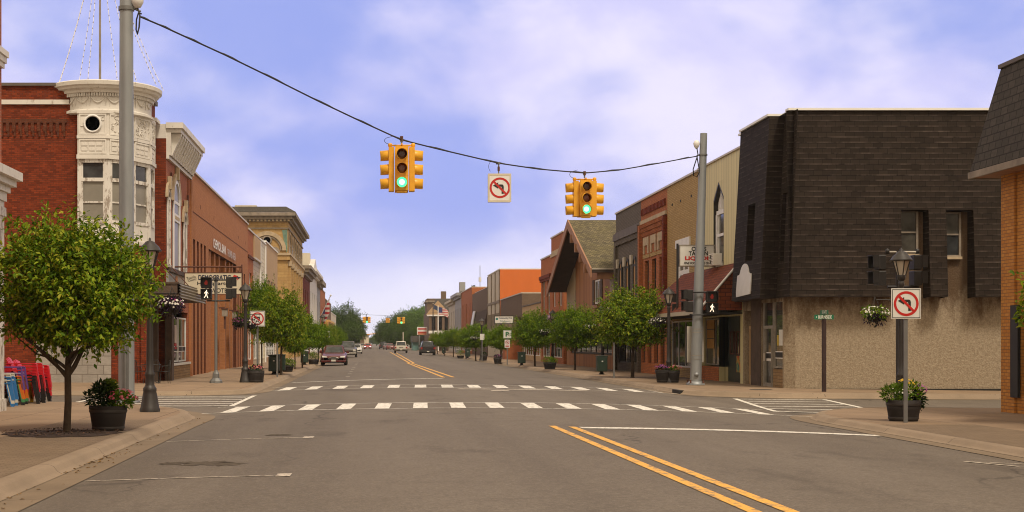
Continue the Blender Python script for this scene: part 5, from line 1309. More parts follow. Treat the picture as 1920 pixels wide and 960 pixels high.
# ================================================================ object materials
M['galv'] = plain('galvanised_pole', (.26, .275, .29), .5, .15, 2, metal=.35, streak=True)
M['galv_dark'] = plain('grey_sign_post', (.17, .17, .17), .5, .15, 3, metal=.4)
M['lamp_black'] = plain('dark_bronze_metal', (.026, .022, .021), .5, .15, 4)
M['sig_black'] = plain('black_signal_housing', (.012, .011, .011), .5, .2, 4)
M['sig_yellow'] = plain('signal_yellow', (.74, .37, .018), .42, .10, 4)
M['lens_dark'] = plain('unlit_lens', (.05, .012, .006), .25, .2, 6)
M['lens_amber'] = plain('unlit_amber_lens', (.12, .028, .006), .25, .2, 6)
M['green_on'] = emit('green_light', (.08, .95, .38), 1.5)
M['green_core'] = emit('green_light_core', (.75, 1.0, .88), 1.3)
M['walk_on'] = emit('walk_light', (1.0, .82, .58), 1.5)
M['hand_off'] = emit('dim_hand_light', (.30, .02, .012), .35)
M['lamp_glass'] = plain('lantern_glass', (.52, .47, .40), .35, .08, 3)
M['cable'] = plain('black_cable', (.016, .015, .016), .6, .2)
M['red_sign'] = plain('sign_red', (.48, .012, .010), .45, .04)
M['black_sign'] = plain('sign_black', (.015, .014, .014), .5, .05)
M['bin_green'] = plain('dark_green_bin', (.012, .030, .020), .5, .2, 4)
M['barrel'] = plain('dark_barrel_wood', (.009, .005, .004), .75, .4, 5, streak=True)
M['soil'] = plain('soil', (.03, .02, .012), .9, .3, 6)
M['bark'] = plain('bark', (.055, .036, .022), .9, .4, 8, bmp=.02)
M['leaf'] = leafmat('street_tree_leaf', [(.045, .10, .004), (.090, .17, .006), (.145, .23, .010), (.24, .31, .016), (.34, .33, .03)], .28)
M['leaf2'] = leafmat('small_street_tree_leaf', [(.045, .115, .005), (.10, .19, .007), (.155, .255, .010), (.26, .34, .018)], .32)
M['leaf_far'] = leafmat('far_tree_leaf', [(.036, .072, .012), (.058, .11, .014), (.095, .15, .02)], .2, .7)
M['leaf_grove'] = leafmat('grove_leaf', [(.055, .12, .012), (.09, .175, .016), (.135, .23, .022)], .2, .7)
M['leaf_conifer'] = leafmat('conifer_needles', [(.022, .036, .018), (.035, .05, .025)], .1, .8)
M['leaf_dark'] = leafmat('dark_foliage', [(.012, .026, .008), (.022, .045, .012), (.04, .07, .014)], .2)
M['leaf_lime'] = leafmat('lime_foliage', [(.06, .12, .012), (.12, .20, .02), (.20, .26, .04)], .3)
M['leaf_purple'] = leafmat('purple_foliage', [(.016, .010, .022), (.035, .018, .05), (.02, .03, .012)], .2)
M['fl_pink'] = leafmat('pink_petals', [(.55, .07, .14), (.70, .16, .22), (.62, .30, .30)], .3)
M['fl_white'] = leafmat('white_petals', [(.72, .70, .64), (.80, .78, .72)], .3)
M['fl_yellow'] = leafmat('yellow_petals', [(.60, .36, .03), (.65, .45, .06)], .3)
M['fl_mauve'] = leafmat('mauve_petals', [(.20, .05, .22), (.36, .12, .34), (.5, .1, .25)], .3)

# ---------------------------------------------------------------- foliage
def leafq(m, p, d, up, L, W, mat):
    """one leaf: folded diamond of two triangles each side of the midrib"""
    s = d.cross(up); s = s.normalized() if s.length > 1e-4 else d.orthogonal().normalized()
    n = s.cross(d)
    a = p; b = p + d * (L * .45) + s * (W * .5) + n * (W * .12); c = p + d * L - n * (L * .14); e = p + d * (L * .45) - s * (W * .5) + n * (W * .12)
    b2 = p + d * (L * .74) + s * (W * .30) + n * (W * .04); e2 = p + d * (L * .74) - s * (W * .30) + n * (W * .04); b = p + d * (L * .34) + s * (W * .5) + n * (W * .12); e = p + d * (L * .34) - s * (W * .5) + n * (W * .12)
    i = len(m.v); m.v.extend([tuple(a), tuple(b), tuple(b2), tuple(c), tuple(e2), tuple(e)]); k = m.mi(mat)
    m.f.append((i, i + 1, i + 2, i + 3)); m.f.append((i, i + 3, i + 4, i + 5)); m.m.extend([k, k]); m.sm.extend([True, True])
def rvec(rr):
    while True:
        v = Vector((rr.uniform(-1, 1), rr.uniform(-1, 1), rr.uniform(-1, 1)))
        if .05 < v.length < 1: return v.normalized()
def make_crown(seed, c, rx, rz, nclump, per, L, mat, rclump=.22, flat=.35, hole=.0, sprig=.25, lo=.55):
    """clumps spread through the crown volume, most of them near an uneven skin"""
    rr = random.Random(seed); m = MB(); c = Vector(c); tips = []
    lob = [(rvec(rr), rr.uniform(lo, 1.8 - lo)) for _ in range(9)]
    for k in range(nclump):
        v = rvec(rr); f = rr.random() ** .38
        g = max((1.0 + .0 * 0,) and [max(0, v.dot(l)) ** 5 * (s - 1) for l, s in lob], key=abs) + 1
        z = v.z * rz * f * g
        if z < -rz * flat: z = -rz * flat + (z + rz * flat) * .30
        p = c + Vector((v.x * rx * f * g, v.y * rx * f * g, z)); tips.append(p)
        out = Vector((v.x, v.y, v.z + .35)).normalized()
        rc = rclump * rr.uniform(.6, 1.35)
        sp = rr.random() < sprig and f > .72
        for q in range(per):
            o = rvec(rr) * rc * rr.random() ** .5
            if sp: o = out * rr.uniform(0, 2.1) * rc + rvec(rr) * rc * .35
            d = (out * .5 + rvec(rr) * .9 + Vector((0, 0, -.42))).normalized()
            up = (Vector((0, 0, 1)) + rvec(rr) * .7 + out * .5).normalized()
            l = L * rr.uniform(.65, 1.25)
            leafq(m, p + o, d, up, l, l * rr.uniform(.42, .58), mat)
    return m, tips
def make_trunk(seed, H, r0, fork, tips, c, nlimb=9, mat=None, lean=.03):
    rr = random.Random(seed + 99); m = MB(); mat = mat or M['bark']
    base = [(0, 0, -.12), (0, 0, 0), (rr.uniform(-lean, lean), rr.uniform(-lean, lean), fork * .5), (rr.uniform(-lean, lean), 0, fork)]
    top = Vector((c[0], c[1], c[2])); f = Vector(base[-1])
    m.tube([(0, 0, -.1), (0, 0, .03)], [r0 * 1.5, r0 * 1.25], mat, 10)
    m.tube(base + [tuple(f.lerp(top, .5) + Vector((.03, .02, 0))), tuple(top)], [r0 * 1.3, r0 * 1.1, r0, r0 * .95, r0 * .6, r0 * .25], mat, 10)
    outer = sorted(tips, key=lambda p: -(p - top).length)[:max(nlimb * 6, 20)]
    rr.shuffle(outer)
    for i, t in enumerate(outer[:nlimb]):
        s = f + (top - f) * (.5 * i / nlimb) - Vector((0, 0, rr.uniform(0, fork * .12)))
        mid = s.lerp(t, .5) + Vector((0, 0, -.08 * (t - s).length)); q = s.lerp(t, .22) + Vector((0, 0, .02))
        rad = r0 * (.55 - .2 * i / nlimb); m.tube([s, q, mid, t], [rad, rad * .8, rad * .5, rad * .12], mat, 7)
    return m, outer
def make_tree(name, label, cat, seed, H, rx, rz, fork, r0, nclump, per, L, mat, rclump=.25, group=None, nlimb=9, flat=.45, extra_limbs=(), sprig=.25):
    r = thing(name, label, cat, (0, 0, 0), group); c = (0, 0, H - rz)
    cm, tips = make_crown(seed, c, rx, rz, nclump, per, L, mat, rclump, flat, 0, sprig, .55 if rx < 3 else .78)
    tm, out = make_trunk(seed, H, r0, fork, tips, c, nlimb)
    for pts, rads in extra_limbs: tm.tube(pts, rads, M['bark'], 9)
    tm.build('trunk', r); cm.build('crown', r)
    return r

# the near tree: wide layered dome, crown 2.9 m across, three limbs leaving the trunk at 1.1 m
Y0 = 24.15; x0 = xp(125, Y0)
t = make_tree('street_tree', 'leafy green street tree in a mulch bed at the near left kerb', 'tree', 11, 3.78, 1.32, 1.22, 1.05, .062, 1350, 20, .098, M['leaf'], .19, 'street trees', 10, .62,
    [([(0, 0, 1.02), (-.16, 0, 1.17), (-.36, -.04, 1.36), (-.62, -.05, 1.62), (-.85, 0, 2.0)], [.036, .032, .028, .02, .008]),
     ([(0, 0, .98), (.14, 0, 1.18), (.27, .02, 1.46), (.5, .05, 1.72), (.85, .1, 2.1)], [.045, .042, .036, .026, .01])], .4)
t.location = (x0, Y0, ZL); ORG[t] = Vector(t.location)
for ch in list(t.children):
    if ch.name.startswith('crown'): ch.location = (.10, 0, -.02)
# street trees of the far blocks: three shapes, copied
def street(seed, label, mat): return make_tree('street_tree', label, 'tree', seed, 4.0, 1.62, 1.45, 1.35, .07, 1000, 20, .118, mat, .24, 'street trees', 9, .55, (), .35)
protos = [street(21, '', M['leaf']), street(33, '', M['leaf2']), street(47, '', M['leaf2'])]
used = [False] * 3
def put_tree(k, pt, label, crown_px, top_py, z):
    """pt ground point, crown_px crown width in photograph pixels, top_py row of the crown's top"""
    x, y, _ = pt; w = crown_px / F * y / 3.05; h = (zp(top_py, y) - z) / 3.95
    if not used[k]:
        r = protos[k]; used[k] = True; r.location = (x, y, z); r.scale = (w, w, h); r['label'] = label
    else: r = dup(protos[k], (x, y, z), random.uniform(0, 6.28), label, (w, w, h))
    return r
put_tree(0, G(1186, 708, ZR), 'big leafy street tree left of the leaning grey pole on the right pavement', 138, 543, ZR)
put_tree(1, G(1078, 694, ZR), 'round street tree in front of the brown chalet, second along the right pavement', 86, 576, ZR)
put_tree(2, G(1003, 687, ZR), 'round street tree left of the chalet gable, third along the right pavement', 78, 587, ZR)
put_tree(1, G(939, 680, ZR), 'thin street tree behind the green parking sign', 50, 610, ZR)
put_tree(2, G(892, 675, ZR), 'street tree below the slanted dark metal front', 56, 610, ZR)
put_tree(0, G(874, 671, ZR), 'street tree half hidden beside the tree below the dark metal front', 44, 617, ZR)
put_tree(1, G(850, 668, ZR), 'street tree in front of the grey blue building', 38, 616, ZR)
put_tree(2, G(833, 665.5, ZR), 'small street tree below the far brick hall', 30, 622, ZR)
put_tree(0, G(820, 663, ZR), 'last small street tree before the parked dark pickup', 28, 624, ZR)
put_tree(0, G(527, 703, ZL), 'dense street tree behind the no left turn sign on the left pavement', 96, 547, ZL)
put_tree(1, (-6.6, 84, ZL), 'taller street tree rising behind the dense left pavement tree', 66, 527, ZL)
put_tree(2, G(567, 690, ZL), 'street tree in front of the stone bank block, second along the left pavement', 66, 590, ZL)
put_tree(2, G(553, 692, ZL), 'street tree overlapping the one in front of the stone bank block', 50, 604, ZL)
put_tree(1, G(597, 679, ZL), 'street tree left of the parked maroon sedan', 44, 606, ZL)
put_tree(0, G(616, 672, ZL), 'street tree above the roof of the maroon sedan', 36, 610, ZL)
put_tree(2, G(628, 668, ZL), 'street tree behind the grey pickup on the left', 32, 613, ZL)
put_tree(1, G(637, 664, ZL), 'farthest small street tree on the left pavement', 26, 618, ZL)
# tree at the right edge: only its leaf tips reach the frame
t = make_tree('street_tree', 'street tree whose leaves just enter at the right edge of the photo', 'tree', 61, 3.3, 1.0, .75, 1.3, .06, 190, 12, .125, M['leaf'], .2, 'street trees', 7)
Yt = 28.0; t.location = (xp(1996, Yt), Yt, ZR)

# ---------------------------------------------------------------- far big trees
def big(seed, H, rx, rz, mat, n=1000, L=.46): return make_tree('shade_tree', '', 'tree', seed, H, rx, rz, H * .22, .38, n, 20, L, mat, rx * .15, 'big shade trees down the street', 8, .7, (), .2)
bp = [big(71, 17, 7.2, 7.3, M['leaf_far']), big(83, 18, 7.5, 7.6, M['leaf_grove']), big(97, 15, 6.2, 6.4, M['leaf_far'])]
bu = [False] * 3
def put_big(k, px, Y, top_py, wpx, label, rot=0):
    base = [17, 18, 15][k]; rx = [7.2, 7.5, 6.2][k]; z = -.2
    h = (zp(top_py, Y) - z) / base; w = wpx * 1.22 / F * Y / (2.1 * rx)
    loc = (xp(px, Y), Y, z)
    if not bu[k]: r = bp[k]; bu[k] = True; r.location = loc; r.scale = (w, w, h); r['label'] = label; r.rotation_euler = (0, 0, rot)
    else: r = dup(bp[k], loc, rot, label, (w, w, h))
for a in (
    (0, 645, 372, 571, 62, 'tallest big tree behind the left shop row', 0), (2, 661, 395, 588, 42, 'big tree leaning to the street right of the tallest left tree', 1),
    (0, 621, 420, 584, 44, 'tree top peeping over the brown left shop block', 2), (2, 671, 440, 606, 26, 'lower tree at the street end of the left group', 3),
    (2, 655, 360, 606, 44, 'dark low tree under the tallest left tree', 2.2),
    (1, 800, 440, 569, 74, 'big bright tree behind the columned hall', 0), (1, 770, 430, 577, 62, 'wide tree left of the big bright tree', 1.3), (0, 742, 400, 589, 50, 'dark tree right of the far signal box', .5),
    (2, 722, 390, 602, 36, 'tree at the street end of the right group', 2), (0, 760, 375, 602, 46, 'dark low tree behind the white sport utility', 3.2), (1, 788, 360, 613, 40, 'small tree beside the red and white sign', .9),
    (2, 775, 352, 617, 26, 'bushy small tree behind the white sport utility', 2.6), (2, 738, 365, 612, 34, 'dark bushy tree left of the white sport utility', 4.0),
    (1, 715, 620, 622, 30, 'hazy tree at the right of the far end', .3), (0, 706, 760, 628, 22, 'faint hazy tree at the far end of the street', 1), (2, 679, 640, 624, 20, 'hazy tree at the left of the far end', 2), (0, 684, 820, 631, 16, 'faint hazy tree left of the vanishing street', .2), (2, 699, 1050, 632, 16, 'faintest hazy tree right over the vanishing point', 2.2), (1, 691, 1150, 634, 14, 'tiny hazy tree just left of the vanishing point', 1.7)):
    k, px, Y, tp, w, lb, ro = a; put_big(k, px, Y, tp, w, lb, ro)
# conifer over the dark metal building
r = thing('conifer_tree', 'ragged dark conifer rising above the dark metal clad building', 'tree', (xp(889, 262), 262, -.2))
m = MB(); o = Vector(r.location); H = 12.6; m.tube([o, o + Vector((0, 0, H))], [.3, .04], M['bark'], 7); m.build('trunk', r)
m = MB(); rr = random.Random(4)
for i in range(34):
    z = 4.5 + (H - 4.4) * i / 34; l = (1 - (i / 34)) * 2.3 * rr.uniform(.55, 1.2) + .35; a = i * 2.4 + rr.uniform(-.4, .4); d = Vector((math.cos(a), math.sin(a), 0))
    for q in range(26):
        f = rr.random(); p = o + Vector((0, 0, z - .35 * f * l + .3 * f * f * l)) + d * l * f + rvec(rr) * .12
        leafq(m, p, (d * .6 + rvec(rr)).normalized(), Vector((0, 0, 1)), .5, .16, M['leaf_conifer'])
m.build('crown', r)
r = thing('antenna_mast', 'thin radio mast beside the conifer', 'antenna', (xp(900, 255), 255, 0))
m = MB(); x = xp(900, 255); m.tube([(x, 255, 0), (x, 255, zp(498, 255))], .06, M['galv'], 6); m.tube([(x, 255, zp(528, 255)), (x, 255, zp(520, 255))], .25, M['white'], 8); m.build('mast', r)

# ---------------------------------------------------------------- span wire poles
r = thing('strain_pole', 'thick grey steel signal pole rising out of the top left of the photo', 'pole', (xp(237, 36.6), 36.6, ZL))
lx, ly = xp(237, 36.6), 36.6
m = MB(); m.tube([(lx, ly, -.1), (lx, ly, 11.2)], [.215, .175], M['galv'], 24); m.build('pole', r)
m = MB(); m.box(lx - .32, lx + .32, ly - .32, ly + .32, ZL, ZL + .05, M['galv'])
for a in (-1, 1):
    for b in (-1, 1): m.tube([(lx + a * .25, ly + b * .25, ZL + .05), (lx + a * .25, ly + b * .25, ZL + .16)], .03, M['rust'], 6)
m.build('base_plate', r, bevel=.01)
m = MB(); m.box(lx - .06, lx + .10, ly - .27, ly - .20, ZL + .1, 3.2, M['galv_dark']); m.tube([(lx + .02, ly - .30, ZL), (lx + .02, ly - .30, 3.3)], .035, M['galv_dark'], 8); m.build('conduit', r)
m = MB(); m.tube([(lx, ly, zp(20, ly)), (lx, ly, zp(13, ly))], .21, M['galv_dark'], 24); m.tube([(lx + .2, ly, zp(16, ly)), (lx + .38, ly - .02, zp(22, ly))], .03, M['galv_dark'], 6); m.build('clamp', r)
m = MB(); m.lathe([(.0, -.22), (.10, -.18), (.17, -.05), (.18, .12), (.10, .3), (.03, .38)], M['white'], (xp(257, ly), ly, zp(1, ly)), 16); m.tube([(lx + .1, ly, zp(-12, ly)), (xp(256, ly), ly, zp(-12, ly))], .04, M['galv'], 8); m.build('photocell', r)
m = MB(); pts = [(257, 13), (260, 20), (263, 30), (262, 52), (259, 66), (257, 58), (258, 40), (262, 28), (268, 30)]
m.tube([(xp(a, ly), ly - .03 * i, zp(b, ly)) for i, (a, b) in enumerate(pts)], .022, M['cable'], 6); m.build('cable_loop', r)
rx_, ry_ = xp(1304, 54.6), 54.6; rtx, rtz = xp(1319.5, 54.6), zp(250, 54.6)
r = thing('strain_pole', 'leaning grey steel signal pole on the right pavement beside the tavern sign', 'pole', (rx_, ry_, ZR))
m = MB(); m.tube([(rx_, ry_, -.12), (rtx, ry_, rtz)], [.225, .135], M['galv'], 24); m.build('pole', r)
m = MB(); m.box(rx_ - .30, rx_ + .30, ry_ - .30, ry_ + .30, ZR, ZR + .07, M['galv']); m.lathe([(.34, 0), (.34, .06), (.24, .14)], M['galv'], (rx_, ry_, ZR), 20)
for a in (-1, 1):
    for b in (-1, 1): m.tube([(rx_ + a * .25, ry_ + b * .25, ZR + .06), (rx_ + a * .25, ry_ + b * .25, ZR + .2)], .035, M['rust'], 6)
m.build('base_plate', r)
def onp(py): f = (py - 720) / (250 - 720); return rx_ + (rtx - rx_) * f
m = MB(); m.lathe([(.0, .08), (.08, .06), (.09, 0), (.05, 0)], M['galv'], (0, 0, 0), 14); m.xf(Matrix.Translation((onp(702) - .02, ry_ - .22, zp(702, ry_))) @ Matrix.Rotation(R(90), 4, 'X')); m.build('hand_hole_cover', r)
m = MB()
for py in (617, 623, 666, 673): x = onp(py); rd = .225 - .09 * (720 - py) / 470 + .008; m.tube([(x, ry_, zp(py, ry_) - .012), (x, ry_, zp(py, ry_) + .012)], rd, M['corrug'], 24)
m.build('strap', r)
m = MB(); bx = onp(645); m.box(bx - .33, bx + .33, ry_ + .22, ry_ + .30, zp(680, ry_), zp(612, ry_), plain('cabinet_grey', (.40, .38, .34), .55, .08)); m.build('back_of_sign', r, bevel=.02)
m = MB(); x = xp(1306, ry_); m.lathe([(.0, .16), (.09, .12), (.13, .02), (.10, -.1), (.03, -.2)], M['white'], (x, ry_, zp(270, ry_)), 14); m.build('photocell', r)
m = MB(); m.tube([(xp(a, ry_), ry_ - .06, zp(b, ry_)) for a, b in ((1306, 278), (1308, 290), (1304, 302), (1299, 318), (1300, 330), (1306, 332), (1311, 322), (1308, 305), (1306, 293))], .022, M['cable'], 6); m.build('cable_loop', r)
m = MB(); x = onp(290); m.tube([(x, ry_, zp(292, ry_)), (x, ry_, zp(289, ry_))], .17, M['galv_dark'], 20); m.tube([(x, ry_, zp(290.5, ry_)), (xp(1306, ry_), ry_, zp(292, ry_))], .025, M['galv_dark'], 6); m.build('clamp', r)

# span wire: straight in plan from pole to pole
A = Vector((xp(262, ly), ly, zp(31, ly))); Bv = Vector((xp(1306, ry_), ry_, zp(293, ry_)))
def on_wire(px):
    k = (px - VX) / F
    t_ = (k * A.y - A.x) / ((Bv.x - A.x) - k * (Bv.y - A.y)); return A.x + (Bv.x - A.x) * t_, A.y + (Bv.y - A.y) * t_
wp_ = [(262, 31), (300, 47), (350, 70), (420, 102), (500, 141), (600, 191), (680, 229), (752, 262), (820, 279), (935, 306), (1010, 317), (1096, 324.5), (1160, 319), (1230, 307), (1306, 293)]
def wire_pt(px, py): x, y = on_wire(px); return (x, y, zp(py, y))
m = MB(); m.tube([wire_pt(*q) for q in wp_], .022, M['cable'], 6)
pts2 = [wire_pt(*q) for q in wp_]; rows = []
for i in range(len(pts2) - 1):
    for j in range(5):
        p = Vector(pts2[i]).lerp(Vector(pts2[i + 1]), j / 5); s = math.sin((i * 5 + j) * 1.3) * .022; rows.append((p.x, p.y + .02, p.z + s + .012))
m.tube(rows, .013, M['cable'], 5)
tag(m.build('span_wire'), 'black span wire strung between the two grey signal poles', 'wire')

def visor(m, c, d, r_, L, mat, n=20):
    """open tunnel visor around axis d (horizontal unit), slit underneath"""
    d = Vector(d); s = Vector((-d.y, d.x, 0)); up = Vector((0, 0, 1)); rows = []
    for k in range(n + 1):
        a = R(-62 + 304 * k / n); e = s * math.cos(a) + up * math.sin(a)
        Lk = L * (.93 + .07 * max(0, math.sin(a)))
        c0 = Vector(c); rows.append([c0 + e * r_, c0 + d * Lk + e * r_ * .98 - up * .02, c0 + d * Lk + e * r_ * .94 - up * .02, c0 + e * r_ * .95])
    m.grid(rows, mat, True)
def make_signal(label, px, pw, pt, pb):
    """four-way head: pixel column, wire row, top and bottom rows of the front face"""
    x, y = on_wire(px); zt_, zb_ = zp(pt, y), zp(pb, y); H = zt_ - zb_
    r = thing('traffic_signal', label, 'traffic light', (x, y, zt_), 'four way signals over the junction'); ym = M['sig_yellow']
    hw, dp, off = .205, .17, .235
    sp = H / 3.12
    zs = [zt_ - sp * (.56 + i) for i in range(3)]
    m = MB(); zw = zp(pw, y)
    m.tube([(x, y, zw), (x, y, zt_ + .12)], .028, M['galv_dark'], 8); m.tube([(x, y, zt_ + .22), (x, y, zt_ + .36)], .05, M['rust'], 8); m.box(x - .05, x + .05, y - .035, y + .035, zw - .06, zw + .05, M['galv_dark'])
    m.tube([(x - .42, y, zt_ + .07), (x + .42, y, zt_ + .07)], .028, ym, 8); m.tube([(x, y - .36, zt_ + .07), (x, y + .36, zt_ + .07)], .028, ym, 8)
    for s in (-.36, .36): m.lathe([(.0, .07), (.06, .05), (.07, 0), (.05, -.06), (.03, -.1)], ym, (x + s, y, zt_ + .08), 10)
    pts = [(x - .42 + .25 * math.cos(a_) - .0, y - .05, zt_ + .38 + .3 * math.sin(a_)) for a_ in [R(v) for v in range(-70, -290, -20)]]
    m.tube([(x - .36, y - .05, zt_ + .1)] + [(x - .42 - .12 * math.sin(math.pi * k / 8), y - .05, zt_ + .1 + (zw + .08 - zt_ - .1) * k / 8) for k in range(1, 8)] + [(x - .25, y - .02, zw + .11)], .008, M['cable'], 5)
    m.build('hanger', r)
    for ang in (0, 90, 180, 270):
        ca, sa = math.cos(R(ang)), math.sin(R(ang)); d = Vector((sa, -ca, 0)); s = Vector((ca, sa, 0))
        m = MB(); o = Vector((x, y, 0)) + d * off
        m.prism([tuple(o + s * q + Vector((0, 0, z))) for q, z in ((-hw, zb_), (hw, zb_), (hw, zt_), (-hw, zt_))], d * dp, ym)
        if ang == 0:
            for z in zs[:2]: m.prism([tuple(o + s * q + Vector((0, 0, zz))) for q, zz in ((-hw - .004, z - sp / 2 - .012), (hw + .004, z - sp / 2 - .012), (hw + .004, z - sp / 2 + .012), (-hw - .004, z - sp / 2 + .012))], d * (dp + .004), ym)
            m.box(x - .16, x + .16, y - off - dp + .02, y - off, zb_ - .08, zb_ - .003, ym)
        hs_ = m.build('signal_face', r, bevel=.018)
        for i, z in enumerate(zs):
            fc = o + d * (dp + .004) + Vector((0, 0, z)); v = MB(); visor(v, fc, d, .17, .27, ym); v.build('visor', hs_)
            l = MB(); on = (i == 2 and ang in (0, 180)); mt = M['green_on'] if on else (M['lens_dark'] if i == 0 else M['lens_amber'])
            if ang in (90, 270): mt = M['lens_dark']
            rows = []
            for rad, dd in ((.158, .0), (.14, .02), (.09, .036), (.001, .042)): rows.append([fc + d * dd + s * rad * math.cos(k * .4488) + Vector((0, 0, rad * math.sin(k * .4488))) for k in range(14)])
            l.grid(rows[:3], mt, True, True); l.grid(rows[2:], M['green_core'] if on else mt, True, True); l.build('lens', hs_)
    return r
make_signal('yellow four way traffic light showing green, left one on the span wire', 753, 262, 277, 359)
make_signal('yellow four way traffic light showing green, right one on the span wire', 1096, 324.5, 340, 406)

def no_left(parent, c, s, d=(0, -1, 0), rect=None, plate=True):
    """NO LEFT TURN symbol of size s centred at c, facing -Y"""
    cx, cy, cz = c; y = cy
    m = MB(); n = 36
    for i in range(n):
        a, b = 2 * math.pi * i / n, 2 * math.pi * (i + 1) / n; R0, R1 = s * .43, s * .345
        m.face([(cx + q * math.cos(t_), y - .004, cz + q * math.sin(t_)) for q, t_ in ((R0, a), (R0, b), (R1, b), (R1, a))], M['red_sign'])
    k = .7071; w = s * .042; L = s * .36
    m.face([(cx + (-L) * k + w * k, y - .006, cz + L * k + w * k), (cx - L * k - w * k, y - .006, cz + L * k - w * k), (cx + L * k - w * k, y - .006, cz - L * k - w * k), (cx + L * k + w * k, y - .006, cz - L * k + w * k)], M['red_sign'])
    m.build('ban_ring', parent)
    m = MB(); u = s / 100.
    m.face([(cx + a * u, y - .003, cz + b * u) for a, b in ((7, -25), (16, -25), (16, 5), (14.5, 11), (10, 14), (-7, 14), (-7, 5), (5.5, 5), (7, 3))], M['black_sign'])
    m.face([(cx + a * u, y - .003, cz + b * u) for a, b in ((-29, 9.5), (-7, -4), (-7, 23))], M['black_sign']); m.build('arrow', parent)
# box sign on the wire
x, y = on_wire(935); r = thing('overhead_no_left_turn_sign', 'white no left turn box sign hanging between the two traffic lights', 'sign', (x, y, zp(325, y)))
za, zb2 = zp(379, y), zp(327, y); xa, xb = xp(915, y), xp(957, y)
m = MB(); m.box(xa, xb, y - .14, y + .14, za, zb2, M['sign_cream']); bx_ = m.build('sign_box', r, bevel=.01)
m = MB(); m.box(xa - .012, xb + .012, y - .155, y - .141, zb2 - .06, zb2 + .012, M['sign_cream']); m.box(xa - .012, xb + .012, y - .155, y - .141, za - .012, za + .05, M['sign_cream']); m.box(xa - .012, xa + .04, y - .155, y - .141, za + .05, zb2 - .06, M['sign_cream']); m.box(xb - .04, xb + .012, y - .155, y - .141, za + .05, zb2 - .06, M['sign_cream']); m.build('rim', bx_)
m = MB(); m.box(xa + .04, xb - .04, y - .148, y - .1405, za + .05, zb2 - .06, M['white']); pn = m.build('face', r); no_left(pn, ((xa + xb) / 2 + .01, y - .15, (za + zb2) / 2), .80)
m = MB(); zw = zp(306, y); m.tube([(x, y, zw), (x, y, zb2)], .022, M['galv_dark'], 8); m.tube([(x, y, zb2 + .12), (x, y, zb2 + .26)], .04, M['rust'], 8); m.box(x - .09, x + .05, y - .03, y + .03, zw - .04, zw + .04, M['galv_dark'])
m.tube([(x - .28 - .06 * math.sin(math.pi * k / 8), y, zw + .05 - (zw - zb2 - .05) * k / 8) for k in range(9)], .007, M['cable'], 5); m.build('hanger', r)

# ---------------------------------------------------------------- street lamps
def make_lamp(label):
    r = thing('street_lamp', label, 'street lamp', (0, 0, 0), 'old style street lamps'); k = M['lamp_black']
    m = MB(); m.lathe([(.235, 0), (.235, .06), (.215, .10), (.165, .40), (.150, .46), (.155, .48), (.155, .54), (.125, .58), (.105, .62), (.10, .80), (.115, .83), (.115, .88), (.085, .93), (.082, 1.2), (.068, 2.6), (.060, 3.05), (.075, 3.08), (.075, 3.13), (.055, 3.18)], k, (0, 0, 0), 20); m.build('post', r)
    m = MB(); m.lathe([(.05, 3.18), (.09, 3.22), (.11, 3.30), (.10, 3.33)], k, (0, 0, 0), 12)
    n = 6
    for i in range(n):
        a = 2 * math.pi * i / n + .52; c, s = math.cos(a), math.sin(a); m.tube([(.10 * c, .10 * s, 3.32), (.205 * c, .205 * s, 3.68)], .014, k, 6)
    m.lathe([(.26, 3.68), (.28, 3.695), (.25, 3.72), (.21, 3.79), (.13, 3.86), (.11, 3.90), (.03, 3.93), (.03, 3.97), (.0, 4.01)], k, (0, 0, 0), 18); ln = m.build('lantern', r)
    m = MB(); m.lathe([(.088, 3.33), (.186, 3.675)], M['lamp_glass'], (0, 0, 0), 6, False, .52, cap=False); m.build('glass', ln)
    m = MB(); m.tube([(0, 0, 2.72), (-.62, 0, 2.72)], .014, k, 6); m.tube([(.0, 0, 2.45), (-.3, 0, 2.70)], .010, k, 6); m.tube([(-.58, 0, 2.72), (-.58, 0, 2.55)], .008, k, 5); m.build('basket_arm', r)
    return r
l0 = make_lamp('dark street lamp on the near left corner, its top half inside the tree')
def put_lamp(o, px, py, z, label, rot=0, first=False, Y=None):
    x, y, _ = G(px, py, z)
    if first: o.location = (x, y, z); o.rotation_euler = (0, 0, rot); o['label'] = label; return (x, y)
    dup(o, (x, y, z), rot, label); return (x, y)
put_lamp(l0, 281, 772, ZL, 'dark street lamp on the near left corner, its top half inside the tree', math.pi, True)
put_lamp(l0, 460, 717, ZL, 'dark street lamp beside the barrel planter in front of the bank', math.pi)
put_lamp(l0, 1254, 717, ZR, 'dark street lamp left of the leaning grey pole', 0)
put_lamp(l0, 1690, 768, ZR, 'dark street lamp behind the near right no left turn sign', 0)
put_lamp(l0, 1130, 694, ZR, 'dark street lamp between the two nearest right pavement trees', 0)
put_lamp(l0, 1036, 687, ZR, 'dark street lamp in front of the chalet gable', 0)
put_lamp(l0, 903, 676, ZR, 'dark street lamp near the slanted dark metal front', 0)
put_lamp(l0, 605, 679, ZL, 'dark street lamp left of the maroon sedan', math.pi)

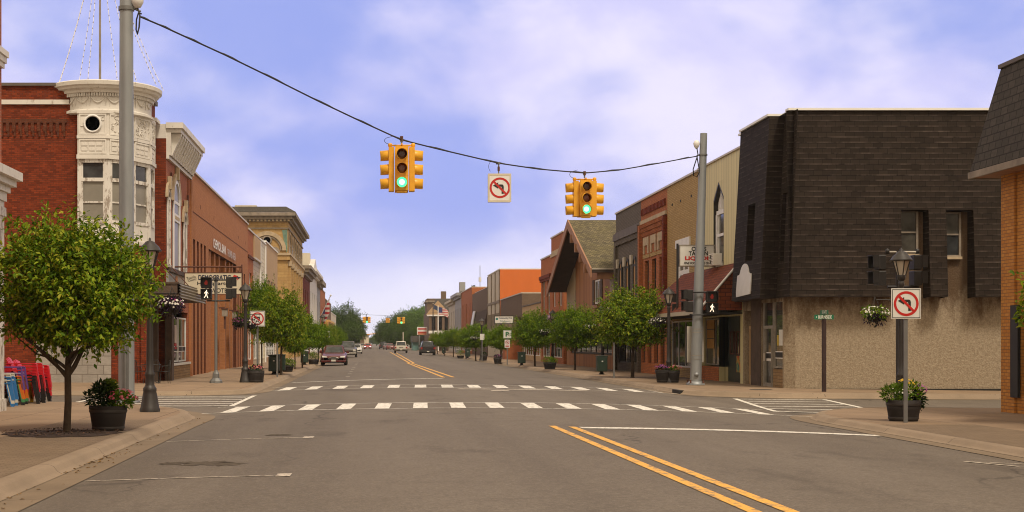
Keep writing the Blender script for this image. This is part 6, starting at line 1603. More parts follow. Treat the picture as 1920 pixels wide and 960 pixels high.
# ---------------------------------------------------------------- plants in pots
def blossoms(m, rr, c, rx, rz, n, s, mat, zmin=-.1):
    for i in range(n):
        v = rvec(rr); v.z = abs(v.z) * 1.0 if rr.random() < .75 else v.z * .5
        p = Vector(c) + Vector((v.x * rx, v.y * rx, v.z * rz)); d = (v + Vector((0, -.4, .3))).normalized(); a = d.orthogonal().normalized(); b = d.cross(a); ss = s * rr.uniform(.6, 1.2)
        q = [p + (a * math.cos(k * 1.0472) + b * math.sin(k * 1.0472)) * ss * (1 if k % 2 == 0 else .8) + d * .012 for k in range(6)]
        m.face([tuple(z) for z in q], mat)
def leaves(m, rr, c, rx, rz, n, L, mat, droop=0.):
    for i in range(n):
        v = rvec(rr); f = rr.random() ** .4; p = Vector(c) + Vector((v.x * rx * f, v.y * rx * f, v.z * rz * f))
        leafq(m, p, (v + rvec(rr) * .6 + Vector((0, 0, .35 - droop))).normalized(), (Vector((0, 0, 1)) + rvec(rr) * .6).normalized(), L * rr.uniform(.6, 1.2), L * .45, mat)
def make_planter(label, seed, rt, rb, h, fol, flo, wood='barrel', n=260, L=.10):
    """fol: (dx, dz, rx, rz, mat); flo: (dx, dy, dz, rx, rz, n, size, mat)"""
    r = thing('flower_planter', label, 'planter', (0, 0, 0), 'flower planters along the kerbs'); rr = random.Random(seed)
    m = MB(); m.lathe([(rb, 0), (rb + (rt - rb) * .5, h * .5), (rt, h), (rt - .03, h + .005), (rt - .035, h - .05)], M[wood], (0, 0, 0), 22); m.lathe([(rt - .03, h - .06), (.01, h - .03)], M['soil'], (0, 0, 0), 16, cap=False); m.build('tub', r)
    m = MB()
    for f in (.14, .80): rad = rb + (rt - rb) * f; m.lathe([(rad + .004, h * f - .025), (rad + .012, h * f), (rad + .004 + (rt - rb) * .05, h * f + .025)], M['lamp_black'], (0, 0, 0), 22, cap=False)
    m.build('hoops', r)
    m = MB()
    for dx, dz, rx, rz, mat in fol: leaves(m, rr, (dx, 0, h + dz), rx, rz, n, L, M[mat])
    m.build('foliage', r); m = MB()
    for dx, dy, dz, rx, rz, nn, s, mat in flo: blossoms(m, rr, (dx, dy, h + dz), rx, rz, nn, s, M[mat])
    if flo: m.build('blossoms', r)
    return r
def at(o, px, py, z): x, y, _ = G(px, py, z); o.location = (x, y, z); return o
at(make_planter('dark barrel planter with pink flowers and dark foliage at the near left kerb', 1, .345, .275, .45, [(-.12, .12, .30, .20, 'leaf_dark'), (-.1, .25, .18, .18, 'leaf_dark'), (.22, .10, .22, .14, 'leaf2'), (.02, .36, .10, .08, 'leaf_lime')], [(.22, 0, .14, .28, .16, 120, .022, 'fl_pink'), (.0, -.1, .1, .22, .06, 14, .02, 'fl_white'), (.08, 0, .42, .06, .05, 10, .018, 'fl_yellow')], n=300, L=.10), 203, 808, ZL)
at(make_planter('dark barrel planter with yellow and mauve flowers under the near right no left turn sign', 2, .36, .29, .44, [(-.22, .14, .24, .16, 'leaf_lime'), (.1, .16, .28, .22, 'leaf2'), (.3, .02, .14, .2, 'leaf_dark')], [(.05, 0, .34, .2, .1, 26, .026, 'fl_yellow'), (.36, 0, .12, .14, .2, 40, .022, 'fl_mauve'), (-.1, 0, .15, .25, .1, 16, .02, 'fl_white')], n=300), 1694, 789, ZR)
at(make_planter('brown barrel planter with low red flowers beside the bank street lamp', 3, .34, .29, .48, [(0, .08, .30, .12, 'leaf_dark')], [(0, 0, .1, .3, .1, 60, .025, 'fl_pink'), (-.1, 0, .12, .2, .1, 14, .025, 'fl_yellow')]), 480, 717, ZL)
at(make_planter('tub of lime green foliage behind the left green bin', 4, .36, .26, .36, [(-.05, .16, .40, .2, 'leaf_lime'), (.1, .1, .4, .2, 'leaf2')], []), 539, 697, ZL)
at(make_planter('round green bush in a tub beside the maroon sedan', 5, .4, .34, .36, [(0, .2, .42, .3, 'leaf2'), (0, .3, .3, .25, 'leaf_lime')], []), 588, 683, ZL)
at(make_planter('tall black pot of mauve flowers beside the right street lamp', 6, .33, .24, .52, [(0, .06, .26, .1, 'leaf_dark')], [(-.05, 0, .1, .28, .12, 80, .028, 'fl_mauve')], 'barrel'), 1243, 717, ZR)
at(make_planter('black pot of pale pink flowers right of the street lamp by the tavern', 7, .31, .24, .50, [(0, .06, .26, .1, 'leaf2')], [(.06, 0, .1, .3, .12, 60, .026, 'fl_pink')]), 1261, 717, ZR)
at(make_planter('tub of trailing lime foliage between the second and third right trees', 8, .42, .32, .42, [(-.15, .16, .4, .22, 'leaf_lime'), (.15, .12, .35, .2, 'leaf2')], []), 1031, 692, ZR)
at(make_planter('dark pot of purple flowers near the parking sign', 9, .34, .24, .46, [(0, .1, .3, .16, 'leaf_purple')], [(0, 0, .14, .26, .12, 40, .03, 'fl_mauve')]), 933, 682, ZR)
at(make_planter('dark pot beside the far right street lamp', 10, .34, .24, .5, [(0, .1, .3, .2, 'leaf_dark')], []), 907.5, 676, ZR)
at(make_planter('round green bush in a tub left of the far right bin', 11, .4, .3, .3, [(0, .25, .44, .36, 'leaf2')], []), 863.5, 672, ZR)

def make_basket(label, px, py, Y, seed, w, mats, n=260, trail=.2):
    r = thing('hanging_basket', label, 'hanging basket', (xp(px, Y), Y, zp(py, Y)), 'hanging baskets on the street lamps'); rr = random.Random(seed); o = Vector(r.location)
    m = MB(); m.lathe([(.02, -.22), (.14, -.19), (.20, -.06), (.20, 0)], M['barrel'], o, 14); m.build('bowl', r)
    m = MB()
    for k in range(3): a = k * 2.09; m.tube([o + Vector((.19 * math.cos(a), .19 * math.sin(a), 0)), o + Vector((0, 0, .42))], .006, M['lamp_black'], 4)
    m.build('chains', r)
    m = MB(); leaves(m, rr, o + Vector((0, 0, .02)), w * .5, .17, n, .09, M[mats[0]], .5); leaves(m, rr, o + Vector((0, 0, -.1)), w * .45, trail, n // 2, .08, M[mats[1]], 1.0); m.build('foliage', r)
    m = MB(); blossoms(m, rr, o + Vector((0, -.02, .0)), w * .52, .17, 46, .032, M[mats[2]])
    if len(mats) > 3: blossoms(m, rr, o + Vector((0, -.02, .02)), w * .4, .16, 30, .025, M[mats[3]])
    m.build('blossoms', r); return r
make_basket('hanging basket of purple and white flowers on the near left lamp arm', 322, 572, 31.8, 1, .62, ['leaf_purple', 'leaf_purple', 'fl_white', 'fl_mauve'])
make_basket('hanging basket with white flowers on the lamp beside the bank', 472, 607, 56.3, 2, .74, ['leaf_purple', 'leaf_dark', 'fl_white'])
make_basket('dark hanging basket on the bank lamp, left side', 447, 604, 56.4, 3, .55, ['leaf_dark', 'leaf_purple', 'fl_mauve'])
make_basket('hanging basket of white petunias on the near right lamp arm', 1640, 588, 34.4, 4, .66, ['leaf2', 'leaf_purple', 'fl_white'])
make_basket('hanging basket of white flowers on the right lamp by the leaning pole', 1232, 604, 58.3, 5, .72, ['leaf_purple', 'leaf2', 'fl_white'])
make_basket('hanging basket with white flowers between the two nearest right trees', 1107, 612, 83, 6, .8, ['leaf_dark', 'leaf_purple', 'fl_white'])
make_basket('hanging basket with white flowers at the third right tree', 1022, 622, 96, 7, .8, ['leaf_dark', 'leaf_purple', 'fl_white'])
make_basket('hanging basket beside the second left pavement tree', 569, 622, 92, 8, .8, ['leaf_purple', 'leaf_dark', 'fl_white'])
make_basket('hanging basket at the far right street lamp', 890, 634, 131, 9, .9, ['leaf_dark', 'leaf_dark', 'fl_white'])

# ---------------------------------------------------------------- litter bins
def make_bin(label):
    r = thing('litter_bin', label, 'bin', (0, 0, 0), 'dark green litter bins'); k = M['bin_green']
    m = MB(); m.box(-.27, .27, -.27, .27, .16, .92, k); m.build('body', r, bevel=.03)
    m = MB(); m.box(-.29, .29, -.29, .29, .925, .985, k); m.box(-.16, .16, -.16, .16, .986, 1.0, M['black_frame']); m.build('rim', r, bevel=.015)
    m = MB(); m.lathe([(.16, 0), (.15, .04), (.10, .06), (.10, .16)], M['black_frame'], (0, 0, 0), 14); m.build('pedestal', r)
    m = MB(); m.box(-.04, .04, -.276, -.271, .66, .72, M['sign_white']); m.build('badge', r)
    return r
b0 = make_bin(''); first = True
for px, py, z, lb in ((1128, 702, ZR, 'dark green litter bin left of the biggest right tree'), (978, 685, ZR, 'dark green litter bin left of the third right tree'), (877, 671.5, ZR, 'dark green litter bin near the bush in a tub'), (832, 664, ZR, 'farthest green litter bin by the dark pickup'),
                      (514, 702, ZL, 'dark litter bin at the first left tree, with a grey post before it'), (525, 700, ZL, 'green litter bin tucked behind the dark one at the first left tree'), (571, 684, ZL, 'dark litter bin behind the second left tree')):
    x, y, _ = G(px, py, z)
    if first: b0.location = (x, y, z); b0['label'] = lb; first = False
    else: dup(b0, (x, y, z), 0, lb)

# ---------------------------------------------------------------- signs on posts
def sign_post(name, label, px, py, z, top_py, w=.6, hh=.6, cat='sign', post='galv_dark', pr=.035):
    x, y, _ = G(px, py, z); r = thing(name, label, cat, (x, y, z)); zt_ = zp(top_py, y)
    m = MB(); m.tube([(x, y, z), (x, y, zt_ - .05)], pr, M[post], 8); m.box(x - pr * 1.1, x + pr * 1.1, y - pr * 1.3, y - pr * .2, z, zt_ - .06, M[post]); m.build('post', r)
    if w:
        m = MB(); m.box(x - w / 2, x + w / 2, y - .06, y - .045, zt_ - hh, zt_, M['sign_white']); p = m.build('sign_panel', r, bevel=.004); return r, p, (x, y - .0605, zt_ - hh / 2)
    return r, None, (x, y, zt_)
def border(p, c, w, h, t_, ins, mat):
    m = MB(); x, y, z = c; a, b = w / 2 - ins, h / 2 - ins; yy = y - .003
    for x0, x1, z0, z1 in ((-a, a, b - t_, b), (-a, a, -b, -b + t_), (-a, -a + t_, -b + t_, b - t_), (a - t_, a, -b + t_, b - t_)): m.face([(x + x0, yy, z + z0), (x + x1, yy, z + z0), (x + x1, yy, z + z1), (x + x0, yy, z + z1)], mat)
    m.build('border', p)
r, p, c = sign_post('no_left_turn_sign', 'no left turn sign on a grey post at the near right corner', 1697, 792, ZR, 541, .615, .63); border(p, c, .615, .63, .012, .018, M['black_sign']); no_left(p, c, .60)
r, p, c = sign_post('no_left_turn_sign', 'no left turn sign beside the bank street lamp', 483, 716, ZL, 583, .61, .63); border(p, c, .61, .63, .012, .018, M['black_sign']); no_left(p, c, .60)
r, p, c = sign_post('no_left_turn_sign', 'small far no left turn sign above the maroon sedan', 612, 678, ZL, 621, .62, .62); no_left(p, c, .60)
sign_post('bare_post', 'bare grey post in front of the first left bin', 520, 707, ZL, 640, 0)
sign_post('bare_post', 'bare grey post left of the biggest right tree', 1151, 709, ZR, 640, 0)
r, p, c = sign_post('parking_sign', 'green and white P parking sign with a small no parking sign under it', 951, 684, ZR, 619, .62, .62)
bl = c; Yp = c[1]; border(p, c, .62, .62, .02, .015, M['sign_green']); text('P', M['sign_green'], p, (c[0], c[1] - .004, c[2] - .18), ex, ez, height=.36, width=.26, align='C', bold=.04)
m = MB(); z1_ = zp(637, Yp); m.box(c[0] - .2, c[0] + .2, Yp, Yp + .015, zp(652, Yp), z1_, M['sign_white']); p2 = m.build('sign_panel', r, label='small white no parking panel'); no_left(p2, (c[0], Yp - .001, z1_ - .2), .34)
m = MB(); m.face([(c[0] - .14, Yp - .004, zp(650, Yp)), (c[0] + .14, Yp - .004, zp(650, Yp)), (c[0] + .14, Yp - .004, zp(648, Yp)), (c[0] - .14, Yp - .004, zp(648, Yp))], M['red_sign']); m.build('line', p2)
r, p, c = sign_post('back_of_sign', 'pale back of a small sign near the far right street lamp', 904, 677, ZR, 626, .4, .55)
# street name sign
x, y, _ = G(1545, 735, -.09); r = thing('street_name_sign', 'green Burnside street name sign on a dark brown post', 'sign', (x, y, -.09))
m = MB(); zt_ = zp(598, y); m.box(x - .06, x + .06, y - .06, y + .06, -.12, zt_, plain('dark_brown_post', (.030, .012, .010), .7, .2)); m.build('post', r)
m = MB(); m.box(x - .33, x + .33, y - .012, y + .012, zp(599, y), zp(590, y), M['sign_green']); p = m.build('sign_panel', r); text('BURNSIDE', M['txt_white'], p, (x - .20, y - .014, zp(597.5, y)), ex, ez, width=.46, height=.115, bold=.02)
m = MB(); m.face([(x - .29, y - .015, zp(594.5, y)), (x - .25, y - .015, zp(596, y)), (x - .25, y - .015, zp(593, y))], M['txt_white']); m.build('emblem', p)
m = MB(); u = Vector((.11, -.994, 0)); c0 = Vector((x, y, 0)); q0, q1 = c0 - u * .3, c0 + u * .3; nn = u.cross(ez)
m.prism([(q0.x, q0.y, zp(589.5, y)), (q1.x, q1.y, zp(589.5, y)), (q1.x, q1.y, zp(581.5, y)), (q0.x, q0.y, zp(581.5, y))], tuple(-nn * .02), M['sign_green']); m.box(x - .02, x + .02, y - .03, y + .03, zp(590, y), zp(589.4, y), M['galv_dark']); p = m.build('sign_panel', r)
text('STATE', M['txt_white'], p, tuple(c0 - u * .16 + ez * zp(588, y)), u, ez, width=.38, height=.105, bold=.02)

# ---------------------------------------------------------------- pedestrian signals
def ped_head(r, c, face, s=1.):
    """two stacked lamp boxes; face = 'cam' (towards the viewer), 'side' (turned along +-X)"""
    x, y, z = c; m = MB(); w, h, d = .42 * s, .42 * s, .22 * s
    sx, sy = (w, d) if face == 'cam' else (d, w)
    for k in (0, 1): m.box(x - sx / 2, x + sx / 2, y - sy / 2, y + sy / 2, z + k * (h + .03), z + k * (h + .03) + h, M['sig_black'])
    hd = m.build('signal_head', r, bevel=.02)
    dirs = Vector((0, -1, 0)) if face == 'cam' else Vector((1 if face == 'right' else -1, 0, 0)); sd_ = Vector((dirs.y * -1, dirs.x, 0))
    v = MB(); o = Vector((x, y, z)) + dirs * d / 2; t_ = .02 * s
    for k in (0, 1):
        b = o + Vector((0, 0, k * (h + .03)))
        for q0, q1, z0, z1, L in ((-w / 2, w / 2, h - t_, h, .2), (-w / 2, -w / 2 + t_, .06, h - t_, .16), (w / 2 - t_, w / 2, .06, h - t_, .16)):
            v.prism([tuple(b + sd_ * q + Vector((0, 0, zz))) for q, zz in ((q0, z0), (q1, z0), (q1, z1), (q0, z1))], dirs * L * s, M['sig_black'])
    v.build('visor', hd)
    if face == 'cam':
        m = MB(); u = s * .01; yy = y - d / 2 - .006; cz = z + h / 2
        for P_ in ([(-1, 15), (0, 17), (2, 17), (3, 15), (2, 12.5), (0, 12.5)], [(-3, 11.5), (2.5, 11.5), (3.5, 9), (3, 0), (-2.5, 0), (-3, 6)], [(-3, 11), (-7, 7), (-7.5, 2), (-5.5, 2), (-5, 6), (-2.5, 8)], [(3, 10.5), (5.5, 6), (9, 4.5), (8.5, 3), (4.5, 4), (2.5, 7)], [(-2.5, 1), (.5, .5), (-2, -7), (-7, -14.5), (-9.5, -13), (-4.5, -6)], [(.3, .5), (3, .5), (4, -6), (7.5, -14), (5, -15), (1.5, -7)]):
            m.face([(x + a * u, yy, cz + b * u) for a, b in P_], M['walk_on'])
        m.build('walking_figure', hd)
        m = MB(); cz += h + .03
        m.face([(x + a * u, yy, cz + b * u) for a, b in [(-5, -8), (4, -8), (6, 2), (4.5, 3), (4, 9), (2, 9), (1, 10), (-1, 10), (-2, 9), (-4, 8), (-5, 0), (-8, 3), (-9, 1)]], M['hand_off']); m.build('hand', hd)
    return hd
# left far corner
x, y, _ = G(405, 718, ZL); r = thing('pedestrian_signal', 'grey pole with a lit walk signal in front of the bank', 'pedestrian signal', (x, y, ZL))
m = MB(); zt_ = zp(523, y); m.tube([(x, y, ZL), (x, y, zt_)], .06, M['galv_dark'], 12); m.lathe([(.0, .12), (.06, .08), (.075, 0), (.075, -.1)], M['sig_black'], (x, y, zt_), 12); m.build('pole', r)
m = MB(); m.lathe([(.26, 0), (.25, .08), (.14, .20), (.13, .36), (.09, .44), (.065, .5)], M['galv_dark'], (x, y, ZL), 8, False); m.build('base', r)
ped_head(r, (xp(388, y), y - .1, zp(562, y)), 'cam'); ped_head(r, (xp(430, y), y - .05, zp(561, y)), 'right')
m = MB()
for pz in (525, 564): m.tube([(xp(388, y), y - .05, zp(pz, y)), (xp(432, y), y - .03, zp(pz, y))], .03, M['sig_black'], 8)
m.build_each('bracket', r)
# right far: on the leaning pole
r = thing('pedestrian_signal', 'lit walk signal mounted beside the leaning grey pole', 'pedestrian signal', (xp(1335, 54.3), 54.3, zp(590, 54.3)))
ped_head(r, (xp(1334, 54.3), 54.3, zp(588, 54.3)), 'cam'); ped_head(r, (xp(1293, 54.3), 54.35, zp(585, 54.3)), 'left')
m = MB()
for pz in (548, 590): m.tube([(xp(1334, 54.3), 54.3, zp(pz, 54.3)), (xp(1293, 54.3), 54.3, zp(pz, 54.3))], .03, M['sig_black'], 8)
m.build_each('bracket', r)
# near right, behind the lamp
Yq = 36.4; x = xp(1686, Yq); r = thing('pedestrian_signal', 'dark pedestrian signal heads seen from behind the near right street lamp', 'pedestrian signal', (x, Yq, -.09))
m = MB(); m.tube([(x, Yq, -.1), (x, Yq, zp(470, Yq))], .085, M['lamp_black'], 12); m.build('pole', r)
ped_head(r, (xp(1650, Yq), Yq, zp(536, Yq)), 'left', .92); ped_head(r, (xp(1715, Yq), Yq - .05, zp(536, Yq)), 'right', .92)
m = MB()
for pz in (473, 538): m.tube([(xp(1664, Yq), Yq, zp(pz, Yq)), (xp(1722, Yq), Yq, zp(pz, Yq))], .035, M['corrug'] if pz < 500 else M['sig_black'], 8)
for pz in (1664, 1690, 1720): m.lathe([(.0, .09), (.05, .06), (.06, -.05), (.0, -.06)], M['sig_black'], (xp(pz, Yq), Yq, zp(472, Yq)), 8)
m.build_each('bracket', r)

# ---------------------------------------------------------------- cafe furniture
def cafe_chair(label, x, y, rot):
    r = thing('cafe_chair', label, 'chair', (0, 0, 0), 'black metal cafe chairs'); k = M['black_frame']
    m = MB(); m.lathe([(.0, .45), (.2, .45), (.21, .46), (.2, .47), (.0, .475)], k, (0, 0, 0), 14, cap=False); m.build('seat', r)
    m = MB()
    pts = [(-.2, .18, .45), (-.2, .22, .8), (-.12, .23, .9), (.12, .23, .9), (.2, .22, .8), (.2, .18, .45)]; m.tube(pts, .013, k, 6)
    for q in (-.1, 0, .1): m.tube([(q, .19, .46), (q, .23, .9)], .008, k, 5)
    for s in (-.2, .2): m.tube([(s, .2, .68), (s * 1.1, -.1, .68), (s, -.17, .45)], .012, k, 6)
    m.build('backrest', r)
    for a, b in ((-1, -1), (1, -1), (-1, 1), (1, 1)):
        m = MB(); m.tube([(a * .16, b * .16, .45), (a * .2, b * .2, 0)], .012, k, 6); m.build('leg', r)
    r.location = (x, y, ZL); r.rotation_euler = (0, 0, rot); return r
Yc = 54.0
r = thing('cafe_table', 'round black bistro table outside the corner building', 'table', (xp(284, Yc), Yc, ZL)); o = Vector(r.location); k = M['black_frame']
m = MB(); m.lathe([(.0, .72), (.36, .72), (.37, .735), (.36, .75), (.0, .75)], k, o, 22, cap=False); m.build('tabletop', r)
m = MB(); m.tube([o, o + Vector((0, 0, .72))], .025, k, 8)
for i in range(3): a = i * 2.1; m.tube([o + Vector((0, 0, .15)), o + Vector((.3 * math.cos(a), .3 * math.sin(a), .0))], .015, k, 6)
m.build('pedestal', r)
cafe_chair('black metal cafe chair right of the bistro table', xp(307, Yc), Yc + .1, R(-70)); cafe_chair('black metal cafe chair left of the bistro table', xp(263, Yc), Yc, R(80)); cafe_chair('black metal cafe chair behind the bistro table', xp(288, Yc + .5), Yc + .6, R(5))
# ---------------------------------------------------------------- stacked plastic chairs
CH = {'black': (.014, .013, .013), 'red': (.50, .012, .020), 'orange': (.55, .13, .01), 'purple': (.11, .05, .22), 'blue': (.03, .16, .40), 'white': (.55, .53, .46), 'green': (.05, .22, .08), 'lilac': (.30, .24, .34), 'yellow': (.60, .36, .02)}
def chair_proto(col):
    k = plain(col + '_plastic', CH[col], .4, .08, 3); r = thing('plastic_chair', col, 'chair', (0, 0, 0), 'stacked coloured plastic chairs')
    m = MB(); rows = []
    for q, z in ((-.30, .36), (-.26, .385), (-.1, .37), (.1, .33), (.24, .30)): rows.append([(q, s, z) for s in (-.24, -.12, 0, .12, .24)])
    m.grid(rows, k, True); m.grid([[(a, b, c - .018) for a, b, c in q] for q in rows], k, True); m.build('seat', r)
    m = MB()
    for i in range(5):
        s = -.24 + .1 * i; m.prism([(.22, s, .31), (.22, s + .085, .31), (.44, s + .085, .74 - .02 * abs(i - 2)), (.44, s, .74 - .02 * abs(i - 2))], (.02, 0, .006), k)
    m.build('backrest', r)
    for s in (-1, 1):
        m = MB(); y0_, y1_ = sorted((s * .25, s * .36)); m.prism([(-.36, y0_, .56), (.42, y0_, .56), (.42, y0_, .585), (-.34, y0_, .585)], (0, y1_ - y0_, 0), k); m.build('armrest', r)
        m = MB(); y0_, y1_ = sorted((s * .26, s * .345)); m.prism([(-.36, y0_, .57), (-.24, y0_, .57), (-.37, y0_, .0), (-.45, y0_, .0)], (0, y1_ - y0_, 0), k); m.build('front_leg', r)
        m = MB(); m.prism([(.30, y0_, .56), (.42, y0_, .56), (.50, y0_, .0), (.43, y0_, .0)], (0, y1_ - y0_, 0), k); m.build('rear_leg', r)
    return r
order = ['first', 'second', 'third', 'fourth', 'fifth', 'sixth', 'seventh']; nc = {}
def chair_stack(x, y, rot, cols, where, z0=ZL):
    for i, c in enumerate(cols):
        lb = '%s plastic chair, %s in the stack %s' % (c, order[i] + ' up' if i < len(cols) - 1 else 'topmost', where)
        loc = (x + .008 * (i % 3), y, z0 + i * .078)
        if c not in nc: r = chair_proto(c); nc[c] = r; r.location = loc; r.rotation_euler = (0, 0, rot); r['label'] = lb
        else: dup(nc[c], loc, rot, lb)
chair_stack(xp(48, 36.2), 36.2, math.pi, ['black'] * 3 + ['red'] * 4, 'nearest the street tree')
chair_stack(xp(58, 37.3), 37.3, math.pi - .15, ['black'] * 2 + ['red'] * 4, 'half behind the all red stack')
chair_stack(xp(16, 35.4), 35.4, math.pi + .1, ['black', 'green', 'orange', 'lilac', 'red', 'purple'], 'with the purple top chair')
chair_stack(xp(-4, 34.6), 34.6, math.pi + .1, ['blue', 'white', 'blue', 'white'], 'at the photo edge, blue and white')
chair_stack(xp(26, 36.6), 36.6, math.pi, ['yellow', 'orange', 'red', 'red'], 'with a yellow bottom chair')
# ---------------------------------------------------------------- hydrant, far flags, far signals, sign
x, y, _ = G(547, 690, ZL); r = thing('fire_hydrant', 'red fire hydrant on the left pavement behind the lime planter', 'hydrant', (x - 1.1, y, ZL)); o = Vector(r.location); m = MB(); k = plain('hydrant_red', (.42, .02, .012), .5)
m.lathe([(.16, 0), (.16, .05), (.11, .07), (.11, .55), (.14, .57), (.14, .62), (.10, .72), (.03, .78), (.03, .82)], k, o, 14); m.build('body', r); m = MB(); m.tube([o + Vector((-.2, 0, .45)), o + Vector((.2, 0, .45))], .05, k, 8); m.build('nozzle', r)
M['flag'] = None
def flagmat():
    m, t, b = nt('striped_flag_cloth'); uv = N(t, 'ShaderNodeUVMap'); s = N(t, 'ShaderNodeSeparateXYZ'); tc = N(t, 'ShaderNodeTexCoord'); t.links.new(tc.outputs['Generated'], s.inputs[0])
    mm = N(t, 'ShaderNodeMath', operation='MULTIPLY'); mm.inputs[1].default_value = 6.5; t.links.new(s.outputs['Z'], mm.inputs[0]); f = N(t, 'ShaderNodeMath', operation='FRACT'); t.links.new(mm.outputs[0], f.inputs[0])
    g = N(t, 'ShaderNodeMath', operation='GREATER_THAN'); g.inputs[1].default_value = .5; t.links.new(f.outputs[0], g.inputs[0]); col = mixc(t, g.outputs[0], (.42, .02, .03), (.62, .58, .55))
    a = N(t, 'ShaderNodeMath', operation='LESS_THAN'); a.inputs[1].default_value = .4; t.links.new(s.outputs['X'], a.inputs[0]); c = N(t, 'ShaderNodeMath', operation='GREATER_THAN'); c.inputs[1].default_value = .48; t.links.new(s.outputs['Z'], c.inputs[0])
    q = N(t, 'ShaderNodeMath', operation='MULTIPLY'); t.links.new(a.outputs[0], q.inputs[0]); t.links.new(c.outputs[0], q.inputs[1]); col = mixc(t, q.outputs[0], col, (.03, .04, .14)); t.links.new(col, b.inputs['Base Color']); b.inputs['Roughness'].default_value = .8; return m
M['flag'] = flagmat()
def flag(label, px, py_base, py_top, Y, w, h, col='galv', cloth=None, z=0):
    x = xp(px, Y); r = thing('flagpole', label, 'flagpole', (x, Y, 0)); zt_ = zp(py_top, Y); m = MB(); m.tube([(x, Y, -.2), (x, Y, zt_)], [.14, .09], M[col], 8); m.lathe([(0, .2), (.14, .1), (0, 0)], M['sign_cream'], (x, Y, zt_), 8); m.build('pole', r)
    m = MB(); rows = []
    for i in range(9):
        f = i / 8; rows.append([(x + .12 + w * f, Y + .18 * math.sin(f * 7), zt_ - .2 - h * g_ - .7 * f * f) for g_ in (0, .25, .5, .75, 1)])
    m.grid(rows, cloth or M['flag'], True); m.build('flag', r)
flag('white flagpole with an American flag by the columned hall', 821.5, 662, 574, 285, 1.9, 1.5, 'white')
flag('dark flagpole with a dark blue flag by the columned hall', 812, 662, 570, 290, 1.1, .9, 'black_frame', plain('blue_flag_cloth', (.04, .06, .12), .8))
r = thing('wall_flag', 'American flag on a slanted staff at the left row of shops', 'flag', (XL, 222, 6)); a = Vector((XL, 224, 4.8)); b = Vector((XL + 2.2, 222, 9.2))
m = MB(); m.tube([a, b], .06, M['white'], 6); m.lathe([(0, .2), (.2, 0), (0, -.2)], M['white'], b, 8); m.build('staff', r); m = MB(); m.grid([[(p.x - .0, p.y + .1 * math.sin(i), p.z - f * 2.4) for f in (0, .3, .6, 1)] for i, p in enumerate([a.lerp(b, .35 + .08 * k) for k in range(8)])], M['flag'], True); m.build('flag', r)
def far_signal(label, px, pt, pb, Y):
    x = xp(px, Y); z1_, z0_ = zp(pt, Y), zp(pb, Y); r = thing('far_traffic_signal', label, 'traffic light', (x, Y, z1_), 'signals over the next junction'); m = MB(); sp = (z1_ - z0_) / 3; hd = None
    m.box(x - .22, x + .22, Y - .4, Y + .4, z0_, z1_, M['sig_yellow']); m.box(x - .42, x + .42, Y - .2, Y + .2, z0_, z1_, M['sig_yellow']); m.tube([(x, Y, z1_), (x, Y, z1_ + .5)], .05, M['cable'], 6); m.build('housing', r)
    m = MB()
    for i in range(3):
        z = z1_ - sp * (i + .5)
        for s in (-1, 1): m.tube([(x + s * .42, Y, z), (x + s * .72, Y, z)], .19, M['sig_yellow'], 10)
    m.build('visor', r); m = MB()
    for i in range(3):
        z = z1_ - sp * (i + .5); q = MB(); q.lathe([(.19, 0), (.17, .04), (0, .06)], M['green_on'] if i == 2 else M['lens_dark'], (0, 0, 0), 12); q.xf(Matrix.Translation((x + .06, Y - .41, z)) @ Matrix.Rotation(R(90), 4, 'X')); q.build('lens', r)
        q = MB(); q.lathe([(.17, 0), (0, .02)], M['lens_dark'], (0, 0, 0), 12); q.xf(Matrix.Translation((x - .725, Y, z)) @ Matrix.Rotation(R(-90), 4, 'Y')); q.build('lens', r)
far_signal('small far traffic light showing green, left of the yellow box', 687.5, 594, 605.5, 255)
far_signal('small far traffic light showing green, right of the yellow box', 752, 595, 607, 255)
Yf = 255.; x = xp(727, Yf); r = thing('far_signal_box', 'small yellow box sign hanging between the far traffic lights', 'sign', (x, Yf, zp(596, Yf))); m = MB(); m.box(x - .36, x + .36, Yf - .15, Yf + .15, zp(605, Yf), zp(596.5, Yf), M['sig_yellow']); m.box(x - .3, x + .3, Yf - .16, Yf - .151, zp(604.5, Yf), zp(597, Yf), plain('worn_yellow_face', (.55, .25, .03), .6)); m.tube([(x, Yf, zp(596, Yf)), (x, Yf, zp(592, Yf))], .04, M['cable'], 6); m.build('box', r)
m = MB(); m.tube([(-6.5, Yf, zp(584, Yf)), (xp(687, Yf), Yf, zp(590, Yf)), (xp(727, Yf), Yf, zp(592, Yf)), (xp(752, Yf), Yf, zp(591, Yf)), (13, Yf, zp(585, Yf))], .02, M['cable'], 5); tag(m.build('span_wire'), 'thin far span wire carrying the small distant traffic lights', 'wire')
Ym = 420.; r = thing('signal_mast_arm', 'thin yellow mast arm reaching over the far end of the street', 'signal arm', (xp(722, Ym), Ym, 0)); m = MB(); m.tube([(xp(722, Ym), Ym, -.3), (xp(722, Ym), Ym, zp(625, Ym))], .14, M['galv'], 8); m.build('pole', r); m = MB(); m.tube([(xp(722, Ym), Ym, zp(624.5, Ym)), (xp(688, Ym), Ym, zp(627, Ym))], [.22, .12], M['sig_yellow'], 8); m.build('arm', r)
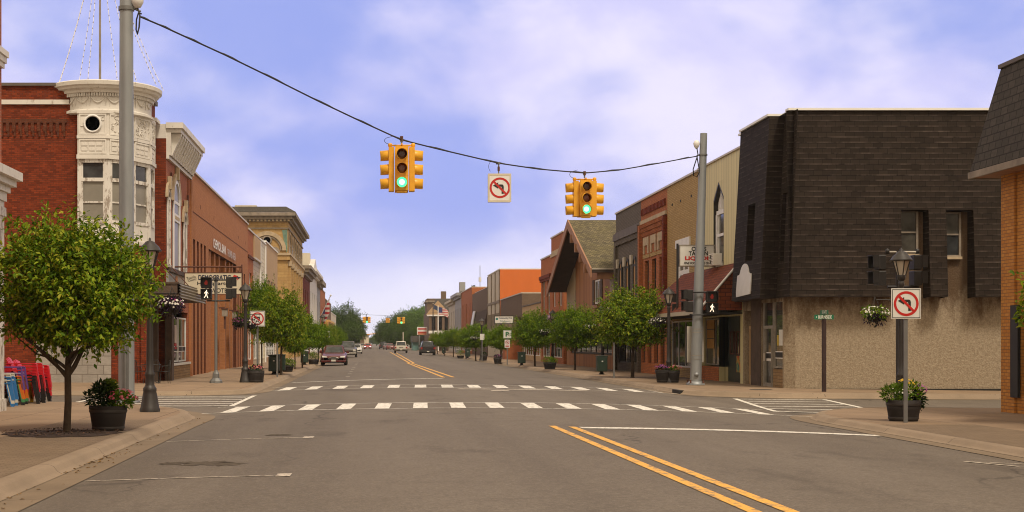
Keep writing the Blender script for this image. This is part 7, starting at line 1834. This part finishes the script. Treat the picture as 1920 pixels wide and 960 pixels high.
Ys = 300.; x = xp(791.5, Ys); r = thing('pylon_sign', 'red and white pylon sign in front of the far right trees', 'sign', (x, Ys, 0)); m = MB(); m.box(x - 1.1, x + 1.1, Ys - .2, Ys + .2, zp(628, Ys), zp(613, Ys), M['white']); m.build('sign_panel', r); m = MB(); kr = plain('pylon_red', (.50, .03, .02), .5); m.box(x - .95, x + .95, Ys - .22, Ys - .201, zp(618, Ys), zp(615.5, Ys), kr); m.box(x - .95, x + .95, Ys - .22, Ys - .201, zp(624, Ys), zp(621.8, Ys), kr); m.box(x - .95, x + .95, Ys - .22, Ys - .201, zp(627.6, Ys), zp(624.05, Ys), plain('pylon_orange', (.55, .20, .10), .5)); m.build_each('coloured_band', r); m = MB(); m.tube([(x - .6, Ys, -.2), (x - .6, Ys, zp(628, Ys))], .15, M['galv'], 8); m.build('post', r)
r = thing('utility_pole', 'pale pole with a yellow base rising behind the white sport utility', 'pole', (xp(756, 300), 300, 0)); m = MB(); x = xp(756, 300); m.tube([(x, 300, -.2), (x, 300, zp(623, 300))], .14, M['pale_panel'], 8); m.build('pole', r)
for k in range(7):
    px, Yk = ((681, 480), (676, 420), (716, 470), (722, 520), (711, 610), (685, 600), (669, 380))[k]; x = xp(px, Yk)
    r = thing('utility_pole', 'thin distant utility pole, %s' % ('left of the far street in front of the hazy trees', 'left of the far street by the big trees', 'right of the far street end', 'right of the far street under the dark trees', 'tiny one near the vanishing point on the right', 'tiny one near the vanishing point on the left', 'nearest one at the left row of trees')[k], 'pole', (x, Yk, 0), 'distant utility poles')
    m = MB(); m.tube([(x, Yk, -.3), (x, Yk, 9)], .13, M['stone_grey'], 6); m.box(x - .9, x + .9, Yk - .06, Yk + .06, 8.2, 8.4, M['stone_grey']); m.build('pole', r)
for k, (px, Yk, w, h, mt, lb) in enumerate(((672, 470, 7, 4.2, 'cream_wall', 'small pale house far down on the left'), (730, 480, 6, 5, 'white', 'small white house far down under the right trees'), (664, 420, 6, 4.6, 'brown_brick', 'small brown house far down on the left'), (742, 430, 7, 4, 'tan_stucco', 'low tan building behind the parked cars on the right'))):
    x = xp(px, Yk); r = thing('distant_house', lb, 'house', (x, Yk, 0)); m = MB(); m.box(x - w / 2, x + w / 2, Yk, Yk + 10, -.4, h, M[mt]); m.build('wall', r); m = MB(); m.prism([(x - w / 2 - .4, Yk - .4, h), (x + w / 2 + .4, Yk - .4, h), (x, Yk - .4, h + 2)], (0, 10.8, 0), M['shingle_grey']); m.build('roof', r)
    m = MB(); m.box(x - w * .3, x - w * .1, Yk - .05, Yk - .01, 1, 2.4, M['glass']); m.build('window', r); m = MB(); m.box(x + w * .1, x + w * .28, Yk - .05, Yk - .01, 1, 2.4, M['glass']); m.build('window', r)
# ================================================================ vehicles (local frame: front towards -Y, origin on the ground)
def paintm(name, c, rough=.3, metal=.0):
    m, t, b = nt(name); tc = N(t, 'ShaderNodeTexCoord'); f = noise(t, tc.outputs['Object'], 3, 4)
    t.links.new(mixc(t, rng(t, f, .3, .7), mul(c, .9), mul(c, 1.05)), b.inputs['Base Color']); b.inputs['Roughness'].default_value = rough; b.inputs['Metallic'].default_value = metal
    b.inputs['Coat Weight'].default_value = .12; b.inputs['Coat Roughness'].default_value = .08; return m
M['tyre'] = plain('tyre_rubber', (.015, .014, .014), .85, .2); M['rim'] = plain('alloy_rim', (.30, .29, .28), .35, .1, 4, metal=.7); M['chrome'] = plain('chrome', (.55, .53, .50), .15, .03, metal=.9)
M['car_glass'] = glass('car_glass', (.035, .04, .042), .04); M['trim'] = plain('black_trim', (.018, .017, .017), .5, .1); M['head'] = plain('headlight_lens', (.55, .53, .50), .12, .1, 8); M['tail'] = plain('tail_light_lens', (.30, .012, .010), .2, .1); M['plate'] = plain('licence_plate', (.60, .58, .52), .4, .05); M['head_on'] = emit('lit_headlight', (1.0, .93, .82), 3.0)
def make_car(label, cat, name, W, L, H, belt, col, kind, lit=False, hood=.72, detail=True):
    r = thing(name, label, cat, (0, 0, 0), 'vehicles on the street'); k = paintm(name + '_paint_' + str(len(bpy.data.materials)), col); hw = W / 2; F0, F1 = -L / 2, L / 2
    tall = kind != 'sedan'; g0 = .30 if tall else .19
    if kind == 'sedan': st = [(F0, .45, .50, .80), (F0 + .10, .30, .62, .90), (F0 + .35, g0, .72, .96), (F0 + 1.2, g0, .86, 1.0), (F0 + 1.75, g0, belt, 1.0), (0, g0, belt + .02, 1.0), (F1 - 1.4, g0, belt + .03, 1.0), (F1 - .9, g0, belt + .02, 1.0), (F1 - .3, g0 + .03, belt - .01, .97), (F1 - .08, .32, belt - .08, .92), (F1, .42, belt - .25, .86)]
    else: st = [(F0, .50, .82, .88), (F0 + .06, .40, .98, .96), (F0 + .3, g0, 1.04, .99), (F0 + 1.3, g0, belt, 1.0), (0, g0, belt, 1.0), (F1 - .6, g0, belt, 1.0), (F1 - .08, g0 + .06, belt, .98), (F1, .45, belt - .06, .95)]
    m = MB(); rows = []
    for y, zl, zt_, f in st:
        w = hw * f; rows.append([(0, y, zl), (-w * .88, y, zl), (-w, y, zl + .12), (-w, y, zt_ - .16), (-w * .95, y, zt_ - .04), (-w * .82, y, zt_), (0, y, zt_ + .025), (w * .82, y, zt_), (w * .95, y, zt_ - .04), (w, y, zt_ - .16), (w, y, zl + .12), (w * .88, y, zl)])
    m.grid(rows, k, True, True); m.face(rows[0], k); m.face(rows[-1][::-1], k); m.build('body', r)
    # cabin
    if kind == 'sedan': cb = (F0 + 1.55, F1 - .75, F0 + 2.25, F1 - 1.5)
    elif kind == 'suv': cb = (F0 + 1.25, F1 - .02, F0 + 1.85, F1 - .22)
    else: cb = (F0 + 1.5, F1 - (1.75 if kind == 'pickup' else 0), F0 + 2.1, F1 - 1.95)
    yb0, yb1, yt0, yt1 = cb; wb, wt_ = hw * .86, hw * .68; zb_ = belt - .02
    m = MB(); rows = []
    for f, dz in ((0, 0), (.45, 0), (.86, 0), (.97, 0), (1, 0)):
        s_ = f if f < .97 else .97 + (f - .97) * .2; w = wb + (wt_ - wb) * min(1, f * 1.02) - (.05 if f == 1 else 0)
        y0_ = yb0 + (yt0 - yb0) * f + (.06 if f == 1 else 0); y1_ = yb1 + (yt1 - yb1) * f - (.06 if f == 1 else 0); z = zb_ + (H - zb_) * f
        rows.append([(-w, y0_ + .08, z), (-w * .6, y0_, z), (w * .6, y0_, z), (w, y0_ + .08, z), (w, y1_ - .08, z), (w * .6, y1_, z), (-w * .6, y1_, z), (-w, y1_ - .08, z)])
    m.grid(rows, k, True, True); m.face(rows[-1], k); m.build('cabin', r)
    def lerp3(f0, f1, sgn, yb_, yt_):
        pts = []
        for f, sx in ((f0, -1), (f0, 1), (f1, 1), (f1, -1)):
            w = (wb + (wt_ - wb) * f) * .86; y = yb_ + (yt_ - yb_) * f + sgn * .012; pts.append((sx * w, y, zb_ + (H - zb_) * f))
        return pts
    m = MB(); p = lerp3(.08, .9, -1, yb0, yt0); q = [(x * .62, y, z) for x, y, z in p]; m.face(p and [(p[0][0], p[0][1] + .05, p[0][2]), q[0], q[3], (p[3][0], p[3][1] + .05, p[3][2])], M['car_glass']); m.face([q[0], q[1], q[2], q[3]], M['car_glass']); m.face([q[1], (p[1][0], p[1][1] + .05, p[1][2]), (p[2][0], p[2][1] + .05, p[2][2]), q[2]], M['car_glass']); m.build('windscreen', r)
    m = MB(); p = lerp3(.12, .86, 1, yb1, yt1); m.face([p[1], p[0], p[3], p[2]], M['car_glass']); m.build('rear_window', r)
    for s in (-1, 1):
        m = MB(); nw = 2
        for i in range(nw):
            def pt(u, f): y0_ = yb0 + (yt0 - yb0) * f + .16; y1_ = yb1 + (yt1 - yb1) * f - .14; return (s * (wb + (wt_ - wb) * min(1, f * 1.02) + .008), y0_ + (y1_ - y0_) * u, zb_ + (H - zb_) * f)
            u0, u1 = i / nw + .02, (i + 1) / nw - .02; m.face([pt(u0, .1), pt(u1, .1), pt(u1, .84), pt(u0, .84)], M['car_glass'])
        m.build('side_windows', r)
    # wheels
    wr = .33 if not tall else .38
    for y in (F0 + .92, F1 - .95):
        for s in (-1, 1):
            m = MB(); m.lathe([(wr * .62, -.10), (wr * .9, -.11), (wr, -.08), (wr, .08), (wr * .9, .11), (wr * .62, .10)], M['tyre'], (0, 0, 0), 22, cap=False); mt = Matrix.Translation((s * (hw - .09), y, wr)) @ Matrix.Rotation(R(90), 4, 'Y'); m.xf(mt); w = m.build('wheel', r)
            m = MB(); m.lathe([(wr * .63, .085 * s), (wr * .5, .05 * s), (.05, .09 * s), (.0, .09 * s)], M['rim'], (0, 0, 0), 14, cap=False); m.xf(mt); m.build('rim', w)
            m = MB(); rows = []
            for a in range(13): t_ = R(-8 + 196 * a / 12); rows.append([(s * (hw + .004), y + q * math.cos(t_), wr + q * math.sin(t_)) for q in (wr * .7, wr * 1.16)])
            m.grid(rows, M['trim'], False); m.build('wheel_arch', r)
    # front
    zf = .62 if not tall else .80; m = MB()
    if tall: m.box(-hw * .55, hw * .55, F0 - .02, F0 + .02, .66, .90, M['trim']); m.box(-hw * .58, hw * .58, F0 - .03, F0 - .021, .77, .80, M['chrome'])
    else:
        rows = [[(hw * .36 * math.cos(t_) * q, F0 - .015, .53 + .11 * math.sin(t_) * q) for t_ in [2 * math.pi * i / 18 for i in range(18)]] for q in (1, .01)]; m.grid(rows, M['trim'], False, True)
        rows = [[(hw * .36 * math.cos(t_) * q, F0 - .02 + (q - 1) * .1, .53 + .11 * math.sin(t_) * q) for t_ in [2 * math.pi * i / 18 for i in range(18)]] for q in (1.12, .97)]; m.grid(rows, M['chrome'], False, True)
        m.lathe([(.05, .015), (0, .02)], M['chrome'], (0, 0, 0), 10); 
        for i in range(-4, 5): m.box(i * .065 - .008, i * .065 + .008, F0 - .022, F0 - .016, .46, .60, M['chrome'])
    m.build('grille', r)
    for s in (-1, 1):
        m = MB(); hx, yy = s * hw * .66, F0 + .09
        if tall: m.box(s * hw * .58, s * hw * .92, F0 - .025, F0 + .1, .70, .90, M['head_on'] if lit else M['head'])
        else: m.prism([(s * hw * .48, F0 + .06, .60), (s * hw * .86, F0 + .10, .60), (s * hw * .92, F0 + .2, .73), (s * hw * .55, F0 + .1, .70)], (0, -.07, .0), M['head_on'] if lit else M['head'])
        m.build('headlight', r)
        m = MB(); m.box(s * hw * .74, s * hw * .97, F1 - .03, F1 + .02, belt - (.38 if tall else .28), belt - .1, M['tail']); m.build('tail_light', r)
        m = MB(); ym_ = yb0 + .35; x0, x1 = sorted((s * (hw - .05), s * (hw + .16))); m.box(x0, x1, ym_, ym_ + .1, belt - .02, belt + .14, k if not tall else M['trim']); m.build('mirror', r, bevel=.02)
    m = MB(); zb2 = .34 if not tall else .48; m.box(-hw * .96, hw * .96, F0 - .09, F0 + .1, zb2 - .08, zb2 + (.05 if not tall else .12), k if not tall else M['chrome']); m.box(-hw * .6, hw * .6, F0 - .07, F0 + .1, zb2 - .14, zb2 - .082, M['trim']); m.build('front_bumper', r, bevel=.03)
    m = MB(); m.box(-hw * .96, hw * .96, F1 - .1, F1 + .10, zb2 - .08, zb2 + .12, (M['chrome'] if kind == 'pickup' else M['trim']) if tall else k); m.build('rear_bumper', r, bevel=.03)
    m = MB(); m.box(-.16, .16, F0 - .105, F0 - .095, zb2 - .03, zb2 + .1, M['plate']); m.box(-.16, .16, F1 + .101, F1 + .11, zb2 - .03, zb2 + .1, M['plate']); m.build('licence_plate', r)
    if tall:
        m = MB(); m.box(-hw * .6, hw * .6, F1 - .02, F1 + .006, belt - .42, belt - .15, k); m.box(-hw * .3, hw * .3, F1 + .007, F1 + .03, belt - .3, belt - .22, M['trim']); m.build('tailgate', r)
    return r
def put_car(r, px, py, z_at, rot=0, Y=None):
    Y = Y or F * (EYE - z_at) / (py - HY); x = xp(px, Y); r.location = (x, Y, zroad(x) + .01); r.rotation_euler = (0, 0, rot); return r
put_car(make_car('maroon sedan parked at the left kerb facing the viewer', 'car', 'parked_car', 1.88, 4.9, 1.46, .92, (.080, .003, .004), 'sedan'), 627, 686, -.1, 0, 103.5)
put_car(make_car('dark grey pickup truck parked behind the maroon sedan', 'pickup', 'parked_pickup', 1.98, 5.4, 1.86, 1.14, (.075, .07, .068), 'pickup'), 653, 671, -.1, 0, 160)
put_car(make_car('white car parked beyond the grey pickup on the left', 'car', 'parked_car', 1.85, 4.8, 1.5, .95, (.55, .53, .50), 'sedan'), 667.5, 661, -.1, 0, 212)
put_car(make_car('white sport utility driving away near the centre line', 'sport utility', 'driving_car', 1.96, 4.9, 1.86, 1.12, (.58, .54, .47), 'suv'), 751.5, 660, 0, R(180), 217)
put_car(make_car('black pickup seen from behind, parked along the right trees', 'pickup', 'parked_pickup', 2.02, 5.6, 1.9, 1.18, (.030, .028, .030), 'suv'), 801, 664, -.1, R(180), 188)
put_car(make_car('distant red car coming with its headlights on', 'car', 'driving_car', 1.85, 4.6, 1.5, .95, (.36, .03, .03), 'sedan', True), 689.5, 655, 0, 0, 355)
put_car(make_car('distant small white car behind the oncoming red car', 'car', 'driving_car', 1.85, 4.6, 1.6, 1.0, (.5, .48, .46), 'suv', True), 684.5, 651, 0, 0, 480)
put_car(make_car('distant silver car with lit headlights left of the red car', 'car', 'driving_car', 1.8, 4.5, 1.45, .92, (.34, .32, .30), 'sedan', True), 680, 656, 0, 0, 390)
put_car(make_car('dark parked van left of the white sport utility', 'van', 'parked_car', 1.95, 4.8, 1.85, 1.15, (.035, .033, .036), 'suv'), 718.5, 654.5, 0, R(180), 345)
put_car(make_car('grey parked car right of the dark parked van', 'car', 'parked_car', 1.85, 4.7, 1.5, .95, (.16, .13, .13), 'sedan'), 725.5, 654.5, 0, R(180), 338)
put_car(make_car('dark red parked car nearest the white sport utility', 'car', 'parked_car', 1.85, 4.7, 1.5, .95, (.17, .05, .045), 'sedan'), 731.5, 655, 0, R(180), 325)
# ================================================================ air
hz = MB(); hz.box(-500, 500, -40, 1900, -1.9, 26, M['white'])
o = hz.build('haze'); o['kind'] = 'stuff'
hm = bpy.data.materials.new('haze'); hm.use_nodes = True; t = hm.node_tree; t.nodes.clear()
ho = t.nodes.new('ShaderNodeOutputMaterial'); hv = t.nodes.new('ShaderNodeVolumePrincipled')
hv.inputs['Color'].default_value = (.94, .95, .98, 1); hv.inputs['Density'].default_value = .00016; hv.inputs['Anisotropy'].default_value = .2
t.links.new(hv.outputs[0], ho.inputs['Volume']); o.data.materials.clear(); o.data.materials.append(hm)
